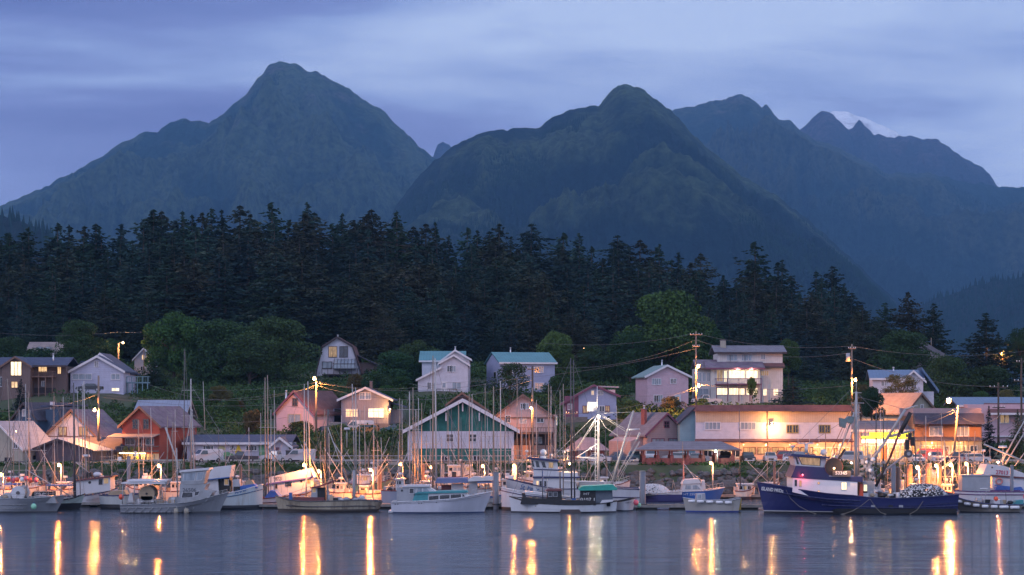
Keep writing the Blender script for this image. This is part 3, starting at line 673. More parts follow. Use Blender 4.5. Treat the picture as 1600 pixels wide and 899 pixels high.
class House:
    def __init__(s, name, label, x0, x1, base, D, rz=0, group=None, cat='house'):
        s.cx, s.base, s.D, s.c = (x0 + x1) / 2, base, D, math.cos(R(rz)); s.S = S(D)
        s.e = empty(name, W(s.cx, base, D), R(rz), label, cat, group); s.w = (x1 - x0) * s.S / s.c
    def L(s, px, py): return ((px - s.cx) * s.S / s.c, (s.base - py) * s.S)
    def wall(s, outline, m, depth, y0=0, foot=True, name='wall'):     # outline in px, left to right along the roof line
        pts = [s.L(*p) for p in outline]; zb = -3 if foot is True else s.L(0, foot)[1]
        poly = [(pts[0][0], zb)] + pts + [(pts[-1][0], zb)]
        return MB().prism(poly[::-1], y0, y0 + depth).build(name, m, s.e)
    def roof(s, outline, m, depth, y0=0, th=.2, oh=.4, eh=.35, trim=t_white, name='roof'):
        pts = [Vector(s.L(*p)) for p in outline]
        a = (pts[0] - pts[1]).normalized() * eh; b = (pts[-1] - pts[-2]).normalized() * eh
        pts[0] = pts[0] + a; pts[-1] = pts[-1] + b
        lo = [(p.x, p.y + .01) for p in pts]; hi = [(p.x, p.y + th) for p in pts]
        r = MB().prism(lo + hi[::-1], y0 - oh, y0 + depth + oh).build(name, m, s.e)
        if trim:
            lo2 = [(p.x, p.y - .12) for p in pts]; hi2 = [(p.x, p.y + th + .02) for p in pts]
            MB().prism(lo2 + hi2[::-1], y0 - oh - .05, y0 - oh - .004).build('fascia', trim, r)
        return r
    def eroof(s, x0, x1, eave, ridge, m, depth, y0=0, oh=.4, ex=.4, th=.18, trim=t_white, wallm_=None, back=None):   # ridge parallel to the facade
        (a, ze), (b, zr) = s.L(x0, eave), s.L(x1, ridge); yr = y0 + depth / 2
        bz = ze if back is None else s.L(0, back)[1]
        sl = (zr - ze) / (yr - y0)
        P = [(y0 - oh, ze - oh * sl), (yr, zr), (y0 + depth + oh, bz - oh * sl)]
        r = MB().prism([(y, z + .01) for y, z in P][::-1] + [(y, z + th) for y, z in P], a - ex, b + ex, 'x').build('roof', m, s.e)
        if wallm_: MB().prism([(y0 + .02, ze), (yr, zr - .02), (y0 + depth - .02, bz)][::-1], a + .01, b - .01, 'x').build('wall', wallm_, s.e)
        if trim: MB().box(a - ex, b + ex, y0 - oh - .06, y0 - oh - .005, ze - oh * sl - .08, ze - oh * sl + th + .02).build('fascia', trim, r)
        return r
    def block(s, x0, x1, top, m, depth, y0=0, bot=None, name='wall'):
        (a, zt), (b, _) = s.L(x0, top), s.L(x1, top); zb = -3 if bot is None else s.L(0, bot)[1]
        return MB().box(a, b, y0, y0 + depth, zb, zt).build(name, m, s.e)
    def win(s, x0, y0, x1, y1, st='d', tr=t_white, n=1, y=0, name='window', h=0, fw=.09):
        (a, zt), (b, zb) = s.L(x0, y0), s.L(x1, y1); m = MB()
        m.box(a - fw, b + fw, y - .07, y - .004, zt, zt + fw); m.box(a - fw, b + fw, y - .09, y - .004, zb - fw, zb)
        m.box(a - fw, a, y - .07, y - .004, zb, zt); m.box(b, b + fw, y - .07, y - .004, zb, zt)
        for i in range(1, n + 1): x = a + (b - a) * i / (n + 1); m.box(x - .03, x + .03, y - .06, y - .022, zb, zt)
        for i in range(1, h + 1): z = zb + (zt - zb) * i / (h + 1); m.box(a, b, y - .055, y - .024, z - .025, z + .025)
        f = m.build(name, tr, s.e); MB().box(a, b, y - .02, y - .003, zb, zt).build('pane', PANES[st], f)
        return f
    def swin(s, yl, zl, w_, h_, st='d', right=True, tr=t_white, x=None):     # window on a side wall, metres
        x = (s.w / 2 if right else -s.w / 2) if x is None else x; d = 1 if right else -1
        m = MB().box(*sorted((x + .004 * d, x + .06 * d)), yl - .08, yl + w_ + .08, zl - .08, zl + h_ + .08); f = m.build('window', tr, s.e)
        MB().box(*sorted((x + .062 * d, x + .075 * d)), yl, yl + w_, zl, zl + h_).build('pane', PANES[st], f)
    def door(s, x0, y0, x1, y1, m=t_brown, y=0, tr=t_white, glass=None):
        (a, zt), (b, zb) = s.L(x0, y0), s.L(x1, y1)
        d = MB().box(a, b, y - .05, y - .004, zb, zt).build('door', m, s.e)
        MB().box(a - .1, a - .004, y - .07, y - .004, zb, zt + .1).box(b + .004, b + .1, y - .07, y - .004, zb, zt + .1).box(a, b, y - .07, y - .004, zt + .004, zt + .1).build('door_frame', tr, d)
        MB().ball((b - .15, y - .09, zb + (zt - zb) * .48), .04, n=6, k=4).build('handle', t_metal, d)
        if glass: MB().box(a + .2, b - .2, y - .058, y - .052, zb + (zt - zb) * .45, zt - .2).build('pane', PANES[glass], d)
    def pipe(s, px, y0, y1, yl=2.5, r=.11, m=t_metal):
        a, zt = s.L(px, y0); _, zb = s.L(px, y1)
        MB().tube((a, yl, zb - .8), (a, yl, zt), r, r, 8).tube((a, yl, zt), (a, yl, zt + .12), r * 1.7, r * 1.2, 8).build('flue_pipe', m, s.e)
    def chimney(s, x0, x1, y0, y1, yl=2.5, m=w_brick, d=.9):
        (a, zt), (b, zb) = s.L(x0, y0), s.L(x1, y1); c = MB().box(a, b, yl, yl + d, zb - 1.5, zt).build('chimney', m, s.e)
        MB().box(a - .06, b + .06, yl - .06, yl + d + .06, zt + .002, zt + .12).build('chimney_cap', w_found, c)
    def deck(s, x0, x1, yt, yb, out=1.6, y=0, m=m_wood, posts=3, slab=.18, legs=True, bal=True, foot=None):
        (a, zt), (b, zb) = s.L(x0, yt), s.L(x1, yb)
        MB().box(a, b, y - out, y - .01, zb - slab, zb).build('deck', m, s.e)
        r = MB(); r.box(a, b, y - out - .03, y - out + .05, zt - .08, zt)
        for i in range(posts + 1): x = a + (b - a) * i / posts; r.box(x - .05, x + .05, y - out - .02, y - out + .04, zb, zt - .08)
        if bal:
            k = int((b - a) / .3)
            for i in range(k): x = a + (b - a) * (i + .5) / k; r.box(x - .018, x + .018, y - out, y - out + .03, zb, zt - .08)
        r.box(a - .03, a + .03, y - out + .05, y - .02, zt - .08, zt); r.box(b - .03, b + .03, y - out + .05, y - .02, zt - .08, zt)
        r.build('railing', m, s.e)
        if legs:
            zf = -3 if foot is None else s.L(0, foot)[1]
            for i in range(posts + 1):
                x = a + .1 + (b - a - .2) * i / posts; MB().box(x - .07, x + .07, y - out + .05, y - out + .2, zf, zb - slab).build('post', m, s.e)
    def band(s, x0, x1, y0, y1, m, y=0, out=.05, name='trim'):
        (a, zt), (b, zb) = s.L(x0, y0), s.L(x1, y1); return MB().box(a, b, y - out, y - .003, zb, zt).build(name, m, s.e)
def lamp(e, x, y, z, P=200, col=(1, .52, .2), r=.16, es=45, name='bulb', rad=.05):
    """a lit lamp: glowing bulb mesh plus the light it gives"""
    k = 'bulb_%g_%g_%g_%g' % (*col, es)
    m = mat(k, (.8, .8, .8), .5, 0, 1, emit=tuple(col), es=es * .07)
    b = MB().ball((x, y, z), r, n=8, k=6).build(name, m, e); b.visible_shadow = True
    l = bpy.data.lights.new('lamp_light', 'POINT'); l.energy = P * LAMPK; l.color = col; l.shadow_soft_size = rad; l.color = (col[0], col[1] * .82, col[2] * .6) if col[1] < .75 and col[1] > .2 else col
    o = bpy.data.objects.new('lamp_light', l); COL.objects.link(o); o.parent = e; o.location = (x, y - r - .22, z - .1)
    return b
LAMPK = 4.5
H = House
# brown shingled house, far left
h = H('brown_house', 'brown wood house with tall lit arched window and balcony at far left', -10, 98, 622, 335)
h.block(-10, 48, 573, w_brown, 9); h.block(48, 100, 572, w_brown, 7.5, 1.5); h.eroof(-12, 101, 572, 559, r_navy, 10, 0, trim=t_dark, wallm_=None)
h.wall([(6, 574), (27, 560), (50, 574)], w_brown, 3.2, -1.2); h.roof([(6, 573), (27, 559), (50, 573)], r_navy, 5, -1.2, trim=t_brown)
h.win(20, 566, 36, 587, 'b', n=2, y=-1.2, tr=t_brown); h.win(21, 597, 30, 606, 'l', y=-1.2, tr=t_brown); h.win(-6, 590, 6, 604, 'd', y=0)
h.win(57, 573, 70, 581, 'l', y=1.5, tr=t_brown, n=2); h.win(87, 573, 92, 584, 'l', y=1.5, tr=t_brown); h.win(62, 596, 67, 603, 'c', y=1.5)
h.deck(50, 84, 580, 588, 2.2, 1.5, t_brown); h.band(50, 84, 606, 614, t_dark, 1.5); h.pipe(78, 553, 562)  # dark band painted in for the shaded recess below the deck
h = H('far_house', 'pale tan roofed house with two skylights behind the brown house', 42, 92, 560, 394)
h.block(43, 92, 555, w_white, 7); h.eroof(42, 93, 554, 535, r_tan, 8, trim=None)
h.win(48, 557, 54, 562, 'c'); h.win(57, 557, 66, 562, 'c')
for a in (59, 73): h.band(a, a + 5, 542, 546, p_pale, 2.2, 2.6, 'skylight')
# lavender gable
h = H('lavender_house', 'lavender gabled house with navy roof above the lamp lit white house', 110, 193, 612, 338)
h.wall([(110, 581), (152, 558), (193, 581)], w_lav, 11); h.roof([(110, 581), (152, 558), (193, 581)], r_navy, 11, th=.25)
h.wall([(128, 572), (147, 553), (190, 582)], w_lav, 8, 5); h.roof([(128, 572), (147, 552), (192, 583)], r_navy, 9, 5)
h.wall([(104, 583), (112, 566), (136, 566)], w_white, 5, 6.5); h.roof([(104, 581), (114, 565), (138, 565)], r_navy, 5, 6.5, trim=None)
h.win(113, 585, 143, 593, 'c', n=2); h.win(148, 565, 153, 573, 'd', h=3); h.win(174, 585, 187, 593, 'c'); h.win(175, 607, 186, 611, 'b'); h.win(120, 606, 129, 612, 'd')
h.deck(194, 228, 588, 597, 2.0, 4, w_teal, 4, bal=True)
h = H('small_white_house', 'small white gabled house with lit attic window beside the upper left lamp', 210, 238, 584, 384)
h.wall([(210, 562), (225, 545), (239, 561)], w_white, 8); h.roof([(209, 562), (225, 545), (240, 561)], r_dark, 8); h.win(222, 555, 226, 562, 'l'); h.win(229, 555, 233, 562, 'l'); h.win(220, 573, 226, 579, 'd')
h = H('navy_house', 'dark navy house with grey chimney half hidden among bushes at left', 18, 62, 694, 290, -30)
h.wall([(18, 655), (39, 631), (62, 656)], w_navy, 9); h.roof([(18, 655), (39, 631), (62, 656)], r_dark, 9, trim=t_dark); h.win(35, 641, 40, 650, 'c'); h.chimney(56, 60, 628, 640, 3, t_white, .5)
h.wall([(62, 640), (84, 640)], w_navy, 5, 1.5); h.roof([(60, 636), (86, 635)], r_navy, 5, 1.5, trim=None)
h = H('boat_warehouse', 'tan waterfront warehouse with pale metal roof at the left picture edge', -50, 40, 752, 262, -24)
h.wall([(-50, 700), (-2, 661), (40, 700)], w_tan, 6.5); h.roof([(-50, 700), (-2, 660), (41, 701)], r_metal, 6.5, th=.15, trim=t_white)
h.win(10, 716, 20, 735, 'd', tr=t_dark); h.win(24, 690, 31, 700, 'd'); h.swin(2, 1.4, 1.2, 1.6, 'd', True, t_dark); h.swin(6, 1.4, 1.2, 1.6, 'd', True, t_dark)
lamp(h.e, *[(lambda q: (q[0], -.5, q[1]))(h.L(33, 674))][0], P=14, es=30, r=.1)
h = H('white_cottage', 'white gabled house lit orange by the pole lamp with maroon roof', 68, 156, 702, 276, -18)
h.wall([(68, 682), (113, 643), (156, 684)], w_white, 7.5); h.roof([(67, 683), (113, 642), (157, 685)], r_purple, 7.5, trim=t_brown)
h.win(91, 668, 103, 680, 'm', n=1, tr=t_brown); h.win(125, 668, 137, 680, 'm', n=1, tr=t_brown); h.band(68, 156, 681.5, 683, t_brown, 0, .03)
h = H('plank_shed', 'dark plank boat shed with low metal roof behind the left boats', 53, 146, 752, 261, -16)
h.wall([(53, 701), (91, 687), (146, 704)], w_dark, 4.5); h.roof([(51, 702), (91, 687), (147, 704)], r_metal, 4.5, trim=t_dark, th=.12)
h.win(72, 735, 80, 748, 'd', tr=t_dark)
h = H('dark_shed', 'low dark shed with wide purple roof beside the red building', 140, 190, 740, 266, 0, cat='shed')
h.block(141, 192, 704, w_dark, 6); h.eroof(128, 202, 704, 686, r_dark, 8, -.6, trim=t_dark); h.pipe(148, 681, 690); h.door(160, 714, 170, 737, w_red); h.win(178, 712, 184, 722, 'd')
h = H('metal_roof_building', 'building with pale metal roof rising behind the red gabled shop', 212, 284, 735, 284)
h.block(212, 284, 652, w_grey, 9); h.eroof(210, 286, 653, 627, r_metal, 10, trim=t_white)
h = H('red_shop', 'orange red gabled shop with balcony awning and string of lights', 189, 251, 738, 266, -20)
h.wall([(189, 664), (220, 638), (251, 664)], w_red, 9.5); h.roof([(187, 666), (220, 637), (253, 666)], r_purple, 9.5, trim=t_brown)
for a in (207, 225): h.win(a, 656, a + 8, 670, 'd', h=1, tr=t_brown)
h.hexa = None
(a, z1), (b, z0) = h.L(176, 678), h.L(252, 684)
MB().hexa([(a, -1.9, z0), (b, -1.9, z0), (b, -.02, z1 - .1), (a, -.02, z1 - .1), (a, -1.9, z0 + .1), (b, -1.9, z0 + .1), (b, -.02, z1), (a, -.02, z1)]).build('awning', r_tan, h.e)
h.win(195, 686, 210, 695, 'd'); h.win(229, 686, 241, 695, 'd'); h.door(215, 686, 221, 699, t_dark)
h.deck(190, 250, 697, 704, 1.7, 0, m_wood, 6, legs=True)
h.band(190, 250, 709, 737, w_cream, 0, .04, 'shop_front'); h.win(197, 713, 206, 728, 's', y=-.05, tr=w_cream); h.win(222, 711, 241, 725, 's', n=2, y=-.05, tr=w_cream); h.door(211, 713, 218, 731, mat('door_lime', (.45, .5, .05), .5, .1), -.05)
st = MB(); (a, z), (b, _) = h.L(197, 708), h.L(240, 708)
for i in range(36): st.ball((a + (b - a) * i / 35, -1.82, z + .02 * math.sin(i * 2.1)), .05, n=5, k=3)
st.build('string_lights', mat('fairy_bulbs', (.9, .8, .6), .5, 0, emit=(1, .72, .35), es=9), h.e)
lamp(h.e, (a + b) / 2, -.8, z - .1, 60, (1, .6, .25), .06, 12)
fl = MB()
for x_ in (207, 217, 228): q = h.L(x_, 702); fl.ball((q[0], -1.75, q[1]), .35, n=7, k=5, jit=.25)
fl.build('flower_boxes', m_leafo, h.e)
# mural building
h = H('mural_building', 'long low building with painted mural and dark blue roof behind the vans', 292, 452, 733, 268)
h.block(292, 452, 692, w_mural, 9); h.eroof(290, 452, 693, 682, r_navy, 10, trim=t_white); h.wall([(428, 696), (440, 686), (454, 696)], w_mural, 6, -2); h.roof([(425, 698), (440, 685), (457, 698)], r_navy, 7, -2, trim=t_white)
for a, b_ in ((318, 325), (326, 333), (360, 363), (364, 367), (385, 392), (393, 401)): h.win(a, 697, b_, 704, 'd')
h.win(435, 700, 438, 712, 'd', y=-2, tr=t_mag); h.band(292, 428, 719, 733, w_found, 0, .02, 'base_paint')
g1_, g2_, g3_, g4_ = mat('mural_green', (.12, .27, .14), .85, .3, 1.2), mat('mural_yellow', (.62, .42, .02), .8, .2), mat('mural_slate', (.11, .12, .20), .85, .25), mat('mural_ochre', (.38, .36, .2), .85, .25)
def paint(h, pts, m, y=-.006, name='mural'):
    q = [h.L(*p) for p in pts]; MB().prism(q[::-1], y - .004, y).build(name, m, h.e)
paint(h, [(298, 708), (316, 703), (334, 705), (346, 698), (350, 700), (344, 709), (330, 716), (300, 716)], g3_)
paint(h, [(340, 718), (346, 708), (356, 706), (365, 710), (366, 718)], g1_); paint(h, [(379, 719), (384, 712), (400, 713), (407, 718), (404, 728), (380, 728)], g1_); paint(h, [(405, 712), (404, 696), (412, 694), (414, 711)], g1_, -.012)
paint(h, [(338, 703), (342, 697), (350, 697), (353, 702), (346, 706)], g4_, -.012)
paint(h, [(370.5, 696), (374, 696), (376, 702), (379, 707), (376, 713), (372, 714), (368, 710), (367, 705), (370, 701)], g2_); paint(h, [(371, 704), (374, 704), (375, 708), (371, 709)], mat('mural_red', (.35, .08, .03), .8), -.012)
MB().box(*[h.L(452, 0)[0] + v for v in (.4, 4.5)], -1.5, -.2, -1, 1.1).build('fence_panel', w_grey, h.e)
# pink and grey houses
h = H('pink_house', 'pink gabled house with maroon roof and boarded lower window', 430, 491, 668, 308, -27)
h.wall([(430, 644), (461, 613), (491, 644)], w_pink, 9.5); h.roof([(429, 646), (461, 612), (493, 647)], r_brown, 9.5, trim=t_mag)
h.win(457.5, 623, 464.5, 634, 'd', h=1, tr=t_brown); h.win(450, 648, 470, 661, 'c', tr=w_beige); h.pipe(440, 611, 632, 1, .13); h.wall([(421, 650), (430, 644)], w_brown, 5, 1)
h.swin(5.5, 0, 3.6, 2.6, 'd', True, w_blue)
h = H('grey_house', 'grey board house with two warmly lit windows above the parked orange wagon', 533, 607, 674, 310)
h.wall([(533, 624), (571, 608), (607, 624)], w_grey, 11); h.roof([(530, 625), (571, 607), (611, 625)], r_navy, 12, trim=t_white); h.band(533, 607, 662, 674, w_found, 0, .03, 'foundation')
h.win(562, 614, 569.5, 624, 'c'); h.win(571.5, 614, 579, 624, 'c'); h.win(541, 640, 558, 651, 'l', n=2); h.win(576, 639, 599, 652, 'b', n=2); h.chimney(574, 578, 596, 608, 5, w_brown)
h.block(607, 624, 640, w_grey, 6, 5); h.roof([(606, 630), (626, 636)], r_navy, 7, 4.5, trim=None)
p = h.L(609.5, 640); lamp(h.e, p[0], -.6, p[1], 110, (1, .6, .22), .15, 35); MB().box(p[0] - .04, p[0] + .04, -.64, -.56, -.5, p[1] - .15).build('lamp_pole', t_dark, h.e)
# gambrel
h = H('gambrel_house', 'white barn roofed house with glass sunroom high on the slope', 494, 564, 586, 386)
g = [(495, 583), (504, 544), (527, 529), (550, 543), (563, 583)]
h.wall(g, w_white, 9); h.roof([(494, 584), (503, 543), (527, 528), (551, 542), (565, 584)], r_brown, 9.5, th=.25, trim=t_dark, eh=.1)
h.win(514, 542, 526, 558, 'm', tr=t_dark); h.win(531, 542, 543, 558, 'd', tr=t_dark); h.win(504, 566, 518, 576, 'c', tr=t_dark)
(a, z1), (b, z0) = h.L(521, 561), h.L(557, 577)
sr = MB(); sr.hexa([(a, -2, z0), (b, -2, z0), (b, -.01, z0), (a, -.01, z0), (a + .2, -1.8, z1 - .9), (b - .2, -1.8, z1 - .9), (b - .4, -.01, z1), (a + .4, -.01, z1)]).build('sunroom_glass', p_pale, h.e)
fr = MB()
for i in range(7): x = a + .2 + (b - a - .4) * i / 6; fr.tube((x, -2.03, z0), (x, -1.84, z1 - .9), .05, n=4).tube((x, -1.84, z1 - .88), (x, -.03, z1 + .03), .05, n=4)
fr.tube((a, -1.86, z1 - .9), (b, -1.86, z1 - .9), .05, n=4); fr.build('sunroom_frame', t_dark, h.e)
h.deck(505, 560, 576, 585, 2.6, 0, t_dark, 6, bal=False); h.pipe(527, 524, 530, 1); h.block(556, 592, 566, w_brown, 7, 3); h.roof([(548, 552), (594, 573)], r_dark, 8, 2.5, trim=None)
# white house with wing
h = H('white_wing_house', 'white two storey house with sloping side wing and teal rear roof', 653, 731, 619, 350)
o = [(653, 593), (688, 576), (688, 568), (709, 556), (731, 570)]
h.wall(o, w_white, 8); h.roof([(652, 594), (687.8, 576)], r_teal, 8, eh=.25); h.roof([(686, 568.5), (709, 556), (733, 571)], r_teal, 8, eh=.2)
h.block(656, 725, 562, w_white, 8, 8.3); h.eroof(655, 722, 562, 547, r_teal, 8, 8.3); h.wall([(688, 562), (709, 547), (732, 560)], w_white, 8, 8.2); h.roof([(687, 562), (709, 546), (733, 560)], r_teal, 8, 8.2)
h.win(699, 572, 705, 581, 'd'); h.win(706, 572, 712, 581, 'c'); h.win(668, 598, 673, 608, 'd'); h.win(675, 598, 681, 608, 'c'); h.win(707, 598, 720, 608, 'c'); h.door(690, 597, 698, 613, t_white, glass='c'); h.deck(682, 714, 608, 614, 2.0, 0, m_wood, 3); h.pipe(709, 540, 548, 9)
st = MB()
for i in range(7): st.box(h.L(690, 0)[0], h.L(698, 0)[0], -2.2 - i * .3, -2.0 - i * .3, -.1 - i * .22, 0 - i * .22)
st.build('steps', m_wood, h.e)
# blue house
h = H('blue_house', 'periwinkle blue house with teal metal roof on the hillside', 781, 867, 616, 360, 14)
h.block(781, 867, 567, w_blue, 9.5); h.eroof(781, 868, 567, 551, r_teal, 10, ex=.25, wallm_=w_blue)
h.win(835, 573, 842, 582, 'd'); h.win(843, 573, 849, 582, 'c'); h.win(836, 599, 849, 608, 'c', n=1); h.win(790, 575, 800, 584, 'd'); h.swin(2.5, 2.6, 1.4, 1.1, 'd', False); h.pipe(809, 543, 551, 5)
# green and white hall
h = H('green_hall', 'large green and white gabled boathouse behind the central masts', 637, 803, 745, 262)
h.wall([(637, 675), (723, 629), (803, 675)], w_green, 14); h.roof([(634, 674), (723, 627), (808, 674)], r_metal, 14, th=.3, oh=.9, trim=t_white)
h.band(637, 803, 674, 701, w_white, 0, .06, 'white_band'); h.band(637, 644, 701, 745, w_white, 0, .06); h.band(799, 803, 701, 745, w_white, 0, .06)
for x_, a, b_ in ((723, 630, 643), (697, 645, 658), (749, 645, 658)): h.band(x_ - 1, x_ + 1, a, b_, t_white, 0, .5, 'bracket')
for a in (698, 734): h.win(a, 679, a + 10, 690, 'd', h=1, y=-.06)
h.win(690, 713, 699, 722, 'd', n=1); h.win(740, 713, 749, 722, 'd', n=1)
h.swin(2, 3.5, 1.2, 1, 'd', False)
# salmon house
h = H('salmon_house', 'salmon pink gabled house with dark open lower floor beside the green hall', 775, 864, 738, 274)
h.wall([(775, 652), (817, 619), (864, 653)], w_salmon, 11); h.roof([(773, 652), (817, 618), (866, 653)], r_brown, 11, trim=t_brown); h.band(775, 864, 652, 654, t_brown, 0, .12)
h.win(814, 631, 819, 639, 'd'); h.win(820, 631, 825, 639, 'c'); h.win(839, 654, 849, 660, 'd'); h.win(812, 655, 822, 661, 'c'); h.win(790, 650, 797, 660, 'd'); h.band(800, 864, 675, 696, w_dark, 0, .05, 'shade_band'); h.deck(800, 866, 668, 676, 2, 0, t_brown, 5, legs=True)  # dark sheet stands in for the shade of the covered lower floor
h.win(836, 684, 846, 692, 'c', y=-.05); h.door(845, 704, 855, 730, t_brown); h.win(868, 652, 870, 664, 'b', y=.2)
MB().box(h.L(864.3, 0)[0], h.L(870, 0)[0], .2, 4, -1, h.L(0, 648)[1]).build('side_porch', w_salmon, h.e)
# lavender cabin
h = H('lavender_cabin', 'weathered lavender cabin with lit attic window behind the seiner mast', 904, 963, 656, 312)
h.wall([(882, 629), (904, 617), (928, 603), (963, 618)], w_blue, 8.5); h.band(882, 904, 619, 656, t_mag, 0, .03, 'side_boards'); h.roof([(879, 631), (928, 603), (966, 619)], r_tan, 9, trim=t_mag); h.block(945, 966, 608, w_blue, 5, 9); h.roof([(940, 604), (968, 605)], r_metal, 5, 9, trim=None)
h.win(924.5, 611, 927.5, 617, 'l'); h.win(934, 611, 937, 617, 'd'); h.win(938.5, 611, 941.5, 617, 'd'); h.win(911, 635, 919, 645, 'm', tr=t_mag); h.win(937, 635, 944, 643, 'd'); h.win(946, 635, 952, 643, 'm', tr=t_mag); h.win(888, 632, 893, 640, 'd')
MB().box(-4.6, -1.5, -2.5, -.5, -.6, .4).build('porch_clutter', m_wood, h.e)
# pink two storey
h = H('pink_tall_house', 'pink two storey house with pale green roof left of the white three storey house', 1011, 1076, 642, 338, 9)
h.wall([(1011, 588), (1042, 573), (1076, 588)], w_pink, 8.5); h.roof([(1009, 589), (1042, 572), (1078, 589)], mat('roof_sage', (.17, .25, .24), .6, .15, .8, pat='ribs', pw=.5), 9, trim=t_white); h.pipe(1041, 563, 573, 3)
h.win(1019, 592, 1025, 601, 'c'); h.win(1026, 592, 1032, 601, 'c'); h.win(1048, 592, 1052, 599, 'd'); h.win(1053, 592, 1056, 599, 'd'); h.win(1022, 618, 1028, 628, 'd'); h.win(1029, 618, 1035, 628, 'c'); h.door(1055, 618, 1063, 637, t_white, glass='d')
# white three storey house
h = H('white_villa', 'white three storey house with balcony and long rows of lit windows', 1087, 1225, 630, 342)
h.block(1123, 1224.5, 552, w_villa, 8, 1.5); h.eroof(1121, 1227, 551, 540, r_grey, 9, 1.2, trim=t_dark); h.block(1186, 1223.5, 572, w_villa, 1.2, .28); h.eroof(1186, 1224, 573, 569, r_brown, 1.9, .05, trim=t_dark, ex=.2)
h.block(1110, 1186, 577, w_villa, 2.6, -1.2); h.eroof(1104, 1190, 576, 567, r_purple, 6, -1.8, trim=t_mag, ex=.3)
h.block(1087, 1110, 576, w_villa, 7, -.3); h.eroof(1088, 1128, 576, 563, r_purple, 8, -.4, trim=t_brown, ex=.2)
for a in (1138, 1161): h.win(a, 554, a + 4, 563, 'c', y=1.5); h.win(a + 5, 554, a + 15, 563, 'c', y=1.5)
h.win(1191, 553, 1197, 561, 'c', y=1.5); h.win(1189, 580, 1201, 587, 'm', y=.28, tr=t_white, n=3); h.win(1193, 608, 1198, 618, 'b', y=.28, h=1); h.win(1209, 608, 1216, 618, 'b', y=.28, h=1)
h.win(1119, 579, 1128, 596, 'm', y=-1.2); h.win(1130.5, 580, 1134, 597, 'b', y=-1.2); h.win(1138, 580, 1162, 591, 'b', y=-1.2, n=3); h.win(1165, 580, 1182, 591, 'b', y=-1.2, n=2)
h.win(1119, 607, 1135, 617, 'b', y=-1.2, n=1); h.win(1138, 607, 1162, 617, 'b', y=-1.2, n=3); h.win(1165, 607, 1182, 617, 'b', y=-1.2, n=2)
h.deck(1116, 1187, 592, 600, 1.8, -1.2, t_mag, 4, bal=True, foot=628); h.chimney(1130, 1138, 531, 541, 4, w_tan, 1.2)
for a in (1091, 1098, 1105): h.win(a, 583, a + 4, 596, 'c', y=-.3)
h.win(1090, 608, 1106, 619, 'c', y=-.3, name='garage_door'); p = h.L(1150, 576)
for x_ in (1150, 1172): q = h.L(x_, 594); lamp(h.e, q[0], -2.2, q[1] + 1.6, 25, (1, .75, .45), .05, 12)
# long building
h = H('long_building', 'long two storey waterfront building with red brown roof and floodlit white upper wall', 1087, 1330, 726, 264)
h.block(1087, 1330, 642, w_white, 12); h.band(1087, 1330, 642, 660, w_beige, 0, .05, 'upper_siding'); h.band(1087, 1330, 691, 726, w_salmon, 0, .04, 'ground_floor_wall')
(a, z0), (b, z1) = h.L(1084, 643), h.L(1333, 633)
MB().hexa([(a, -.7, z0), (b, -.7, z0), (b, 12.4, z0), (a, 12.4, z0), (a + .4, -.1, z1), (b - .4, -.1, z1), (b - .4, 12, z1), (a + .4, 12, z1)]).build('roof', r_brown, h.e)
MB().prism([h.L(1063, 726), h.L(1063, 662), h.L(1086.8, 640), h.L(1086.8, 726)][::-1], 1, 11).build('side_wing', w_teal, h.e); MB().prism([h.L(1060, 663), h.L(1060, 661), h.L(1086.8, 636), h.L(1086.8, 639)][::-1], .6, 11.4).build('side_roof', r_dark, h.e)
(a, z0), (b, z1) = h.L(1086, 691), h.L(1331, 686)
MB().hexa([(a, -2.2, z0), (b, -2.2, z0), (b, -.06, z0 + .15), (a, -.06, z0 + .15), (a, -2.2, z0 + .12), (b, -2.2, z0 + .12), (b, -.06, z1), (a, -.06, z1)]).build('awning', r_brown, h.e)
for a, b_, st in ((1102, 1125, 'c'), (1157, 1180, 'c')): h.win(a, 660.5, b_, 671, st, n=3)
for a in (1230, 1239.5, 1280.5, 1289.5): h.win(a, 665, a + 7, 676, 'd', tr=mat('frame_olive', (.25, .2, .06), .6))
for i in range(5): h.win(1162 + i * 22.4, 700, 1180 + i * 22.4, 709, 'm', y=-.04, n=1, tr=t_brown)
h.win(1268, 700, 1282, 716, 's', y=-.04, n=1); h.win(1285, 700, 1299, 716, 's', y=-.04, n=1); h.door(1302, 700, 1309, 722, t_brown, -.04, glass='s'); h.win(1312, 700, 1327, 716, 's', y=-.04, n=1)
for x_ in (1100, 1125, 1143): h.win(x_, 702, x_ + 12, 714, 'd', y=-.04)
q = h.L(1199, 660); MB().box(q[0] - .06, q[0] + .06, -.14, -.052, 0, q[1] + 1.3).build('downpipe', t_brown, h.e)
q = h.L(1205, 664); MB().box(q[0] - .15, q[0] + .15, -.6, -.06, q[1] + .15, q[1] + .35).build('floodlight', t_metal, h.e)
lamp(h.e, q[0], -.75, q[1], 190, (1, .56, .25), .13, 60, rad=.08)
q = h.L(1150, 668); q2 = h.L(1275, 672)
for x_, P_ in ((1160, 60), (1195, 60), (1232, 70), (1275, 90), (1310, 90)): q = h.L(x_, 695); lamp(h.e, q[0], -1.2, q[1], P_ * .75, (1, .6, .3), .07, 14)
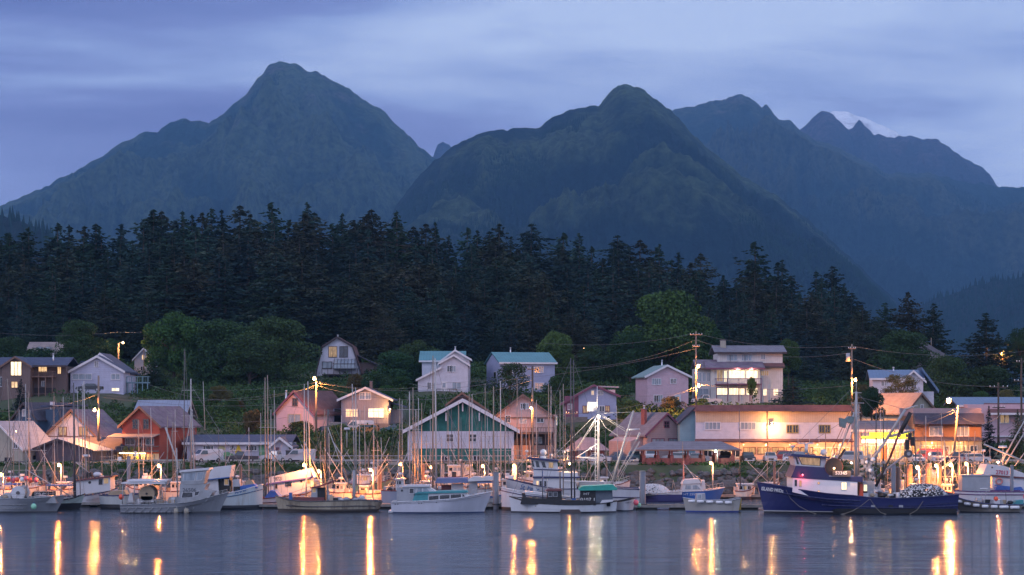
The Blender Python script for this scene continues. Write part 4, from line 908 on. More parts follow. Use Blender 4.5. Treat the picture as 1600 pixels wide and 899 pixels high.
# sign shop
h = H('sign_shop', 'brightly lit shop with yellow sign band right of the long building', 1332, 1427, 724, 266)
h.block(1332, 1427, 672, w_salmon, 9); h.eroof(1331, 1428, 673, 660, r_grey, 10, trim=t_white)
h.band(1346, 1425, 674.5, 686, mat('sign_backing', (.15, .17, .3), .6), 0, .25, 'sign_board')
sg = MB(); z0, z1 = h.L(0, 686)[1] + .08, h.L(0, 676)[1]; x0_, x1_ = h.L(1358, 0)[0], h.L(1419, 0)[0]; zc = (z0 + z1) / 2; rr_ = (z1 - z0) / 2
pts = [(x0_, z0), (x1_, z0)] + [(x1_ + rr_ * math.sin(t), zc - rr_ * math.cos(t)) for t in np.linspace(.3, 2.84, 8)] + [(x1_, z1), (x0_, z1)]
sg.prism(pts, -.3, -.252); sg.box(h.L(1346, 0)[0], x0_ - .005, -.3, -.252, z0, z0 + .25)
sg.build('lit_sign', mat('sign_yellow', (.8, .8, .05), .5, 0, emit=(.80, .95, .02), es=2.2), h.e)
sl_ = MB()
for x_ in (1405, 1416): q = h.L(x_, 681); sl_.ball((q[0], -.31, q[1]), .22, (.8, .1, 1.15), 10, 6)
sl_.build('sign_marks', t_dark, h.e)
h.band(1346, 1425, 673, 675.5, mat('sign_pink', (.8, .3, .3), .5, 0, emit=(1, .22, .25), es=1.2), 0, .28, 'sign_strip'); h.band(1346, 1420, 687, 692.5, mat('light_box', (.9, .9, .9), .5, 0, emit=(1, .84, .66), es=1.2), 0, .2, 'light_box')
h.win(1346, 697, 1360, 716, 's', y=0, n=2); h.win(1362, 697, 1373, 716, 's', n=1); h.door(1376, 696, 1386, 720, mat('door_orange', (.6, .18, .05), .5)); h.win(1389, 697, 1405, 716, 's', n=2); h.win(1408, 697, 1423, 716, 's', n=2)
for x_ in (1350, 1372, 1395, 1416): q = h.L(x_, 694); lamp(h.e, q[0], -1.1, q[1], 35, (1, .62, .3), .09, 20)
h = H('weathered_barn', 'weathered gabled house with tan roof rising behind the brown shop', 1388, 1465, 690, 288, 30, cat='house')
h.wall([(1414, 645), (1439, 617), (1468, 646)], w_tan, 11); h.roof([(1412, 646), (1439, 616), (1470, 648)], r_tan, 12, trim=t_brown); h.win(1440, 633, 1444, 638, 'd')
h = H('brown_shop', 'brown diagonal board shop with two white framed windows under the brightest lamp', 1429, 1534, 726, 264)
h.block(1429, 1534, 646, w_wood, 10); h.block(1428, 1535, 638, w_shing, 9.5, .6, 650, 'parapet')
(a, z0), (b, z1) = h.L(1427, 663), h.L(1536, 646)
MB().hexa([(a, -1.1, z0), (b, -1.1, z0), (b, -.004, z0 + .01), (a, -.004, z0 + .01), (a, -.3, z1), (b, -.3, z1), (b, .58, z1 + .02), (a, .58, z1 + .02)]).build('mansard_roof', r_dark, h.e)
for a in (1453, 1494): h.win(a, 667, a + 19, 681, 'c', n=2, tr=t_white); 
(a, z0), (b, z1) = h.L(1428, 689), h.L(1530, 683)
MB().hexa([(a, -1.9, z0), (b, -1.9, z0), (b, -.01, z0 + .15), (a, -.01, z0 + .15), (a, -1.9, z0 + .1), (b, -1.9, z0 + .1), (b, -.01, z1), (a, -.01, z1)]).build('awning', r_dark, h.e)
h.band(1429, 1534, 690, 726, w_beige, 0, .04, 'ground_floor_wall'); h.win(1438, 697, 1452, 706, 's', y=-.04, n=1); h.win(1455, 697, 1470, 706, 's', y=-.04, n=1); h.win(1488, 697, 1509, 706, 's', y=-.04, n=2); h.win(1516, 697, 1526, 706, 'd', y=-.04); h.door(1475, 698, 1482, 720, t_brown, -.04)
for x_ in (1454, 1498): q = h.L(x_, 692); lamp(h.e, q[0], -1, q[1], 60, (1, .6, .3), .06, 14)
h = H('blue_roof_house', 'white house with pale blue metal roof and small front gable on the right hillside', 1364, 1440, 642, 322, -6)
h.block(1364, 1440, 592, w_white, 8); h.eroof(1362, 1441, 592, 579, r_blue, 9, ex=.3); h.wall([(1412, 594), (1426, 582), (1441, 594)], w_white, 4, -.8); h.roof([(1410, 596), (1426, 581), (1443, 596)], r_blue, 5, -.8); h.block(1440, 1458, 612, w_white, 8, 0); h.roof([(1440, 580), (1465, 614)], r_blue, 8, 0, eh=.1, trim=None, th=.5)
h.win(1378, 596, 1381, 603, 'd'); h.win(1383, 596, 1385, 603, 'd'); h.win(1374, 624, 1379, 633, 'd'); h.win(1424, 598, 1430, 606, 'd', y=-.8); h.pipe(1399, 574, 581, 4)
h = H('pink_store', 'pink building with blue and brown roofs at the right picture edge', 1512, 1610, 700, 298)
h.block(1512, 1612, 632, w_pink, 8); h.eroof(1506, 1614, 634, 622, r_blue, 9, 3); h.eroof(1548, 1614, 646, 632, r_brown, 7, -1.2, trim=t_white); h.win(1563, 649, 1569, 661, 'm', n=0); h.win(1570.5, 649, 1576, 661, 'm'); h.win(1592, 649, 1600, 661, 'd'); h.band(1545, 1612, 681, 683, t_white, 0, .4); h.door(1565, 690, 1575, 712, t_dark)
h = H('far_grey_house', 'grey gabled roof peeking out between trees high on the right', 1438, 1470, 574, 392)
h.wall([(1430, 545), (1436, 538), (1470, 558)], w_grey, 8); h.roof([(1430, 534), (1474, 560)], r_grey, 9, trim=None, th=.9); h.win(1449, 560, 1455, 567, 'd')
h = H('shingle_cottage', 'rose shingled cottage with magenta trimmed attic window behind the brick shelter', 1010, 1070, 727, 268, 24)
h.wall([(1010, 677), (1041, 648), (1070, 675)], w_shing, 9); h.roof([(1007, 680), (1041, 647), (1073, 678)], r_grey, 9, trim=t_mag); h.win(1038, 659, 1045, 668, 'd', h=1, n=1, tr=t_mag); h.win(1018, 686, 1037, 691, 'c', n=2, tr=t_mag); h.win(1045, 686, 1065, 691, 'c', n=2, tr=t_mag); h.chimney(1021, 1025, 640, 655, 2.5); h.pipe(1023, 635, 642, 2.9)
h.wall([(990, 690), (1010, 680)], w_shing, 6, 1)
# hipped restroom and brick shelter
def hip(e, a, b, y0, y1, z0, z1, rx, m, name='roof'):
    ym = (y0 + y1) / 2
    MB().add([(a, y0, z0), (b, y0, z0), (b, y1, z0), (a, y1, z0), (a + rx, ym, z1), (b - rx, ym, z1)], [(0, 1, 5, 4), (1, 2, 5), (2, 3, 4, 5), (3, 0, 4), (0, 3, 2, 1)]).build(name, m, e)
h = H('brick_restroom', 'small brick building with pyramid metal roof behind the white sedan', 892, 945, 725, 264, cat='building')
h.block(892, 945, 704, w_brick, 6); hip(h.e, h.L(884, 0)[0], h.L(953, 0)[0], -.8, 6.8, h.L(0, 704)[1] + .01, h.L(0, 684)[1], 1.9, mat('roof_seam', (.16, .14, .18), .5, .2, 1, pat='ribs', pw=.5)); h.door(908, 706, 915, 722, mat('door_blue', (.03, .15, .35), .5)); h.win(925, 708, 932, 713, 'd')
h = H('brick_shelter', 'open brick picnic shelter with dark hipped roof facing the harbour', 1003, 1155, 727, 247.6, cat='shelter')
hip(h.e, h.L(993, 0)[0], h.L(1159, 0)[0], -.6, 4.6, h.L(0, 703)[1], h.L(0, 690)[1], 2.2, r_grey); h.band(993, 1159, 702.6, 704.5, t_brown, -.55, .06, 'eave_beam')
for x_ in (1006, 1028, 1050, 1075, 1099, 1120, 1145):
    q = h.L(x_, 704)
    for y_ in (0, 3.8): MB().box(q[0] - .09, q[0] + .09, y_, y_ + .2, 1.1, q[1]).box(q[0] - .2, q[0] + .2, y_ - .1, y_ + .3, -.6, 1.1).build('brick_post', w_brick, h.e)
lw = MB()
for a, b_ in ((1006, 1028), (1028, 1050), (1050, 1075), (1075, 1099), (1120, 1145)): lw.box(h.L(a, 0)[0] + .21, h.L(b_, 0)[0] - .21, -.05, .2, -.6, .8)
lw.build('parapet_wall', w_brick, h.e)
h = H('grey_shed', 'dark sloping shed roof just behind the ridge of the green hall', 700, 760, 655, 318, cat='shed')
h.wall([(702, 630), (722, 616), (760, 640)], w_dark, 6); h.roof([(699, 632), (722, 615), (764, 643)], r_dark, 6, trim=t_brown)
# ------------------------------------------------------------------ cars
m_tyre = mat('tyre_rubber', (.02, .02, .022), .8, .2, 3); m_rim = mat('rim_metal', (.35, .35, .37), .4, .1, 2, metal=.8); m_glass = mat('car_glass', (.03, .04, .05), .08, .2, 1, spec=.9); m_chrome = mat('chrome', (.6, .6, .62), .2, .05, 1, metal=1)
m_hl = mat('headlight_glass', (.6, .6, .6), .2, .1, 2); m_tl = mat('tail_light', (.4, .02, .02), .3, .1, 2)
def carm(k, c): return mat('paint_' + k, c, .32, .06, 1, spec=.7)
CARP = {  # side profile (length along x, height), glass outline, width
 'pickup': ([(-2.6, .45), (-2.6, 1.02), (-.55, 1.05), (-.45, 1.08), (-.3, 1.72), (.75, 1.74), (1.15, 1.12), (2.4, 1.0), (2.6, .8), (2.6, .45)], [(-.28, 1.12), (-.18, 1.62), (.7, 1.64), (1.02, 1.14)], 1.85),
 'van': ([(-2.4, .4), (-2.45, 1.9), (-2.2, 2.1), (1.2, 2.1), (1.9, 1.25), (2.4, 1.1), (2.5, .75), (2.5, .4)], [(.35, 1.3), (.35, 1.9), (1.15, 1.9), (1.7, 1.3)], 1.9),
 'sedan': ([(-2.3, .35), (-2.35, .9), (-1.5, .98), (-.95, 1.4), (.45, 1.42), (1.15, .98), (2.2, .82), (2.35, .6), (2.35, .35)], [(-1.3, 1.0), (-.9, 1.34), (.42, 1.36), (.98, 1.0)], 1.75),
 'wagon': ([(-2.2, .38), (-2.3, 1.0), (-2.1, 1.5), (.5, 1.55), (1.15, 1.05), (2.15, .92), (2.3, .65), (2.3, .38)], [(-2.0, 1.05), (-1.9, 1.44), (.45, 1.47), (.98, 1.07)], 1.75),
 'suv': ([(-2.3, .45), (-2.35, 1.15), (-2.2, 1.78), (.6, 1.82), (1.15, 1.2), (2.2, 1.08), (2.35, .8), (2.35, .45)], [(-2.1, 1.2), (-2.0, 1.68), (.55, 1.7), (.95, 1.22)], 1.85)}
def car(kind, px, py, D, rz, pm, label, z=None):
    prof, gl, w = CARP[kind]; p = W(px, py, D); z = (3.345 if D < 262 else gz(p.x, D)) if z is None else p.z
    e = empty('parked_car' if kind not in ('pickup', 'van') else ('pickup_truck' if kind == 'pickup' else 'parked_van'), (p.x, D, z), R(rz), label, {'pickup': 'pickup', 'van': 'van'}.get(kind, 'car'), 'vehicles parked along the streets')
    k_ = .74 if D < 262 else .85; e.scale = (k_, k_, k_)
    hw = w / 2; zb = 1.05 if kind != 'van' else 1.25
    low = [q for q in prof if q[1] <= zb + .12]
    b = MB(); n = len(prof)
    def wid(zv): return hw if zv <= zb else hw - (zv - zb) * .28
    vs = [(x, -wid(zv), zv) for x, zv in prof] + [(x, wid(zv), zv) for x, zv in prof]
    b.add(vs, [(i, (i + 1) % n, (i + 1) % n + n, i + n) for i in range(n)], sm=False)
    # side walls as fans about the middle height line
    for s_ in (0, n): b.add([vs[i + s_] for i in range(n)], [tuple(range(n)) if s_ else tuple(range(n))[::-1]])
    bd = b.build('body', pm, e)
    for sgn in (-1, 1):
        g = [(x, sgn * (wid(zv) + .012), zv) for x, zv in gl]
        MB().add(g + [(x, y - sgn * .02, zv) for x, y, zv in g], [(0, 1, 2, 3), (7, 6, 5, 4), (0, 4, 5, 1), (1, 5, 6, 2), (2, 6, 7, 3), (3, 7, 4, 0)]).build('side_window', m_glass, e)
    # windscreen and rear glass
    k = [i for i in range(n - 1) if prof[i][1] > zb + .25 and prof[i + 1][1] < zb + .2][0]
    def strip(a, c, nm):
        a, c = Vector((a[0], 0, a[1])), Vector((c[0], 0, c[1])); d = (c - a); nn = Vector((d.z, 0, -d.x)).normalized(); nn = nn if nn.x * (1 if a.x > 0 or nm == 'windscreen' else -1) > 0 else -nn
        a2, c2 = a + d * .1 + nn * .012, a + d * .88 + nn * .012
        wa, wc = wid(a2.z) - .1, wid(c2.z) - .1
        q = [(a2.x, -wa, a2.z), (a2.x, wa, a2.z), (c2.x, wc, c2.z), (c2.x, -wc, c2.z)]
        MB().add(q + [(x - nn.x * .02, y, zv - nn.z * .02) for x, y, zv in q], [(0, 1, 2, 3), (7, 6, 5, 4), (0, 4, 5, 1), (1, 5, 6, 2), (2, 6, 7, 3), (3, 7, 4, 0)]).build(nm, m_glass, e)
    strip(prof[k], prof[k + 1], 'windscreen')
    kr = [i for i in range(n - 1) if prof[i][1] < zb + .2 and prof[i + 1][1] > zb + .25][0]
    strip(prof[kr + 1], prof[kr], 'rear_window')
    L_ = prof[-1][0]; f = L_ - .8
    for x in (-1.45, f - .15):
        for sgn in (-1, 1):
            t = MB().tube((x, sgn * (hw - .2), .34), (x, sgn * (hw + .02), .34), .34, n=14).build('wheel', m_tyre, e)
            MB().tube((x, sgn * (hw + .022), .34), (x, sgn * (hw + .035), .34), .19, n=10).build('rim', m_rim, t)
    for sgn in (-1, 1):
        MB().box(L_ + .003, L_ + .03, sgn * (hw - .35) - .16, sgn * (hw - .35) + .16, .62, .78).build('headlight', m_hl, e)
        MB().box(-L_ + .02 if kind != 'pickup' else -2.63, -2.33 if kind != 'pickup' else -2.605, sgn * (hw - .2) - .1, sgn * (hw - .2) + .1, .7, .95).build('tail_light', m_tl, e)
    MB().box(L_ + .004, L_ + .1, -hw + .05, hw - .05, .4, .56).build('bumper', m_chrome, e)
    MB().box(L_ + .002, L_ + .02, -.45, .45, .6, .78).build('grille', m_tyre, e)
    return e
pb, pw_, pr, pn, ps, po = carm('black', (.02, .022, .03)), carm('white', (.45, .45, .48)), carm('red', (.3, .03, .03)), carm('navy', (.03, .05, .1)), carm('silver', (.33, .33, .36)), carm('orange', (.42, .17, .05))
pt, pg = carm('teal', (.05, .12, .15)), carm('gold', (.3, .24, .15))
for a in [('van', 324, 727, 254, 215, pw_, 'pale van with logo parked before the mural building'), ('pickup', 378, 733, 254, 185, pb, 'black pickup with a bed rack below the yellow mural'), ('pickup', 433, 727, 258, 160, pw_, 'white pickup at the right end of the mural building'),
          ('van', 470, 726, 254, 178, ps, 'silver van behind the tall troller poles near the dock lamp'), ('sedan', 932, 727, 250, 170, pw_, 'white sedan with red tail light beside the brick restroom'), ('pickup', 970, 727, 251, 178, pn, 'navy pickup left of the teal off roader'),
          ('suv', 992, 727, 252, 262, pt, 'teal off roader facing the harbour left of the brick shelter'), ('van', 1017, 727, 256, 270, pw_, 'white van standing behind the brick shelter wall'), ('wagon', 1056, 727, 256, 175, pw_, 'white wagon seen between the shelter posts'),
          ('sedan', 1085, 727, 257, 182, ps, 'silver car under the shelter roof by the green lamp'), ('pickup', 1135, 725, 252, 255, pn, 'dark blue pickup nosing out at the right end of the shelter'), ('pickup', 1168, 726, 250, 272, pb, 'black pickup facing the harbour below the long building'),
          ('pickup', 1203, 726, 250, 268, ps, 'silver pickup with chrome grille facing the harbour'), ('suv', 1222, 727, 257, 185, pr, 'red car behind the silver pickup with chrome grille'), ('sedan', 1232, 726, 250, 262, pw_, 'white sedan half hidden by the weeds above the bank'),
          ('sedan', 1263, 727, 250, 175, pr, 'maroon car behind the navy boat wheelhouse'), ('suv', 1325, 727, 254, 180, ps, 'grey off roader behind the navy boat mast'), ('van', 1448, 722, 258, 180, pr, 'long red van with pale roof before the brown shop'),
          ('sedan', 1431, 726, 250, 275, pw_, 'white sedan facing the harbour above the row of dock lamps'), ('suv', 1462, 726, 249, 268, ps, 'silver off roader facing the harbour above the dock lamps'), ('pickup', 1497, 724, 252, 180, pn, 'dark blue pickup under the brightest street lamp'),
          ('wagon', 1524, 725, 249, 20, pw_, 'white wagon at the right end of the parking row'), ('pickup', 1512, 722, 257, 182, pb, 'black pickup behind the white wagon')]:
    car(*a)
for a in [('van', 560, 677, 303, 188, pw_, 'white minivan parked below the grey house'), ('wagon', 570, 678, 300, 175, po, 'orange brown wagon in front of the white minivan'), ('suv', 522, 677, 303, 180, pn, 'dark vehicle on the drive between pink and grey houses'), ('sedan', 616, 677, 302, 185, pt, 'blue teal car right of the grey house'),
          ('pickup', 1104, 632, 333, 190, pw_, 'white pickup on the drive of the white three storey house'), ('sedan', 140, 612, 328, 180, pb, 'black car under the lavender gabled house')]:
    car(*a, z=0)
# ------------------------------------------------------------------ boat kit
def hullm(k, c, bottom=(.03, .03, .035), zb=.12, stripe=None, dirt=(.25, .2, .14), amt=.42, rough=.45):
    sp = []
    if stripe: sp.append(stripe)
    sp.append((zb, bottom))
    return mat('hull_' + k, c, rough, .07, .8, stretch=(1.5, 1.5, .18), col2=dirt, c2amt=amt, split=sp)
b_white = mat('boat_white', (.52, .52, .55), .45, .07, 1.2, stretch=(1, 1, .3), col2=(.4, .38, .33), c2amt=.36); b_grey = mat('boat_grey', (.30, .31, .34), .5, .1, 1.5); b_alu = mat('boat_aluminium', (.30, .31, .33), .45, .15, 1.0, metal=.5, col2=(.2, .19, .17), c2amt=.45)
b_blue = mat('boat_blue', (.03, .10, .30), .5, .1, 1.5); b_navy = mat('boat_navy', (.022, .026, .095), .4, .12, 1.2); b_black = mat('boat_black', (.015, .015, .018), .6, .2, 2); b_deck = mat('boat_deck', (.20, .19, .19), .8, .2, 1.5)
b_tealc = mat('cover_teal', (.05, .24, .27), .7, .15, 1.5, bump=.3); b_tealg = mat('cover_green', (.03, .30, .24), .7, .15, 1.5, bump=.3); b_tarp = mat('tarp_blue', (.05, .12, .40), .6, .2, 1.6, bump=.6); b_tarp2 = mat('tarp_slate', (.13, .17, .32), .7, .12, 1.6, bump=.3)
b_mar = mat('boat_maroon', (.13, .04, .045), .6, .15, 2); b_ply = mat('plywood', (.34, .26, .18), .8, .15, 1.5); b_mast = mat('mast_white', (.36, .35, .35), .5, .12, 1.2, stretch=(4, 4, .6)); b_mastd = mat('mast_dark', (.085, .08, .085), .6, .2, 1.2); b_mastw = mat('mast_wood', (.26, .21, .17), .7, .2, 1.5, stretch=(4, 4, .5))
b_wire = mat('rigging_wire', (.14, .14, .15), .6, .1, 2); b_rope = mat('rope', (.30, .27, .22), .9, .2, 6); b_buoy = mat('buoy_orange', (.75, .10, .05), .5, .15, 2); b_buoyp = mat('buoy_pink', (.75, .12, .16), .5, .15, 2); b_buoyg = mat('buoy_green', (.25, .55, .38), .5, .15, 2); b_fend = mat('fender_white', (.70, .70, .72), .45, .08, 2)
b_txt = mat('lettering_dark', (.03, .035, .05), .6, .1, 3); b_txtw = mat('lettering_white', (.75, .75, .75), .6, .05, 3); b_txtb = mat('lettering_blue', (.03, .13, .34), .6, .05, 3); b_txtr = mat('lettering_red', (.38, .03, .08), .6, .05, 3)
b_rust = mat('rust', (.20, .085, .035), .9, .3, 3)

class Boat:
    def __init__(s, name, label, sheer, wl, D, B=2.0, hull=None, bow=1, rail=b_black, group=None, cat='boat', deckdrop=.45, transom=.75, flare=.62, depth=.9, yaw=0, fullness=2.4, dk=None):
        """sheer: px points stern -> bow; wl: (stern px x, bow px x) at the waterline; bow=1 right, -1 left"""
        s.D, s.bow, s.B = D, bow, B; s.wlp = YH + CH * F / D; s.S = S(D)
        s.cx = (wl[0] + wl[1]) / 2; s.e = empty(name, ((s.cx - CX) * s.S, D, 0), R(yaw), label, cat, group)
        n = 30; t = np.linspace(0, 1, n + 1)
        P = np.array([s.L(*p) for p in sheer]); cl = np.concatenate([[0], np.cumsum(np.hypot(*np.diff(P, axis=0).T))]); cl /= cl[-1]
        s.xs, s.zs = np.interp(t, cl, P[:, 0]), np.interp(t, cl, P[:, 1])
        w0, w1 = s.L(wl[0], 0)[0], s.L(wl[1], 0)[0]; s.xw = w0 + (w1 - w0) * t
        pl = np.where(t < .42, transom + (1 - transom) * np.sin(np.clip(t / .42, 0, 1) * math.pi / 2), 1 - np.clip((t - .42) / .58, 0, 1) ** fullness)
        s.b = B * np.maximum(pl, .012); s.bw = s.b * np.interp(t, [0, .5, .8, 1], [.9, .93, flare + .1, flare]) 
        s.bw[-1] = .01
        rows = []
        for i in range(n + 1):
            def pt(f, z, bb): return (s.xw[i] + (s.xs[i] - s.xw[i]) * f, -bb, z)
            z = s.zs[i]; b_, w_ = s.b[i], s.bw[i]
            R_ = [pt(1, z, b_), pt(.7, z * .7, w_ + (b_ - w_) * .6), pt(.4, z * .4, w_ + (b_ - w_) * .3), pt(.12, .12 * z, w_ * 1.0), pt(-.1, -.3, w_ * .85), pt(-.25, -depth, .02)]
            rows.append(R_)
        m = len(rows[0]); mb = MB(); vs = []
        for R_ in rows: vs += R_ + [(x, -y, z) for x, y, z in R_]
        fs = []
        for i in range(n):
            for j in range(m - 1):
                a = i * 2 * m + j; c = a + 2 * m; fs.append((a, a + 1, c + 1, c)); a += m; c += m; fs.append((a, c, c + 1, a + 1))
        fs.append(tuple(range(m)) + tuple(range(2 * m - 1, m - 1, -1)))
        k = n * 2 * m; fs.append(tuple(k + i for i in range(m)) + tuple(k + i for i in range(2 * m - 1, m - 1, -1)))
        mb.add(vs, fs, sm=False); s.hull = mb.build('hull', hull, s.e)
        db = MB(); dv = []
        for i in range(n + 1):
            x = s.xs[i]; zd = s.zs[i] - deckdrop * min(1, .35 + s.b[i] / B); q = max(.01, s.b[i] - .07); dv += [(x, -q, zd), (x, q, zd)]
        db.add(dv, [(2 * i, 2 * i + 1, 2 * i + 3, 2 * i + 2) for i in range(n)]); db.build('deck', dk or b_deck, s.e)
        if rail is not None:
            r = MB()
            for sg in (-1, 1): r.path([(s.xs[i], sg * s.b[i], s.zs[i] + .01) for i in range(0, n + 1, 2)], .055, 5)
            r.build('rub_rail', rail, s.e)
    def L(s, px, py): return ((px - s.cx) * s.S, (s.wlp - py) * s.S)
    def hy(s, x, z):
        i = range(len(s.xs)); q = [(s.xw[k] + (s.xs[k] - s.xw[k]) * min(1, max(0, z / s.zs[k]))) * s.bow for k in i]
        f = [min(1, max(0, z / s.zs[k])) for k in i]; bb = [s.bw[k] + (s.b[k] - s.bw[k]) * (f[k] * .9) for k in i]
        return float(np.interp(x * s.bow, q, bb))
    def strake(s, y0f, m, r=.04, t0=0, t1=1, name='strake'):      # a rail at a fraction of the freeboard
        mb = MB(); n = len(s.xs); a, b_ = int(t0 * (n - 1)), int(t1 * (n - 1)); P = []
        for k in range(a, b_ + 1):
            z = s.zs[k] * y0f; x = s.xw[k] + (s.xs[k] - s.xw[k]) * y0f; P.append((x, -s.bw[k] - (s.b[k] - s.bw[k]) * y0f - .01, z))
        mb.path(P, r, 5); return mb.build(name, m, s.e)
    def cab(s, pts, hw, m, name='cabin', parent=None, y=0):
        q = [s.L(*p) for p in pts]; return MB().prism(q, y - hw, y + hw).build(name, m, parent or s.e)
    def win(s, pts, y, st='d', tr=b_white, name='window', fw=.05, frame=True):
        q = [Vector(s.L(*p)) for p in pts]; c = sum(q, Vector((0, 0))) / len(q); f = s.e
        o = [(p + (p - c).normalized() * fw * 1.4) for p in q]
        f = MB().prism([tuple(p) for p in o], y - .03, y - .004).build(name, tr if frame else b_black, s.e)
        MB().prism([tuple(p) for p in q], y - .042, y - .032).build('pane', PANES[st], f); return f
    def rwin(s, x0, y0, x1, y1, y, st='d', tr=b_white): return s.win([(x0, y1), (x1, y1), (x1, y0), (x0, y0)], y, st, tr)
    def port(s, px, py, r, y, st='d', tr=b_black):
        x, z = s.L(px, py); f = MB().tube((x, y - .04, z), (x, y, z), r, n=14).build('porthole', tr, s.e); MB().tube((x, y - .05, z), (x, y - .042, z), r * .7, n=12).build('pane', PANES[st], f)
    def pole(s, x0, y0, x1, y1, r=.06, ly=0, m=b_mast, name='mast', r1=None, ly1=None):
        a, z0 = s.L(x0, y0); b_, z1 = s.L(x1, y1)
        return MB().tube((a, ly, z0), (b_, ly if ly1 is None else ly1, z1), r, r * .6 if r1 is None else r1, 8).build(name, m, s.e)
    def wires(s, segs, r=.016, ly=0, m=b_wire):
        mb = MB()
        for x0, y0, x1, y1 in segs:
            a, z0 = s.L(x0, y0); b_, z1 = s.L(x1, y1); mb.tube((a, ly, z0), (b_, ly, z1), r, r, 4, cap=False)
        return mb.build('rigging', m, s.e)
    def radar(s, px, py, ly=0, r=.35, foot=None):
        x, z = s.L(px, py); mb = MB().tube((x, ly, z), (x, ly, z + .22), r, r * .85, 12); 
        q = mb.build('radar_dome', b_white, s.e); zz = s.L(0, foot)[1] if foot else z - .6
        MB().tube((x, ly, zz), (x, ly, z - .002), .045, n=6).build('radar_post', b_mast, s.e)
    def text(s, txt, px, py, h, m=b_txt, y=None, tilt=0.0, shear=0, wpx=None, bold=False, hullfit=True, parent=None):
        cu = bpy.data.curves.new('lettering', 'FONT'); cu.body = txt; cu.size = h * s.S * 1.38; cu.extrude = .0; cu.shear = shear; cu.resolution_u = 2; cu.offset = .012 if bold else 0
        o = bpy.data.objects.new('tmp', cu); me = bpy.data.meshes.new_from_object(o); bpy.data.objects.remove(o)
        n = len(me.vertices); co = np.empty(n * 3); me.vertices.foreach_get('co', co); co = co.reshape(-1, 3)
        if wpx: co[:, 0] *= wpx * s.S / max(.01, co[:, 0].max() - co[:, 0].min())
        c, sn = math.cos(R(tilt)), math.sin(R(tilt)); X = co[:, 0] * c - co[:, 1] * sn; Z = co[:, 0] * sn + co[:, 1] * c
        x0, z0 = s.L(px, py); X += x0; Z += z0
        Y = np.array([-(s.hy(a, b_)) - .035 for a, b_ in zip(X, Z)]) if y is None else np.full(n, y)
        me.vertices.foreach_set('co', np.stack([X, Y, Z], -1).ravel()); me.update(); me.name = 'lettering'
        return link('lettering', me, m, parent or s.e)
    def railing(s, x0, y0, x1, y1, h=.75, n=6, ly=None, m=b_mast):
        mb = MB()
        P = []
        for i in range(n + 1):
            px, py = x0 + (x1 - x0) * i / n, y0 + (y1 - y0) * i / n; x, z = s.L(px, py); y = -(s.hy(x, z) - .08) if ly is None else ly
            mb.tube((x, y, z - .1), (x, y, z + h), .022, n=4); P.append((x, y, z + h))
        mb.path(P, .025, 4); mb.path([(a, b_, c - h * .5) for a, b_, c in P], .016, 4); mb.build('railing', m, s.e)
def clutter(b, xa, xb, y, hw=1.0, n=16):
    for _ in range(n):
        q = MB(); x, z = b.L(random.uniform(xa, xb), y); yy = random.uniform(-hw, hw * .5); s_ = random.uniform(.1, .24); k = random.random()
        if k < .4: q.box(x - s_ * 1.3, x + s_ * 1.3, yy - s_, yy + s_, z - .4, z + s_ * 1.3); nm = 'crate'
        elif k < .6: q.tube((x, yy, z - .4), (x, yy, z + s_ * 2), s_, s_, 9); nm = 'bucket'
        elif k < .8: q.ball((x, yy, z + .05), s_ * 1.2, (1.3, 1, .8), 7, 5, jit=.2); nm = 'net_bundle'
        else: q.tube((x, yy, z - .2), (x + random.uniform(-.3, .3), yy, z + random.uniform(.5, 1.4)), .025, n=4); nm = 'stanchion'
        q.build(nm, random.choice((b_grey, b_ply, b_black, b_white)), b.e)
def mound(name, px0, px1, pyb, pyt, D, ly, m, label, cat, r=.085, n=900, group=None, sink=.2, dark=.58):
    x0, x1 = (px0 - CX) * S(D), (px1 - CX) * S(D); zb, zt = CH + (YH - pyb) * S(D), CH + (YH - pyt) * S(D)
    mb = MB(); cx, hw = (x0 + x1) / 2, (x1 - x0) / 2
    hf = lambda u, v: max(0, 1 - abs(u) ** 2.6) ** .7 * max(0, 1 - abs(v) ** 2.2) ** .7
    N = 14; vs = [(u * hw, v * 1.25, hf(u, v) * (zt - zb) * .93 - sink) for v in np.linspace(-1, 1, 8) for u in np.linspace(-1, 1, N)]
    mb.add(vs, [(j * N + i, j * N + i + 1, (j + 1) * N + i + 1, (j + 1) * N + i) for j in range(7) for i in range(N - 1)], m=1)
    for i in range(n):
        u, v = random.uniform(-1, 1), random.uniform(-1, .6); z = hf(u, v) * (zt - zb)
        mb.ball((u * hw, v * 1.25, z), r, (random.uniform(.8, 1.7), 1, random.uniform(.7, 1)), 5, 3, m=0 if random.random() > dark else 1, jit=.15)
    o = mb.build(name, [m, mat('net_web', (.05, .05, .055), .95, .3, 6)], None, (cx, D + ly, zb)); return tag(o, label, cat, group)
def fender(px, py, D, ly, label, m=b_fend, r=.13, ln=.55, horiz=True, group='white cylinder fenders hung along the skiffs', name='fender'):
    p = W(px, py, D); q = MB(); a = (-ln / 2, 0, 0) if horiz else (0, 0, -ln / 2)
    b_ = tuple(-v for v in a); k = r / 3
    d = (1, 0, 0) if horiz else (0, 0, 1)
    c0 = tuple(a[i] - d[i] * k for i in range(3)); c1 = tuple(b_[i] + d[i] * k for i in range(3))
    q.tube(a, b_, r, r, 10).tube(c0, a, r * .5, r, 10).tube(b_, c1, r, r * .5, 10)
    tag(q.build(name, m, None, (p.x, D + ly, p.z)), label, 'fender', group)
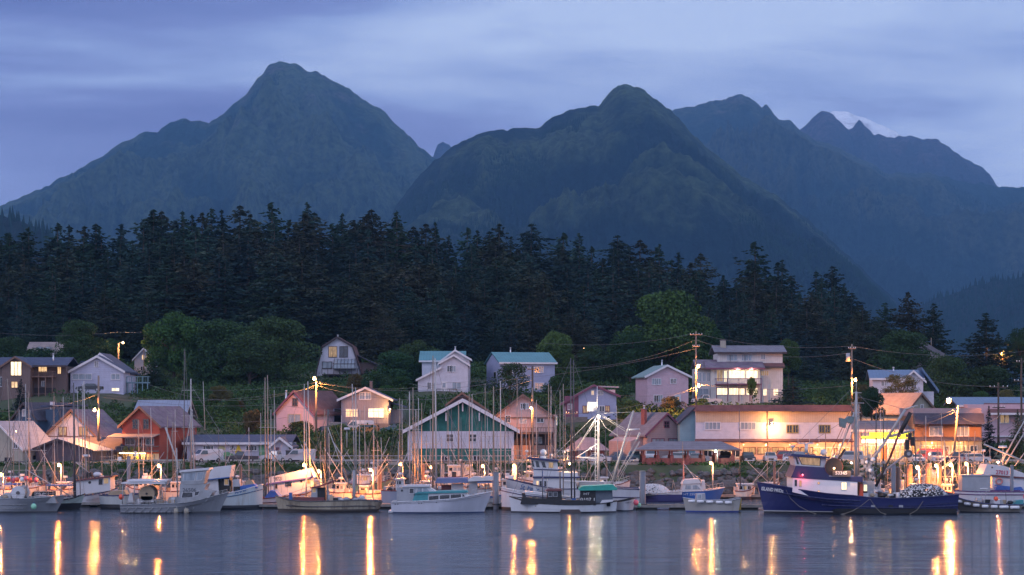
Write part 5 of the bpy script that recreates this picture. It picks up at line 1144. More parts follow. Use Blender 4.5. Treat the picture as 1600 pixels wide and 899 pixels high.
def buoy(px, py, D, ly, label, m=b_buoy, r=.24, group='round plastic buoys hanging on boats'):
    p = W(px, py, D); e = empty('buoy', (p.x, D + ly, p.z), 0, label, 'buoy', group)
    MB().ball((0, 0, 0), r, (1, 1, 1.12), 12, 8).build('float', m, e); MB().tube((0, 0, r * 1.05), (0, 0, r * 1.55), .05, .03, 6).build('eyelet', b_blue, e)

# ================================================================== front row
h_alu = hullm('aluminium', (.25, .26, .29), (.12, .12, .13), .1, dirt=(.15, .14, .13), rough=.5); h_white = hullm('white', (.52, .53, .57), (.025, .04, .06), .1); h_old = hullm('weathered_white', (.47, .50, .50), (.035, .035, .04), .45, dirt=(.28, .21, .12), amt=.5)
h_anne = hullm('white_rusty', (.46, .52, .55), (.04, .045, .06), .42, dirt=(.26, .17, .08), amt=.47); h_tan = hullm('tan', (.37, .33, .25), (.06, .05, .045), .28, dirt=(.12, .08, .06), amt=.53); h_cruise = hullm('cruiser', (.50, .51, .58), (.02, .05, .14), .08, dirt=(.45, .46, .5))
h_navy = hullm('navy', (.020, .025, .105), (.022, .022, .026), .16, stripe=(.23, (.45, .45, .46)), dirt=(.03, .035, .11), rough=.35); h_blue = hullm('blue', (.03, .12, .42), (.02, .03, .06), .05, dirt=(.04, .1, .3)); h_skiff = hullm('skiff_grey', (.34, .33, .31), (.03, .06, .28), .1, dirt=(.2, .18, .13), amt=.45)
h_skiff2 = hullm('skiff_olive', (.21, .19, .17), (.03, .03, .035), .06, dirt=(.13, .11, .08), amt=.5); h_red = hullm('white_red', (.55, .50, .52), (.16, .02, .03), .3); h_bline = hullm('white_blue', (.54,.54,.58), (.04, .04, .14), .75, stripe=(.78, (.5, .5, .55)))
FRONT = 'fishing boats moored in the front row'
# 1 aluminium gillnetter at the left edge
b = Boat('fishing_boat', 'grey aluminium net boat with big white net drum at the left edge', [(-60, 781), (0, 778), (60, 778), (85, 776), (103, 774)], (-62, 88), 200, 2.1, h_alu, 1, b_alu, FRONT, deckdrop=.3, transom=.9)
b.strake(.55, b_alu, .03, 0, .7); b.strake(.3, b_alu, .03, 0, .7)
x, z = b.L(32, 770); q = MB().tube((x, -.9, z), (x, .9, z), .45, n=16).build('net_drum', b_rope, b.e)
for sg in (-1, 1): MB().tube((x, sg * .95, z), (x, sg * 1.02, z), .66, n=20).build('drum_flange', b_white, q)
MB().tube((x, -1.08, z), (x, -1.025, z), .18, n=10).build('drum_hub', b_mastd, q)
b.cab([(10, 786), (20, 786), (20, 770), (8, 770)], .8, b_white, 'tote'); b.cab([(52, 786), (92, 786), (88, 776), (60, 774)], .9, b_alu, 'fore_cabin'); b.cab([(-60, 782), (-5, 782), (-8, 766), (-60, 766)], 1.2, b_alu)
MB().box(*[b.L(v, 0)[0] for v in (9, 31)], -1.1, .9, b.L(0, 757)[1], b.L(0, 756)[1]).build('awning', b_tarp, b.e)
for px in (10, 30): b.pole(px, 784, px, 756, .03, -1, name='awning_post')
b.railing(60, 777, 98, 774, .5, 6); b.railing(-30, 779, 55, 778, .4, 8)
b.pole(72, 776, 70, 756, .05, .3, b_mastd, 'davit'); b.pole(18, 770, 10, 592, .05, .4, b_mastw, 'trolling_pole'); b.pole(38, 782, 36.5, 600, .045, .9, name='trolling_pole')
b.wires([(10, 592, -40, 775), (37, 600, 0, 770), (10, 592, 60, 775), (37, 600, 80, 775)])
buoy(61.5, 790, 200, -2.35, 'pale green buoy hanging on the side of the left grey boat', b_buoyg, .26)
clutter(b, -30, 52, 778, 1.4, 22)
# 2 greenish boat with thick mast
b = Boat('fishing_boat', 'pale green hulled boat with thick dark mast behind the left grey boat', [(20, 782), (60, 783), (100, 781), (118, 778), (133, 772)], (22, 124), 205, 1.7, hullm('pale_green', (.40, .47, .45), (.03, .03, .035), .62, dirt=(.3, .3, .25)), 1, b_black, FRONT)
b.pole(117, 785, 115, 598, .15, 0, b_mastd, 'mast', .06); b.pole(124, 775, 119, 604, .045, .5, name='trolling_pole'); b.cab([(50, 784), (84, 784), (84, 768), (54, 768)], .9, b_black); b.rwin(60, 771, 66, 777, -.9); b.rwin(70, 771, 76, 777, -.9)
MB().box(*[b.L(v, 0)[0] for v in (76, 113)], -1.3, .8, b.L(0, 759)[1], b.L(0, 757)[1]).build('awning', b_tarp2, b.e); 
for px in (77, 98, 112): b.pole(px, 782, px, 758, .03, -1.2, name='awning_post')
b.pole(116, 778, 41, 733, .06, -.3, b_mast, 'boom'); b.wires([(115, 600, 40, 733), (115, 600, 60, 780), (115, 600, 132, 774), (117, 640, 30, 778)]); b.railing(100, 781, 130, 773, .5, 4)
# 3 white cabin boat
b = Boat('fishing_boat', 'white cabin boat with small porthole and radar, moored beside the dark plank shed', [(95, 776), (130, 775), (150, 772), (170, 768), (186, 762)], (98, 176), 212, 1.9, h_white, 1, b_navy, FRONT)
b.cab([(121, 774), (176, 766), (176, 744), (121, 751)], 1.25, b_white, 'wheelhouse'); b.cab([(118, 752), (180, 745), (180, 743), (118, 750)], 1.45, b_mar, 'wheelhouse_roof'); b.port(144, 753.5, .13, -1.25); b.rwin(158, 748, 164, 757, -1.25); b.rwin(166, 747, 173, 755, -1.25, 'm')
x, z = b.L(152, 746); MB().ball((x, 0, z + .25), .38, (1.2, 1, .7), 12, 8).build('life_raft', b_white, b.e); b.radar(135, 714, 0, .37, 745); b.pole(134, 752, 131, 596, .09, 0, name='mast'); b.pole(127, 755, 127, 600, .05, .6, name='trolling_pole'); b.pole(140, 750, 138, 650, .04, -.4, b_mastw, 'trolling_pole')
b.wires([(131, 598, 100, 770), (131, 598, 184, 764), (127, 600, 170, 745), (131, 640, 150, 745)]); b.pole(141, 739, 119, 722, .06, -.4, name='boom'); b.cab([(137, 745), (144, 745), (143, 738), (138, 738)], .4, b_black, 'tarp_bundle')
# 4 worn white boat
b = Boat('fishing_boat', 'worn white wooden boat with curved stern between cabin boat and net drum boat', [(157, 773), (165, 774), (185, 774), (215, 772), (240, 768)], (160, 232), 207, 1.7, h_old, 1, b_navy, FRONT, transom=.5)
b.cab([(170, 774), (200, 773), (196, 766), (176, 767)], .9, b_ply, 'cabin_trunk'); buoy(193, 776, 205, -1.2, 'orange buoy hanging on the stern post of the net drum boat'); buoy(209, 775, 205, -1.1, 'red buoy hanging beside the white tote bin', b_buoyp, .2)
for px in (187, 210): b.pole(px, 772, px, 752, .03, .2, name='awning_post')
# 5 gillnetter 26506
b = Boat('fishing_boat', 'aluminium gillnetter numbered 26506 with net drum and slanted wheelhouse', [(193, 788), (240, 787), (280, 785.5), (300, 784), (325, 778), (358, 769)], (194, 343), 199.5, 2.15, h_alu, 1, b_alu, FRONT, deckdrop=.3, transom=.92)
b.strake(.62, b_alu, .04, 0, .8); b.strake(.1, b_alu, .04, 0, .75)
gr = MB()
for i in range(9):
    x, z = b.L(202 + i * 12.5, 799); x2, z2 = b.L(207 + i * 12.5, 791.5); gr.tube((x, -b.hy(x, z) - .05, z), (x2, -b.hy(x2, z2) - .05, z2), .035, n=5)
gr.build('hull_guards', b_alu, b.e)
b.cab([(283, 787), (325, 783), (336, 768), (322, 764), (326, 756), (284, 757)], 1.25, b_alu, 'wheelhouse'); b.cab([(285, 757), (321, 755.5), (326, 735), (287, 738)], 1.15, b_alu, 'upper_wheelhouse'); b.cab([(284, 738), (330, 734), (330, 731), (284, 735)], 1.35, b_white, 'wheelhouse_roof')
b.win([(289, 751), (306, 750.5), (309, 738), (291, 739)], -1.15, 'c'); b.win([(309, 750), (318, 749), (321, 738), (312, 738)], -1.15, 'c'); b.win([(287, 777), (304, 776), (304, 769), (289, 769)], -1.25, 'd'); b.win([(307, 774), (312, 773), (315, 767), (308, 768)], -1.25, 'd'); b.text('26506', 288.5, 768.5, 6.5, b_txt, -1.28, 1, wpx=21)
MB().box(*[b.L(v, 0)[0] for v in (194, 262)], -1.6, 1.6, b.L(0, 755.5)[1], b.L(0, 753.5)[1]).build('canopy', b_white, b.e); MB().box(*[b.L(v, 0)[0] for v in (201, 263)], -.6, 1.9, b.L(0, 752.5)[1], b.L(0, 749.5)[1]).build('rolled_awning', b_white, b.e)
for px in (196, 214, 262): b.pole(px, 787, px, 754, .045, -1.5, b_alu, 'canopy_post')
x, z = b.L(232, 771); q = MB().tube((x, -.9, z), (x, .9, z), .5, n=18).build('net_drum', b_ply, b.e)
for sg in (-1, 1): MB().tube((x, sg * .94, z), (x, sg * 1.0, z), .72, n=24).build('drum_flange', b_ply, q)
MB().tube((x, -1.05, z), (x, -1.003, z), .1, n=10).build('drum_hub', b_black, q); hp = MB()
for i in range(16): a = 6.28 * i / 16; hp.tube((x + .78 * math.cos(a), -1.0, z + .78 * math.sin(a)), (x + .78 * math.cos(a + .39), -1.0, z + .78 * math.sin(a + .39)), .025, n=4)
hp.build('drum_rim', b_mastd, q); b.cab([(222, 784), (242, 784), (241, 775), (223, 775)], 1.0, b_white, 'tote'); b.cab([(201, 784), (210, 784), (208, 770), (204, 770)], .5, b_white, 'tarp_bundle'); b.cab([(310, 778), (326, 776), (324, 771), (312, 773)], 1.1, b_ply, 'net_bundle')
b.railing(196, 788, 275, 786, .35, 8); b.railing(330, 776, 355, 770, .3, 4); b.pole(279, 786, 277, 700, .07, -.4, name='mast'); b.cab([(263, 786), (282, 786), (282, 776), (266, 777)], .8, b_alu, 'winch_box')
for px in (281, 297): fender(px, 798, 199.5, -2.3, 'old rope bound fender %s on the net drum boat' % ('nearer the stern' if px < 290 else 'nearer the bow'), b_rope, .2, .5, False, 'old rope fenders on the aluminium gillnetter')
clutter(b, 212, 282, 785, 1.3, 26)
# 6 ANNE
b = Boat('fishing_boat', 'white wooden boat named ANNE with rust streaked bow and blue stripe', [(290, 776), (330, 776), (350, 772), (380, 766), (411, 757)], (292, 410), 206, 2.2, h_anne, 1, b_white, FRONT, flare=.85, fullness=3.2)
b.strake(.80, mat('stripe_blue', (.02, .10, .22), .5), .045, .35, 1, 'blue_stripe'); b.text('ANNE', 371.5, 771.2, 6.0, b_txtb, None, 17, .25, wpx=19, bold=True)
b.cab([(324, 776), (345, 773), (343, 747), (324, 748)], 1.2, b_white, 'wheelhouse'); b.cab([(345, 772), (361, 768), (361, 746), (345, 747)], 1.0, b_black, 'wheelhouse_door'); b.cab([(322, 749), (362, 744.5), (365, 727), (337, 730)], 1.45, b_white, 'wheelhouse_roof'); b.cab([(322, 750.4), (362, 746), (362, 744.6), (322, 749.1)], 1.5, b_blue, 'roof_edge')
b.rwin(353, 749, 359, 757, -1.0, 'm'); b.cab([(364, 766), (376, 764), (375, 749), (365, 750)], .6, b_white, 'hatch'); b.cab([(372, 768), (405, 762), (398, 756), (378, 759)], .9, b_tarp, 'tarp'); b.cab([(380, 764), (400, 760), (394, 750), (386, 751)], .6, b_ply, 'net_bundle')
for (x0, y0, x1, y1, r, m) in [(289, 745, 289, 545, .05, b_mastd), (297, 750, 297, 592, .10, b_mast), (303, 750, 299, 640, .09, b_mast), (286, 748, 285, 640, .07, b_mastw), (262, 748, 262, 650, .06, b_mastw), (318, 672, 315, 596, .04, b_mast)]: b.pole(x0, y0, x1, y1, r, random.uniform(-.5, 1), m, 'mast' if r > .08 else 'trolling_pole')
b.pole(300, 640, 282, 745, .05, .2, b_mast, 'boom'); b.pole(260, 668, 288, 752, .09, -.5, b_mast, 'boom'); b.wires([(297, 640, 365, 735), (297, 668, 395, 765), (297, 600, 400, 764), (289, 548, 297, 700), (289, 590, 250, 760), (297, 655, 275, 760)], .02)
sp = MB()
for yy in (610, 650, 668): (xa, z), (xb, _) = b.L(284, yy), b.L(305, yy); sp.tube((xa, 0, z), (xb, 0, z), .03, n=4)
sp.build('spreaders', b_mast, b.e)
clutter(b, 300, 400, 765, .9, 16)
# 7 house boat 98721
b = Boat('fishing_boat', 'white boat numbered 98721 with long sloping cabin roof and purple trim', [(408, 778), (430, 777), (450, 776), (475, 773), (498, 764)], (412, 486), 217, 1.9, h_white, 1, b_mar, FRONT)
b.cab([(420, 776), (441, 776), (464, 772), (488, 764), (488, 747), (420, 755)], 1.45, b_white, 'cabin'); b.cab([(419, 756), (492, 744.5), (492, 743), (486, 731.5), (424, 745)], 1.6, b_white, 'cabin_roof'); b.cab([(418, 757.2), (493, 745.6), (492, 743.6), (418, 755.4)], 1.66, mat('trim_purple', (.12, .09, .33), .5), 'roof_edge')
b.text('98721', 430.5, 750.5, 6, b_txt, -1.63, 3, wpx=12.5); b.rwin(431, 756, 436, 763, -1.45); b.rwin(448, 753, 453, 760, -1.45); b.rwin(453.5, 753, 458, 759.5, -1.45); b.port(473, 751.5, .13, -1.45, tr=b_mar); b.rwin(480, 748, 487, 755, -1.45, 'm')
for (x0, y0, x1, y1, r, m) in [(475, 745, 475, 600, .07, b_mast), (484, 745, 480.5, 596, .08, b_mast), (479, 745, 478, 640, .05, b_mast)]: b.pole(x0, y0, x1, y1, r, .3, m, 'trolling_pole')
b.pole(476, 690, 506, 758, .06, -.5, b_mast, 'boom'); b.pole(470, 695, 502, 760, .05, .5, b_mast, 'boom'); b.pole(420, 700, 468, 765, .06, -1, b_mastd, 'boom'); b.wires([(476, 602, 420, 750), (480, 600, 510, 755), (476, 670, 530, 760)])
# boat with blue tarp and red stripe
b = Boat('fishing_boat', 'low white boat with red stripe under a blue tarp left of the tan troller', [(400, 780), (420, 778), (445, 776), (462, 773)], (402, 456), 212, 1.5, h_red, 1, b_mar, FRONT); b.cab([(415, 778), (440, 777), (432, 767), (424, 766)], 1.2, b_tarp, 'tarp'); b.strake(.5, b_mar, .04)
for (x0, y0, x1, y1, r) in [(414, 778, 413.5, 590, .07), (418, 778, 416.5, 586, .07), (408, 778, 407, 645, .035), (429, 778, 428, 610, .045), (423, 775, 423, 640, .05)]: b.pole(x0, y0, x1, y1, r, random.uniform(-.8, .8), b_mastw if r > .05 else b_mast, 'trolling_pole')
b.wires([(414, 592, 400, 770), (417, 590, 450, 770), (428, 612, 440, 770)])
sp = MB()
for yy in (668, 690, 705): (xa, z), (xb, _) = b.L(405, yy), b.L(433, yy); sp.tube((xa, 0, z), (xb, 0, z), .025, n=4)
sp.build('spreaders', b_mast, b.e)
# 8 tan troller
b = Boat('fishing_boat', 'weathered tan troller with rusty hull and little white wheelhouse', [(597, 785), (585, 782), (560, 781), (520, 782), (480, 783), (450, 781), (430, 775)], (590, 435), 200.5, 1.9, h_tan, -1, b_mastd, FRONT, transom=.35)
b.strake(.52, b_mastd, .05, .05, .9); b.cab([(457, 785), (508, 785), (508, 777), (460, 776)], .95, b_mar, 'trunk_cabin'); b.cab([(487, 780), (497, 780), (497, 761), (488, 761)], .75, b_grey, 'wheelhouse'); b.cab([(497, 782), (509, 782), (509, 762), (497, 762)], .7, b_black, 'dark_opening'); b.cab([(510, 783), (515, 783), (514, 760), (511, 760)], .2, b_white, 'exhaust_stack')  # black block beside the wheelhouse paints the shade of an opening
b.rwin(489.5, 763, 494.5, 769, -.75, 'm'); b.cab([(486, 763), (498, 762), (527, 751), (526, 749.5), (497, 759.5), (486, 761)], 1.1, b_mar, 'awning'); b.pole(553, 784, 553, 735, .15, 0, b_grey, 'mast', .12); b.pole(554, 740, 550, 600, .06, .2, b_mast, 'trolling_pole'); b.pole(557, 760, 556, 606, .06, -.3, b_mast, 'trolling_pole'); b.pole(560, 770, 562, 640, .04, .3, b_mast, 'trolling_pole')
b.pole(512, 640, 508, 740, .08, .6, b_mastd, 'mast'); b.pole(520, 690, 552, 740, .05, 0, b_mast, 'boom'); b.pole(512, 668, 550, 775, .045, .3, b_mast, 'boom'); b.wires([(513, 642, 553, 735), (513, 642, 470, 770), (551, 602, 590, 775), (556, 608, 520, 775), (553, 736, 440, 776), (513, 705, 545, 705)], .02)
b.cab([(523, 784), (534, 784), (534, 777), (523, 777)], .5, b_grey, 'fish_box'); b.railing(560, 781, 592, 783, .3, 5); b.cab([(565, 784), (584, 784), (584, 780), (565, 780)], .6, b_grey, 'hatch'); b.cab([(452, 781), (457, 781), (457, 770), (452, 770)], .3, b_blue, 'oil_drum')
b.radar(542, 672, 0, .3, 700)
clutter(b, 462, 590, 781, 1.2, 30)
# 9 cruiser
b = Boat('cabin_cruiser', 'white cabin cruiser with teal covers and dark side windows in the front row', [(612, 784), (640, 783), (680, 781), (710, 779), (738, 774), (769, 768.5)], (613, 756), 199, 2.0, h_cruise, 1, b_white, FRONT, deckdrop=.1, cat='cabin cruiser')
b.strake(.88, b_cruise if 'b_cruise' in globals() else b_grey, .02, 0, .9); b.cab([(645, 784), (735, 776), (726, 769), (650, 771)], 1.35, b_white, 'trunk_cabin'); b.cab([(645, 783), (670, 782.5), (670, 771), (650, 770.5)], 1.4, b_tealc, 'canvas_cover'); b.cab([(648, 771), (732, 769), (729, 766), (655, 768)], 1.5, b_tealc, 'roof_cover')
for q in ([(671, 781), (686, 779.5), (686, 773.5), (671, 775)], [(688, 779.3), (703, 778), (703, 772.5), (688, 773.5)], [(705, 778), (721, 776.5), (721, 771.5), (705, 772.5)], [(723, 776), (727, 775), (724, 771.3), (723, 771.5)]): b.win(q, -1.4, 'd', b_white)
b.cab([(621, 784), (648, 783), (648, 761), (621, 761)], 1.2, b_grey, 'aft_cabin'); b.cab([(648, 772), (684, 769), (670, 760), (648, 760)], 1.1, b_white, 'flybridge'); b.cab([(629, 761), (674, 760), (673, 757.5), (632, 758)], 1.3, b_white, 'flybridge_roof')
b.win([(652, 769), (660, 768.5), (660, 762), (654, 762)], -1.1, 'c'); b.win([(662, 768.5), (672, 768), (667, 762), (662, 762)], -1.1, 'c'); b.win([(641, 770), (647, 770), (647, 763), (641, 763)], -1.2, 'd'); b.port(629, 766, .1, -1.2)
for px in (619, 623, 656, 660, 683): x, z = b.L(px, 787 - (px - 619) * .05); MB().tube((x, -b.hy(x, z) - .03, z), (x, -b.hy(x, z) + .05, z), .05, n=8).build('vent', b_black, b.e)
b.railing(738, 774, 767, 769, .55, 6); b.pole(622, 784, 622, 690, .045, .4, name='mast'); b.cab([(608, 800), (615, 800), (615, 797.5), (608, 797.5)], 1.5, b_white, 'swim_platform')
# 10 white boat with rolled canopy behind the cruiser bow
b = Boat('fishing_boat', 'white boat with rolled canvas canopy just behind the cruiser bow', [(724, 782), (740, 780), (760, 778), (785, 774)], (726, 780), 209, 1.6, h_white, 1, b_blue, 'boats moored between the docks')
b.cab([(733, 781), (746, 781), (746, 752), (733, 752)], 1.0, b_grey, 'cabin'); b.cab([(732, 752), (773, 750), (773, 744.5), (740, 745), (732, 749)], 1.4, b_white, 'canopy'); b.cab([(746, 755), (770, 754), (770, 752), (746, 752)], 1.3, b_tarp2, 'awning'); b.pole(770, 780, 770, 752, .04, -1, name='post'); b.railing(742, 778, 768, 775, .6, 5)
for (x0, x1, yt, r, m) in [(758, 758, 600, .05, b_mastw), (770, 771, 606, .06, b_mastw), (764, 761, 640, .035, b_mast)]: b.pole(x0, 778, x1, yt, r, random.uniform(-.5, .5), m, 'trolling_pole')
b.wires([(758, 602, 728, 775), (771, 608, 785, 774), (758, 602, 782, 775)])
# blue tarp boat
b = Boat('fishing_boat', 'white boat roofed with a long slate blue tarp behind the cruiser', [(672, 783), (700, 781), (730, 780), (748, 777)], (675, 742), 212, 1.6, h_white, 1, b_mar, 'boats moored between the docks')
b.cab([(680, 754.5), (733, 754), (731, 746.5), (684, 747)], 1.6, b_tarp2, 'tarp_roof'); b.cab([(706, 782), (724, 782), (724, 756), (706, 756)], 1.0, b_white, 'cabin'); b.cab([(690, 782), (705, 782), (705, 758), (690, 758)], .8, b_mar, 'deck_house')
for px in (682, 732): b.pole(px, 782, px, 754, .04, -1.2, name='post')
b.pole(676, 778, 676.5, 556, .09, .2, b_mastw, 'mast'); b.pole(682, 778, 680, 560, .10, -.3, b_mast, 'mast'); b.pole(673, 770, 672, 640, .04, .3, b_mast, 'trolling_pole'); b.wires([(677, 558, 640, 770), (680, 562, 730, 750), (677, 600, 760, 760), (680, 640, 700, 765)], .02)
b.text('MT 1870', 706, 777, 3.4, b_txt, -1.03, wpx=16)
# 11 St. Peter
b = Boat('purse_seiner', 'white and blue seiner named St. Peter with tall wheelhouse and floodlit boom mast', [(1000, 764), (950, 762), (900, 763), (868, 763), (832, 757), (790, 748)], (1000, 797), 210.5, 2.6, hullm('white_seiner', (.54,.54,.58), (.03, .03, .05), .15), -1, b_navy, FRONT, flare=.55)
b.strake(.55, b_navy, .05, 0, .95); b.text('St. Peter', 812, 764.0, 8.8, b_txtb, None, -9, .25, wpx=30, bold=True)
b.cab([(833, 770), (900, 770), (900, 746), (833, 746)], 1.7, b_white, 'deck_house'); b.cab([(832, 746.5), (905, 746.5), (905, 744.5), (832, 744.5)], 1.85, b_navy, 'deck_edge'); b.cab([(833, 744), (872, 744), (872, 732), (833, 732)], 1.5, b_white, 'bridge'); b.cab([(872, 744), (902, 745), (902, 738), (872, 737)], 1.4, b_white, 'boat_deck_rail')
b.cab([(833, 732), (872, 733.5), (870, 720), (829, 717)], 1.45, b_white, 'wheelhouse'); b.cab([(824, 717), (872, 721), (872, 718.5), (825, 714)], 1.75, b_navy, 'wheelhouse_roof'); b.cab([(833, 733.5), (874, 735), (874, 733.4), (832, 732)], 1.55, b_navy, 'blue_band')
for q, st in (([(832, 729), (835, 729), (832.5, 719.5), (830, 719)], 'd'), ([(838, 729.5), (843, 730), (841, 720.5), (836, 720)], 'd'), ([(848, 730), (853, 730.5), (850.5, 721.5), (845, 721)], 'd'), ([(857, 730.5), (864, 731), (864, 722.5), (857, 722)], 'm')): b.win(q, -1.45, st, b_white)
for px in (838, 843, 850): b.rwin(px, 751, px + 3, 759, -1.7, 'l' if px < 840 else 'd')
x, z = b.L(849, 713); MB().tube((x, 0, z - .5), (x, 0, z), .3, n=12).ball((x, 0, z + .35), .33, n=12, k=8).build('radar_dome', b_white, b.e)
for px, py in ((881, 708), (887, 706), (823, 707), (861, 713)): b.radar(px, py, random.uniform(-.5, .5), .17, py + 12)
b.pole(935, 765, 935, 640, .15, 0, b_mast, 'mast', .10); b.pole(933, 640, 933, 604, .05, 0, b_white, 'topmast', .03); b.pole(966, 765, 990, 642, .17, 0, b_white, 'boom', .1) if False else b.pole(953, 766, 990, 642, .14, 0, b_mast, 'boom', .09)
b.pole(980, 672, 1000, 671, .10, 0, b_white, 'boom_arm', .06); b.pole(1000, 676, 994, 690, .13, 0, b_mast, 'power_block'); b.pole(999, 690, 960, 756, .04, -.3, b_mast, 'stay_pole'); b.pole(932, 652, 898, 705, .045, -.4, b_mast, 'trolling_pole'); b.pole(934, 655, 903, 700, .04, .4, b_mast, 'trolling_pole'); b.pole(933, 694, 900, 715, .06, 0, b_white, 'brace'); b.pole(900, 714, 935, 717, .05, 0, b_white, 'crosstree'); b.pole(880, 751, 958, 752.5, .06, -2, b_white, 'deck_boom')
la = MB()
for i in range(17): (xa, z) = b.L(930, 645 + i * 7); la.tube((xa, -.05, z), (xa + .3, -.05, z), .025, n=4)
(xa, z0), (_, z1) = b.L(930, 650), b.L(930, 764); la.tube((xa, -.05, z1), (xa, -.05, z0), .03, n=4); la.build('mast_ladder', b_white, b.e)
b.wires([(937, 646, 976, 670), (937, 648, 977, 674), (936, 652, 946, 668), (946, 668, 975, 688), (998, 680, 955, 758), (1000, 690, 962, 760), (990, 644, 937, 646), (935, 644, 862, 716), (980, 676, 950, 760), (986, 676, 954, 758)], .025, 0, b_mast)
x, z = b.L(928, 650); MB().box(x - .65, x + .35, .1, .14, z + .45, z + 1.35).build('radar_reflector', b_white, b.e)
for px in (908, 915, 941): x, z = b.L(px, 755); MB().ball((x, -.8, z), .3, (1, 1, .9), 9, 6, jit=.15).build('deck_float', b_white, b.e)
b.cab([(903, 762), (945, 762), (942, 753), (906, 752)], 1.2, b_grey, 'winch_housing'); x, z = b.L(934.5, 651)
lamp(b.e, x, -.9, z, 120, (1, .80, .52), .17, 60, 'mast_floodlight'); x, z = b.L(922, 700)
lamp(b.e, x, -1.4, z, 80, (1, .8, .55), .06, 20, 'deck_light'); x, z = b.L(890, 725); lamp(b.e, x, .4, z, 70, (1, .5, .2), .13, 35, 'deck_light')
clutter(b, 880, 960, 764, 1.6, 26)
# 12 white hull in front of it
b = Boat('fishing_boat', 'long white hull with dark stripe lying in front of the St. Peter bow', [(905, 778), (880, 775), (850, 773), (815, 769), (783, 762)], (900, 784), 204, 1.8, hullm('white_plain', (.54,.55,.59), (.05, .04, .035), .3), -1, b_white, FRONT, flare=.9, fullness=3.4)
b.strake(.87, b_navy, .045, 0, 1); b.cab([(818, 772), (850, 775), (850, 770), (820, 767)], .9, b_white, 'fore_cabin')
for px, yt, r, m in ((848, 735, .06, b_blue), (855, 748, .05, b_mast), (875, 610, .06, b_mastw), (880, 600, .05, b_mastw)): b.pole(px, 774, px, yt, r, -.3, m, 'davit' if yt > 700 else 'trolling_pole')
b.wires([(880, 602, 850, 770), (875, 612, 900, 775)])
# 13 double ender with green cover
b = Boat('fishing_boat', 'white double ended troller with black bulwarks and a bright green canvas cover aft', [(964, 783), (945, 786), (920, 788), (880, 788), (840, 786), (815, 782), (796, 776)], (962, 799), 199.5, 1.75, hullm('white_plank', (.58, .60, .64), (.02, .02, .03), .1, dirt=(.35, .34, .3), amt=.44), -1, b_black, FRONT, transom=.12, flare=.8)
b.cab([(813, 787), (930, 789), (930, 782), (860, 780), (816, 776)], 1.35, b_black, 'bulwark'); b.cab([(853, 782), (878, 782), (877, 766), (856, 766)], .9, b_black, 'wheelhouse'); b.rwin(865, 769, 870, 775, -.9, 'd', b_grey); b.rwin(857, 769, 862, 775, -.9, 'd', b_grey); b.cab([(852, 767), (879, 767), (876, 764), (856, 764)], 1.05, b_mar, 'wheelhouse_roof')
b.cab([(906, 784), (930, 784), (930, 765), (907, 765)], 1.0, b_black, 'gear_house'); b.cab([(930, 786), (957, 785), (956, 766), (930, 766)], .95, b_teal2 if 'b_teal2' in globals() else mat('boat_slate', (.08, .10, .13), .6), 'fish_hold_house'); b.cab([(904, 766), (962, 765.5), (964, 763), (957, 757), (908, 759.5), (904, 763)], 1.35, b_tealg, 'canvas_cover')
b.text('HT', 911, 773, 3.8, b_txtw, -1.03, wpx=9); b.text('0107 1', 906, 782.5, 5.2, b_txtw, -1.03, wpx=22); b.cab([(872, 803), (910, 803), (904, 795), (876, 795)], 1.78, mat('hull_patch_dark', (.07, .055, .055), .9), 'dark_patch')  # dark trapezoid low on the hull side
b.cab([(937, 786), (957, 783), (957, 780), (940, 781)], 1.2, b_white, 'white_roll'); x, z = b.L(950, 783)
b.cab([(817, 780), (824, 784), (820, 770), (815, 771)], .5, b_black, 'anchor_winch'); b.cab([(893, 783), (900, 783), (900, 779), (893, 779)], .8, b_blue, 'fish_box'); b.pole(816, 778, 797, 776, .05, 0, b_mastd, 'bowsprit')
b.pole(893, 782, 891.5, 560, .075, -.2, b_mastd, 'mast'); b.pole(898, 782, 896, 562, .065, .3, b_mastd, 'trolling_pole'); b.pole(848, 784, 847, 732, .05, -.6, b_mastd, 'davit'); b.pole(876, 782, 875, 700, .05, .5, b_mastd, 'trolling_pole'); b.wires([(892, 562, 800, 775), (896, 564, 962, 760), (892, 640, 850, 770)], .018)
sp = MB()
for yy in range(600, 780, 22): (xa, z), (xb, _) = b.L(891, yy), b.L(900, yy); sp.tube((xa, 0, z), (xb, 0, z), .02, n=4)
sp.build('spreaders', b_mastd, b.e)
clutter(b, 820, 955, 784, 1.1, 24)
# 14 little double ender
b = Boat('skiff', 'small white double ended skiff with black gunwale right of the green cover', [(962, 784), (975, 782), (994, 778)], (964, 988), 202, .95, h_white, 1, b_black, FRONT, transom=.3, flare=.8); b.text('HARVEST', 976, 786.5, 2.6, b_txt, None, 4, wpx=11)
buoy(993, 785, 201, -.6, 'pink buoy hanging at the small skiff bow', b_buoyp, .24); buoy(998, 789, 201.4, -.5, 'green buoy hanging next to the pink one', b_buoyg, .2)
# 15 net boat
b = Boat('fishing_boat', 'white boat with navy stripe carrying a heap of lit white net', [(1064, 767), (1040, 769), (1010, 771), (985, 768)], (1064, 990), 224, 1.6, h_bline, -1, b_white, FRONT, transom=.9); b.cab([(988, 775), (996, 775), (996, 768), (989, 768)], .8, b_tealc, 'tote')
mound('fishing_net', 992, 1046, 771, 757, 224, -.3, b_white, 'heap of pale net on the stern of the boat with navy stripe', 'net', .085, 1500, dark=.06); b.pole(1050, 769, 1052, 750, .05, 0, b_mastw, 'davit'); b.pole(1056, 769, 1052, 750, .04, 0, b_mastw, 'davit')
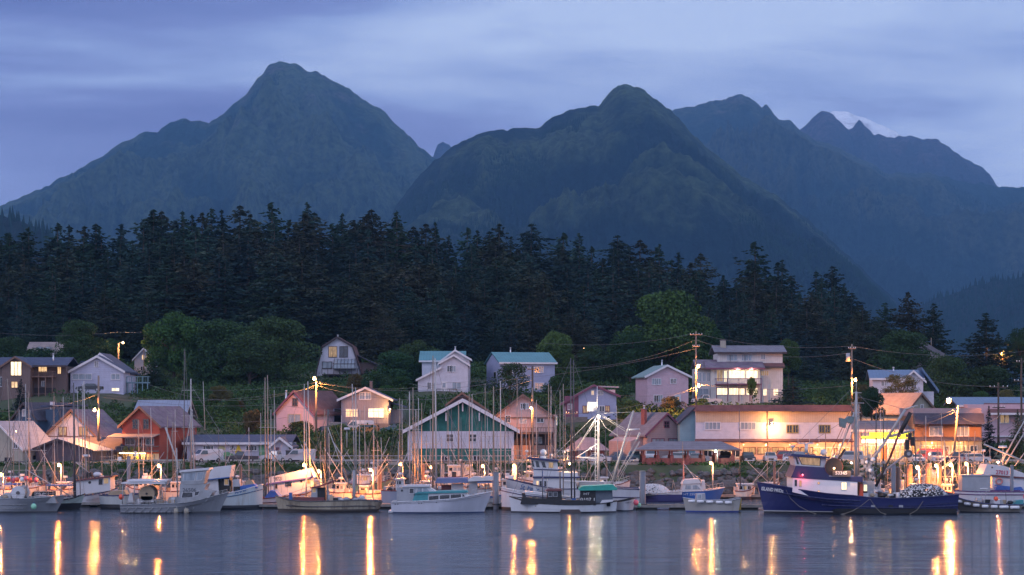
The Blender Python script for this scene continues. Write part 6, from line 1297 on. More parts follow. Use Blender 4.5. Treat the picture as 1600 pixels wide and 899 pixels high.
# 16 blue boat
b = Boat('cabin_boat', 'bright blue boat with white cabin and registration HT 25553', [(1058, 768), (1080, 767), (1105, 766), (1132, 762)], (1060, 1124), 227, 1.7, h_blue, 1, b_white, FRONT, deckdrop=.15, transom=.85, flare=.7); b.text('HT 25553', 1066, 773.5, 3.6, b_txtw, None, 1, wpx=23)
b.cab([(1064, 768), (1098, 767), (1092, 756), (1066, 756)], 1.1, b_white, 'cabin'); b.cab([(1064, 756), (1094, 755), (1090, 748), (1068, 749)], 1.2, b_white, 'cabin_top'); b.win([(1069, 764), (1078, 764), (1078, 758), (1070, 758)], -1.1, 'c'); b.win([(1081, 764), (1093, 764), (1088, 758), (1081, 758)], -1.1, 'c')
b.pole(1068, 765, 1068, 720, .10, 0, mat('mast_orange', (.5, .2, .15), .6), 'mast'); b.pole(1067, 720, 1066.5, 690, .05, 0, b_mastw, 'topmast'); b.pole(1069, 725, 1098, 764, .04, 0, b_mast, 'stay_pole'); b.pole(1070, 730, 1110, 762, .03, .3, b_mast, 'stay_pole'); b.railing(1100, 766, 1130, 762, .5, 5); b.cab([(1094, 765), (1102, 764), (1100, 750), (1096, 751)], .7, b_white, 'steering_stand')
# 17 grey skiff with fenders
b = Boat('skiff', 'grey open skiff with five white fenders and blue waterline', [(1156, 778), (1140, 782), (1110, 783), (1085, 781), (1067, 778)], (1152, 1072), 200.5, 1.15, h_skiff, -1, b_grey, FRONT, transom=.9, flare=.75, cat='skiff')
b.cab([(1086, 784), (1102, 784), (1101, 771), (1088, 771)], .5, b_grey, 'console'); b.rwin(1089, 773, 1095, 779, -.5, 'c'); b.cab([(1150, 798), (1157, 796), (1158, 779), (1151, 781)], .5, mat('outboard_yellow', (.45, .3, .04), .5), 'outboard_motor')
for i, px in enumerate((1079, 1092.5, 1107, 1122, 1136)): fender(px, 782.5 + (px - 1079) * .04, 200.5, -1.22, ['first', 'second', 'third', 'fourth', 'fifth'][i] + ' white fender from the bow of the grey skiff with blue waterline')
# 18 ISLAND PRIDE
IP = 198
b = Boat('purse_seiner', 'large navy blue seiner named ISLAND PRIDE with white deckhouse', [(1489, 771.5), (1470, 773), (1430, 776), (1390, 777.5), (1350, 776), (1330, 773), (1290, 770.5), (1250, 765), (1222, 760), (1183, 754)], (1487, 1194), IP, 3.0, h_navy, -1, b_navy, FRONT, flare=.5, transom=.9, deckdrop=.7, fullness=2.8)
b.strake(.74, b_navy, .07, .5, .98); b.strake(.42, b_navy, .06, .0, .72)
b.text('ISLAND PRIDE', 1189, 765.8, 5.6, b_txtw, None, -6.5, wpx=32, bold=True)
b_paler = mat('boat_paler_white', (.72, .72, .74), .4, .04, 1.2)  # paler white than the wheelhouse, for the deck house
b.cab([(1234, 768), (1260, 774), (1334, 776), (1334, 751), (1234, 745.5)], 2.1, b_paler, 'deck_house'); b.cab([(1231, 745.5), (1342, 752.5), (1342, 744), (1290, 744), (1288, 730), (1239, 727)], 2.15, b_navy, 'bridge_skirt'); b.cab([(1239, 727), (1284, 730.5), (1286, 715), (1235, 712)], 1.9, b_white, 'wheelhouse'); b.cab([(1229, 712.5), (1291, 716), (1291, 713.5), (1232, 708.5)], 2.25, b_navy, 'wheelhouse_roof')
b.win([(1241, 724.5), (1244.5, 725), (1241, 714), (1237.5, 713.5)], -1.9, 'd'); b.win([(1249, 725), (1276, 727), (1276.5, 716), (1244, 714)], -1.9, 'm', b_black); b.rwin(1237, 749, 1240.5, 758.5, -2.1, 'd'); b.rwin(1244, 750, 1247.5, 759, -2.1, 'm'); b.rwin(1309.5, 753, 1317, 764, -2.1, 'b')
x, z = b.L(1297.5, 729); MB().tube((x, -2.2, z), (x, -2.153, z), .78, n=28).build('opening_disc', b_black, b.e); hh = MB()  # black disc paints the darkness inside a round opening
for i in range(24): a = 6.28 * i / 24; hh.tube((x + .8 * math.cos(a), -2.2, z + .8 * math.sin(a)), (x + .8 * math.cos(a + .26), -2.2, z + .8 * math.sin(a + .26)), .03, n=4)
hh.build('ring_rim', b_mar, b.e)
b.cab([(1295, 743.5), (1323, 744), (1323, 735), (1295, 734.5)], .1, b_mastd, 'number_board', y=-2.3); b.text('53345', 1299, 740.5, 5.0, b_txtw, -2.43, 0, wpx=18, bold=True)
for px, py in ((1274, 754), (1274, 767)): b.port(px, py, .11, -2.1, 'l', mat('port_brass', (.5, .25, .08), .4))
x, z = b.L(1248.3, 741); lamp(b.e, x, -2.5, z, 9, (1, .05, .08), .09, 14, 'port_light')
for px, py, P_, c_ in ((1297, 731, 3, (1, .5, .2)), (1323.5, 722.5, 60, (1, .6, .4))): x, z = b.L(px, py); lamp(b.e, x, -2.45, z, P_, c_, .11, 40, 'deck_light')
x, z = b.L(1349, 762); lamp(b.e, x, -.3, z, 200, (1, .88, .68), .1, 25, 'deck_light')
bt = []
for i in range(30):
    px = 1293 + (1486 - 1293) * i / 29
    for z in (.5, .05): x = b.L(px, 0)[0]; bt.append((x, -b.hy(x, z) - .05, z if i else .3))
MB().add(bt, [(2 * i, 2 * i + 1, 2 * i + 3, 2 * i + 2) for i in range(29)]).build('boot_top', b_black, b.e)
# mast, booms, crane
b.pole(1338, 775, 1338, 612, .17, 0, b_mast, 'mast', .10); b.pole(1338, 612, 1338, 596, .04, 0, b_mast, 'topmast'); b.pole(1331.5, 772, 1332, 626, .055, -1.2, b_mastw, 'stay_pole'); b.pole(1344, 770, 1344, 632, .07, .8, b_mast, 'mast'); cb = MB()
for yy, xa_, xb_ in ((614, 1331, 1346), (630, 1330, 1350), (645, 1332, 1345), (697, 1330, 1350)): (xa, z), (xb, _) = b.L(xa_, yy), b.L(xb_, yy); cb.tube((xa, 0, z), (xb, 0, z), .045, n=5)
cb.build('crosstrees', b_mast, b.e)
for px in (1358, 1371.5, 1383): b.pole(px, 755, px, 640 if px > 1365 else 690, .08, .9, b_mastd if px > 1360 else b_mast, 'rigging_post')
b.pole(1334, 645, 1308, 714, .09, -.4, b_mast, 'boom'); b.pole(1336, 662, 1312, 716, .05, -.8, b_mast, 'boom'); b.pole(1330, 640, 1300, 706, .035, .4, b_rust, 'stay_pole'); b.pole(1318, 702, 1304, 722, .12, -.9, b_black, 'hydraulic_ram'); b.pole(1308, 700, 1252, 762, .035, -2.0, b_mast, 'stay_pole'); x, z = b.L(1320, 658)
MB().prism([(x - .55, z - .5), (x - .1, z - .65), (x, z - .1), (x + .5, z - .25), (x + .8, z + .35), (x + .2, z + .45), (x - .1, z + .15), (x - .6, z + .3)], -1.1, -.2).build('canvas_bag', b_tealc if False else mat('canvas_grey', (.12, .18, .2), .8, .2), b.e)
b.pole(1345, 735, 1360, 722, .14, -.4, b_mast, 'crane_base'); b.pole(1358, 724, 1384, 686, .12, -.5, b_mast, 'crane_arm', .12); b.pole(1384, 686, 1413, 640, .14, -.5, b_mast, 'crane_arm', .11); b.pole(1413, 640, 1432, 634, .1, -.5, b_mast, 'crane_tip', .07); b.pole(1366, 760, 1388, 715, .13, -.9, b_black, 'hydraulic_ram'); b.pole(1388, 715, 1404, 672, .11, -.9, mat('hydraulic_red', (.13, .03, .04), .5), 'hydraulic_ram', .09); b.pole(1404, 676, 1420, 645, .20, -.9, b_black, 'hydraulic_ram', .2)
b.pole(1389, 682, 1428, 672, .15, -.4, b_mast, 'crane_elbow'); b.pole(1426, 670, 1430, 720, .07, -.4, b_mastd, 'hose_bundle'); b.pole(1372, 745, 1424, 704, .1, .3, b_grey, 'brace'); b.pole(1346, 735, 1380, 700, .05, .5, b_mastd, 'hose_bundle')
x, z = b.L(1417, 709)
pbk = MB().tube((x, -.9, z), (x, -.4, z), .36, n=18).build('power_block', b_mastd, b.e); MB().tube((x, -.96, z), (x, -.903, z), .17, n=12).build('hub', b_grey, pbk)
for px, py, s_ in ((1416, 695, .28), (1424, 690, .25), (1420, 682, .2)): x, z = b.L(px, py); MB().box(x - s_ * .6, x + s_ * .6, -.7, -.2, z - s_ * 1.6, z + s_ * 1.6).build('hydraulic_motor', b_black, b.e)
for i in range(60):
    cl = MB()
    px, py = random.gauss(1358, 9), random.uniform(712, 756); x, z = b.L(px, py); y = random.uniform(-1, 1)
    if random.random() < .5: cl.box(x - .12, x + .14, y - .1, y + .1, z - .1, z + random.uniform(.05, .3))
    else: cl.tube((x, y, z), (x + random.uniform(-.5, .5), y + .1, z + random.uniform(-.5, .7)), .035, n=5)
    cl.build('winch_gear', b_grey, b.e)

for px, py, r_ in ((1361, 718, .22), (1357, 735, .2), (1351, 722, .16)): x, z = b.L(px, py); MB().ball((x, -1, z), r_, n=9, k=6).build('deck_float', b_fend, b.e)
b.cab([(1345, 776), (1362, 776), (1362, 752), (1345, 752)], 1.2, b_grey, 'deck_winch'); b.cab([(1346.5, 775), (1351, 775), (1351, 757), (1346.5, 757)], .04, PANES['b'], 'lit_doorway', y=-1.26); b.wires([(1338, 600, 1186, 754), (1338, 612, 1489, 770), (1334, 648, 1234, 712), (1340, 640, 1384, 690), (1413, 642, 1360, 760), (1430, 640, 1425, 690), (1332, 640, 1310, 710), (1338, 625, 1300, 716), (1340, 620, 1415, 640)], .022)
# wheelhouse top gear
x, z = b.L(1260, 694); MB().box(x - .7, x + .7, -.12, .12, z, z + .12).build('radar_bar', b_white, b.e); MB().tube((x, 0, z - .8), (x, 0, z - .02), .16, n=8).build('radar_post', b_white, b.e); b.pole(1257, 712, 1260, 700, .06, .2, b_white, 'radar_leg'); b.pole(1264, 712, 1261, 700, .06, .2, b_white, 'radar_leg'); b.radar(1239, 700, .3, .2, 711)
x, z = b.L(1286, 707); MB().ball((x, -.4, z), .31, n=12, k=8).build('satellite_dome', b_white, b.e); rr = MB(); x, z = b.L(1273, 708)
for i in range(12): a = 3.14 * i / 12; rr.tube((x + .3 * math.cos(a), 0, z + .25 * math.sin(a)), (x + .3 * math.cos(a + .262), 0, z + .25 * math.sin(a + .262)), .025, n=4)
rr.build('hoop', b_black, b.e); b.cab([(1240, 710), (1256, 710.5), (1255, 706), (1242, 706)], .7, b_grey, 'roof_locker')
for px in (1266, 1248, 1281): b.pole(px, 712, px, 665 if px == 1266 else 680, .018, .5, b_white, 'antenna')
for px in (1356, 1399, 1383): x, z = b.L(px, 789.5); MB().box(x - .18, x + .18, -b.hy(x, z) - .05, -b.hy(x, z), z - .12, z + .12).build('freeing_port', b_grey if px != 1383 else b_black, b.e)
rp = MB()
for pts in ([(1225, 765), (1232, 778), (1245, 790), (1262, 799), (1272, 802)], [(1350, 778), (1338, 788), (1326, 796), (1313, 801), (1305, 802)], [(1351, 778), (1360, 791), (1368, 799), (1377, 802)], [(1433, 781), (1430, 786), (1424, 795), (1412, 802)]):
    P = [(lambda q: (q[0], -b.hy(q[0], max(.1, q[1])) - .06, q[1]))(b.L(*p)) for p in pts]; rp.path(P, .022, 4)
rp.build('mooring_lines', b_rope, b.e)
b.cab([(1337, 775), (1344, 775), (1343, 756), (1339, 755)], .25, b_rust if False else mat('oilskin_orange', (.45, .07, .03), .5, .2), 'oilskin_cover', y=-1.6)
mound('fishing_net', 1403, 1480, 780, 756.5, IP, -.4, b_fend, 'large heap of seine net with white corks on the navy seiner stern', 'net', .075, 1500, sink=.5)
clutter(b, 1345, 1400, 774, 1.6, 40)
# 19 skiff astern
b = Boat('seine_skiff', 'brown grey seine skiff with a chain of white fenders at the right edge', [(1594, 788), (1570, 788.5), (1530, 786), (1505, 781), (1492, 776)], (1588, 1500), 200, 1.4, h_skiff2, -1, b_navy, FRONT, transom=.95, flare=.6, cat='skiff', fullness=3)
for i, px in enumerate((1498, 1508.5, 1521, 1534, 1548, 1563, 1580)): x, z = b.L(px, (783.5, 787, 789, 790.5, 791, 791.5, 792)[i]); fender(px, (783.5, 787, 789, 790.5, 791, 791.5, 792)[i], 200, -b.hy(x, z) - .12, ['first', 'second', 'third', 'fourth', 'fifth', 'sixth', 'seventh'][i] + ' white fender from the bow of the brown seine skiff', r=.15, ln=.5 if i < 5 else .75)
b.cab([(1546, 788), (1566, 788), (1564, 781), (1548, 781)], .6, b_grey, 'engine_box'); b.cab([(1583, 790), (1598, 790), (1597, 781), (1585, 782)], .5, b_tealc, 'outboard_motor'); buoy(1553, 779, 199.5, -.9, 'orange buoy standing on the seine skiff', b_buoy, .2)
clutter(b, 1510, 1585, 786, .9, 20)
# 20 low white boat with purple stripe carrying the bin
b = Boat('fishing_boat', 'low white boat with purple stripe behind the seine skiff', [(1600, 768), (1560, 768), (1520, 768), (1491, 767)], (1600, 1493), 208, 1.6, hullm('white_purple', (.55, .54, .58), (.03, .03, .04), .55), -1, mat('rail_purple', (.09, .03, .13), .6), FRONT, transom=.95, flare=.9, fullness=4); b.strake(.83, mat('rail_purple', (.09, .03, .13), .6), .05)
e = empty('ice_bin', (b.L(1523, 0)[0] + b.e.location.x, 208.2, b.L(0, 768)[1]), 0, 'large square grey ice bin on the low white boat', 'bin'); MB().box(-1.35, 1.35, -.9, .9, -.1, 1.48).build('bin_body', b_grey, e); MB().box(-1.42, 1.42, -.97, .97, 1.483, 1.6).build('lid', b_grey, e); MB().box(.35, 1.1, -.94, -.903, .25, .33).build('handle', b_fend, e)
# 21 27013
b = Boat('fishing_boat', 'white troller numbered 27013 with red trim and life ring at the right edge', [(1680, 764), (1640, 766), (1600, 768), (1560, 766), (1532, 760)], (1680, 1540), 213, 2.2, h_white, -1, b_mar, FRONT)
b.cab([(1530, 741), (1612, 748), (1612, 742), (1600, 741), (1561, 727), (1537, 725)], 1.6, b_white, 'upper_cabin'); b.cab([(1528, 742.5), (1612, 748.6), (1612, 746.4), (1528, 740)], 1.68, b_mar, 'red_trim'); b.cab([(1545, 768), (1612, 768), (1612, 748), (1545, 743)], 1.5, b_white, 'cabin'); b.text('27013', 1550, 740.3, 6.4, b_txtr, -1.63, -3, wpx=19, bold=True)
x, z = b.L(1555.5, 751.5); rg = MB()
for i in range(18): a = 6.283 * i / 18; rg.tube((x + .29 * math.cos(a), -1.6, z + .29 * math.sin(a)), (x + .29 * math.cos(a + .349), -1.6, z + .29 * math.sin(a + .349)), .08, n=7)
rg.build('life_ring', mat('ring_pink', (.55, .22, .2), .5, .3, 3), b.e); b.cab([(1547, 768), (1575, 768), (1570, 759), (1549, 757)], .3, b_tarp, 'tarp', y=-1.85); b.cab([(1575, 766), (1592, 766), (1588, 760), (1579, 761)], .3, b_tarp, 'tarp', y=-1.85); b.port(1544.5, 730, .08, -1.6)
b.pole(1533, 694, 1603, 724, .09, -1.2, b_mast, 'boom', .09); b.pole(1565, 722, 1602, 655, .09, 0, b_mast, 'trolling_pole'); b.pole(1573, 726, 1608, 668, .08, .6, b_mast, 'trolling_pole'); b.pole(1584, 728, 1612, 690, .06, -.5, b_mast, 'trolling_pole'); b.radar(1567, 700, 0, .45, 727); b.radar(1538, 706, .4, .2, 726)
b.railing(1502, 738, 1540, 738, 1.0, 7, ly=1.6); b.wires([(1590, 660, 1540, 735), (1600, 660, 1560, 727), (1533, 694, 1600, 655)], .02); buoy(1597, 775, 206, -1.7, 'orange buoy hanging at the right picture edge', b_buoyp, .3)
x, z = b.L(1556, 722); lamp(b.e, x, -1.0, z, 90, (1, .42, .22), .13, 45, 'deck_light')

# ================================================================== boats between and behind the docks
MID = 'boats moored between the docks'
hm_w, hm_p, hm_b, hm_g = h_white, hullm('lamplit_white', (.62, .55, .5), (.05, .04, .05), .3), hullm('grey_blue', (.25, .28, .36), (.03, .03, .04), .15), hullm('green_old', (.10, .2, .17), (.03, .03, .04), .15)  # lamplit_white: white hulls with the warm lamp light put into the colour
def troller(x0, x1, ysh, D, bow, hm_, label, poles=(), cab=(.35, .62), ch=14, cm=b_white, cover=None, rail=b_mar, radar=True, B=1.7, raft=False, booms=()):
    w = x1 - x0; st, bw = (x0, x1) if bow > 0 else (x1, x0); d = bow
    sh = [(st, ysh + 1), (st + d * w * .4, ysh + 1.5), (st + d * w * .75, ysh - 1), (bw, ysh - 6)]
    b = Boat('fishing_boat', label, sh, (st + d * 2, bw - d * w * .07), D, B, hm_, bow, rail, MID)
    a, c = st + d * w * cab[0], st + d * w * cab[1]; lo, hi = min(a, c), max(a, c); yt = ysh - ch
    b.cab([(lo, ysh + 3), (hi, ysh + 3), (hi - (1 if d > 0 else 0), yt), (lo + (1 if d < 0 else 0), yt)], B * .6, cm, 'wheelhouse'); b.cab([(lo - 1.5, yt + .2), (hi + 1.5, yt + .2), (hi + 1.5, yt - 1.5), (lo - 1.5, yt - 1.5)], B * .72, b_white, 'wheelhouse_roof')
    n = max(1, int((hi - lo) / 7))
    for i in range(n): q0 = lo + 2 + (hi - lo - 3) * i / n; b.rwin(q0, yt + 2.5, q0 + (hi - lo - 4) / n * .72, yt + 7.5, -B * .6, random.choice('ddcm'))
    k0, k1 = sorted((hi if d > 0 else lo, bw - d * w * .15)); b.cab([(k0, ysh + 2), (k1, ysh), (k1 - 1, ysh - 4), (k0 + 1, ysh - 4)], B * .45, cm, 'fore_cabin')
    if cover: q0, q1 = sorted((st + d * w * .05, a - d * 2)); b.cab([(q0, ysh + 1), (q1, ysh + 1), (q1, ysh - 8), (q0 + 2, ysh - 6)], B * .6, cover, 'canvas_cover')
    if radar: b.radar((lo + hi) / 2, yt - 7, .1, .26, yt - 1)
    if raft: x, z = b.L(lo + 5, yt - 3.5); MB().tube((x, -.35, z), (x + .9, -.35, z), .24, n=10).build('life_raft', b_white, b.e)
    wr = []
    for i, (px, yt_, r) in enumerate(poles): b.pole(px + (0 if i % 2 else .8) , ysh, px, yt_, r, random.uniform(-1, 1) * .6, b_mastw if i % 3 == 0 else b_mast, 'mast' if r > .085 else 'trolling_pole'); wr += [(px, yt_ + 2, st + d * 3, ysh), (px, yt_ + 4, bw - d * 2, ysh - 6)]
    for s_ in booms: b.pole(*s_, .05, .3, b_mast, 'boom')
    if wr: b.wires(wr[:8], .016)
    if len(poles) > 1:
        sp = MB(); xs_ = [p[0] for p in poles]
        for yy in (max(p[1] for p in poles) + 14, max(p[1] for p in poles) + 45): (xa, z), (xb, _) = b.L(min(xs_) - 3, yy), b.L(max(xs_) + 3, yy); sp.tube((xa, 0, z), (xb, 0, z), .028, n=4)
        sp.build('spreaders', b_mast, b.e)
    for _ in range(random.choice((1, 2, 3))):
        px = random.uniform(x0 + 4, x1 - 4); b.pole(px, ysh - 3, px + random.uniform(-3, 3), random.uniform(628, 712), random.uniform(.03, .055), random.uniform(-1, 1), random.choice([b_mast, b_mastw, b_mastd, b_mastd]), 'trolling_pole')
    for _ in range(2):
        px = random.uniform(x0 + 6, x1 - 6); b.pole(px, ysh - 6, px + random.choice((-1, 1)) * random.uniform(18, 34), ysh - random.uniform(35, 62), .035, random.uniform(-1, 1), b_mast, 'boom')
    clutter(b, x0 + 3, x1 - 5, ysh, B * .7)
    b.railing(bw - d * w * .3, ysh - 2, bw - d * 2, ysh - 6, .45, 4); b.cab([(st + d * w * .12 - 4, ysh + 1), (st + d * w * .12 + 4, ysh + 1), (st + d * w * .12 + 4, ysh - 5), (st + d * w * .12 - 4, ysh - 5)], .5, random.choice([b_grey, b_ply, b_white]), 'fish_box')
    return b
T = troller
T(0, 76, 763, 222, 1, hm_w, 'white boat behind the orange buoys at the far left', [(46, 612, .06), (85 - 40, 640, .05)], (.3, .6), 12, cover=b_tarp2)
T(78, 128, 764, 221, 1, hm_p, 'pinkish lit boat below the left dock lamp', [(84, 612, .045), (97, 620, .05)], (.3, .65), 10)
T(196, 252, 764, 219, -1, hm_w, 'white boat behind the net drum of the gillnetter', [(218, 656, .06), (225, 680, .04)], (.3, .6), 14, raft=True)
T(492, 552, 768, 221, -1, hm_p, 'white hulled boat with lamp glow in its hull colour behind the tan troller', [(508, 640, .05)], (.2, .45), 12, booms=[(506, 700, 545, 762)])
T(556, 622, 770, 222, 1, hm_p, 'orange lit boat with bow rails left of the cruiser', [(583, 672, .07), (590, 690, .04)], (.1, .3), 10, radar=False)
T(545, 612, 755, 229, 1, hm_g, 'green hulled boat under dark tarp on the second dock', [(575, 700, .05)], (.2, .5), 12, cover=b_tarp2)
T(596, 662, 765, 214, 1, hm_b, 'grey blue boat with crossed poles left of the cruiser', [(624, 622, .06), (628, 626, .05), (640, 612, .07), (645, 606, .07), (654, 622, .05)], (.35, .55), 16, booms=[(645, 690, 612, 762), (640, 700, 662, 762)])
T(640, 690, 758, 229, -1, hm_w, 'small white boat behind the cruiser flybridge', [(666, 676, .045), (650, 640, .05)], (.3, .6), 12)
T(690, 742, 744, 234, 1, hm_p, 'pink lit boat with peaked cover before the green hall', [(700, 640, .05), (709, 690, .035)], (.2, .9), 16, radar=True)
T(715, 768, 762, 222, -1, hm_w, 'white boat with two tall poles in front of the green hall door', [(733, 616, .06), (737.5, 616, .06), (745, 690, .04)], (.4, .65), 13)
T(768, 822, 764, 220, 1, hm_w, 'white boat with life raft behind the St. Peter bow', [(771, 604, .08), (778, 690, .05), (782, 596, .07), (808, 590, .05), (815, 640, .04)], (.3, .6), 14, raft=True)
T(800, 850, 750, 230, -1, hm_w, 'far white boat in front of the salmon house', [(832, 606, .07), (838, 625, .05), (822, 660, .04)], (.3, .6), 12)
T(852, 905, 752, 229, 1, hm_g, 'green boat far behind the St. Peter wheelhouse', [(857, 600, .06), (861, 604, .06), (867, 660, .04), (918, 700, .04)], (.3, .6), 12)
T(925, 985, 757, 226, 1, hm_w, 'white boat with bowsprit in front of the rock bank', [(948, 700, .04)], (.15, .4), 10, radar=False)
T(560, 600, 742, 236, -1, hm_w, 'small far boat near the middle of the second dock', [(571, 690, .04)], (.3, .6), 10)
T(1147, 1180, 766, 230, 1, hm_p, 'small pink lit cruiser moored by the rock bank', [], (.15, .85), 9, radar=False, B=1.3)
T(1186, 1218, 760, 232, 1, hm_p, 'small low boat behind the navy seiner bow', [(1216, 735, .03)], (.3, .8), 5, radar=False, B=1.2)
T(1388, 1436, 766, 228, -1, hm_p, 'pink lit boat behind the navy seiner crane', [(1398, 660, .05), (1408, 690, .04)], (.3, .6), 14)
T(1428, 1482, 762, 230, 1, hm_w, 'white boat with tall canvas peak behind the net heap', [(1440, 690, .05), (1446, 650, .045), (1471, 640, .03)], (.3, .7), 18, raft=True)
T(1455, 1506, 768, 227, -1, hm_p, 'orange lit boat directly left of the ice bin', [(1465, 700, .045), (1497, 690, .03)], (.4, .7), 10, booms=[(1480, 700, 1500, 762)])
T(1345, 1394, 768, 222, 1, hm_b, 'grey boat hidden behind the navy seiner winches', [(1352, 660, .06), (1376, 640, .05)], (.3, .6), 12)
T(248, 318, 766, 222, 1, hm_w, 'white boat with many poles behind the gillnetter wheelhouse', [(271, 660, .05), (275, 640, .045)], (.3, .6), 12)
T(330, 402, 762, 225, -1, hm_b, 'grey boat behind the ANNE bow', [(352, 690, .045), (388, 668, .04)], (.3, .55), 9)
T(130, 192, 762, 226, 1, hm_g, 'green boat behind the white cabin boat', [(160, 680, .045), (176, 700, .04)], (.3, .6), 9)
T(455, 520, 760, 230, 1, hm_w, 'small boat behind the cabin numbered 98721', [(500, 690, .045)], (.4, .7), 9)
T(640, 700, 764, 219, 1, hm_p, 'lit boat just behind the cruiser roof', [(648, 660, .05), (690, 680, .045)], (.3, .6), 11)
T(742, 800, 752, 232, -1, hm_w, 'far white boat right of the green hall lower window', [(752, 668, .045), (790, 640, .05)], (.3, .6), 11)
T(868, 930, 764, 217, 1, hm_w, 'white boat between the St. Peter and the rock bank', [(868, 640, .05), (905, 690, .04)], (.3, .6), 10)
T(1400, 1470, 770, 216, 1, hm_b, 'grey boat close behind the cork heap', [(1412, 690, .05), (1455, 700, .04)], (.35, .6), 12)
T(1500, 1560, 756, 230, -1, hm_w, 'white boat behind the ice bin', [(1515, 680, .045), (1545, 700, .04)], (.3, .6), 11)
T(-20, 60, 757, 230, 1, hm_w, 'far white boat below the tan warehouse', [(22, 660, .05), (30, 640, .045), (70, 690, .04)], (.3, .6), 11)
for i, (px, py, m) in enumerate([(20, 748.5, b_buoy), (27, 750, b_buoyp), (33.5, 749, b_buoy), (41, 748.5, b_fend), (47.5, 747, b_buoyp), (54, 750, b_buoy), (62.5, 749.5, b_buoyp)]):
    buoy(px, py, 218, -1.9, ['first', 'second', 'third', 'fourth', 'fifth', 'sixth', 'last'][i] + ' round buoy from the left in the row above the left grey boat', m, .23)
# ------------------------------------------------------------------ docks, pilings, lamps
m_dock = mat('dock_timber', (.12, .10, .09), .9, .25, 1.2, stretch=(.4, 3, 3), bump=.4); m_dockw = mat('dock_edge', (.22, .21, .20), .8, .25, 1.5); m_float = mat('dock_float', (.035, .035, .035), .8, .3, 1.5)
m_pile = mat('pile_steel', (.16, .17, .20), .6, .2, 1, stretch=(3, 3, .4), col2=(.14, .08, .05), c2amt=.42); m_piler = mat('pile_rust', (.17, .10, .08), .8, .25, 1, stretch=(3, 3, .4)); m_pole = mat('pole_wood', (.20, .15, .12), .9, .25, 1.2, stretch=(4, 4, .3), bump=.4)
def dock(px0, px1, D, w, label, z=.45):
    x0, x1 = (px0 - CX) * S(D), (px1 - CX) * S(D); e = empty('floating_dock', ((x0 + x1) / 2, D, 0), 0, label, 'dock', 'floating docks'); h = (x1 - x0) / 2
    MB().box(-h, h, 0, w, z - .1, z).build('decking', m_dock, e); MB().box(-h, h, -.12, -.003, z - .22, z + .03).build('edge_beam', m_dockw, e)
    n = max(2, int(h * 2 / 2.6))
    for i in range(n): x = -h + h * 2 * (i + .5) / n; MB().box(x - .95, x + .95, .05, w - .05, -.3, z - .102).build('float', m_float, e)
    for i in range(max(1, n // 2)): x = -h + h * 2 * (i + .7) / max(1, n // 2); MB().box(x - .2, x + .2, .1, .25, z + .002, z + .12).build('cleat', m_dockw, e)
dock(-70, 405, 210, 2.2, 'floating dock behind the left group of boats'); dock(405, 800, 205.5, 2.2, 'floating dock behind the tan troller and the cruiser'); dock(985, 1195, 204, 2.2, 'floating dock with the big steel piling'); dock(1480, 1620, 206, 2, 'floating dock at the right edge')
dock(1118, 1240, 229.5, 2, 'far floating dock between blue boat and navy seiner'); dock(500, 985, 231, 2, 'far floating dock in front of the green hall'); dock(1380, 1560, 228.5, 2, 'far floating dock under the row of four lamps'); dock(-70, 160, 228, 2, 'far floating dock below the plank shed')
def pile(px, yt, yb, D, r, m, label, name='piling'):
    p = W(px, yt, D); e = empty(name, (p.x, D, 0), 0, label, 'piling', 'dock pilings'); h = p.z
    MB().tube((0, 0, -2), (0, 0, h), r, r, 14).build('shaft', m, e); MB().tube((0, 0, h + .002), (0, 0, h + .08), r * 1.08, r * .9, 14).build('cap', m_dockw, e)
    o = MB()
    for i in range(12): a = 6.283 * i / 12; o.tube(((r + .1) * math.cos(a), (r + .1) * math.sin(a), .5), ((r + .1) * math.cos(a + .524), (r + .1) * math.sin(a + .524), .5), .05, n=4)
    o.build('guide_ring', m_tyre, e)
for a in [(1004, 737, 0, 204.6, .29, m_pile, 'big grey steel piling at the dock between the green cover boat and the net boat'), (775, 738, 0, 205, .26, m_pile, 'dark steel piling between cruiser and St. Peter'), (1210, 722, 0, 228, .12, m_piler, 'slim rusty piling beside the navy seiner bow'),
          (376, 727, 0, 212, .13, m_piler, 'rust red piling beside the name ANNE boat cabin'), (1581, 728, 0, 209, .17, m_pile, 'dark piling in front of the white troller with red trim'), (804, 731, 0, 226, .28, m_pile, 'pale piling topped by a lamp left of the St. Peter wheelhouse'), (69, 728, 0, 226, .16, m_piler, 'rusty piling in front of the plank shed'),
          (593, 729, 0, 224, .24, m_piler, 'pink lit piling near the porch lamp reflection'), (661, 726, 0, 226, .2, m_piler, 'lit piling left of the slate tarp'), (691, 727, 0, 229, .22, m_pile, 'piling before the green hall left window'), (723, 725, 0, 229, .22, m_pile, 'piling under the small white dome before the green hall'),
          (1396, 727, 0, 205.5, .22, m_pile, 'dark steel piling left of the net heap'), (1403, 731, 0, 206, .2, m_piler, 'reddish piling touching the dark one left of the net heap'), (1421, 727, 0, 226, .3, m_piler, 'orange lit piling behind the net heap'), (1451, 725, 0, 226, .34, m_piler, 'brightest lit piling behind the net heap'),
          (1468, 732, 0, 227, .24, m_piler, 'piling right of the brightest lit one'), (1499, 724, 0, 228, .14, m_piler, 'thin piling beside the fourth dock lamp'), (201, 714, 0, 232, .2, m_pile, 'dark piling before the red gabled shop'), (1437, 735, 0, 228, .2, m_piler, 'pink piling under the first of the four lamps')]: pile(*a)
LG = 'lamps lighting the docks'
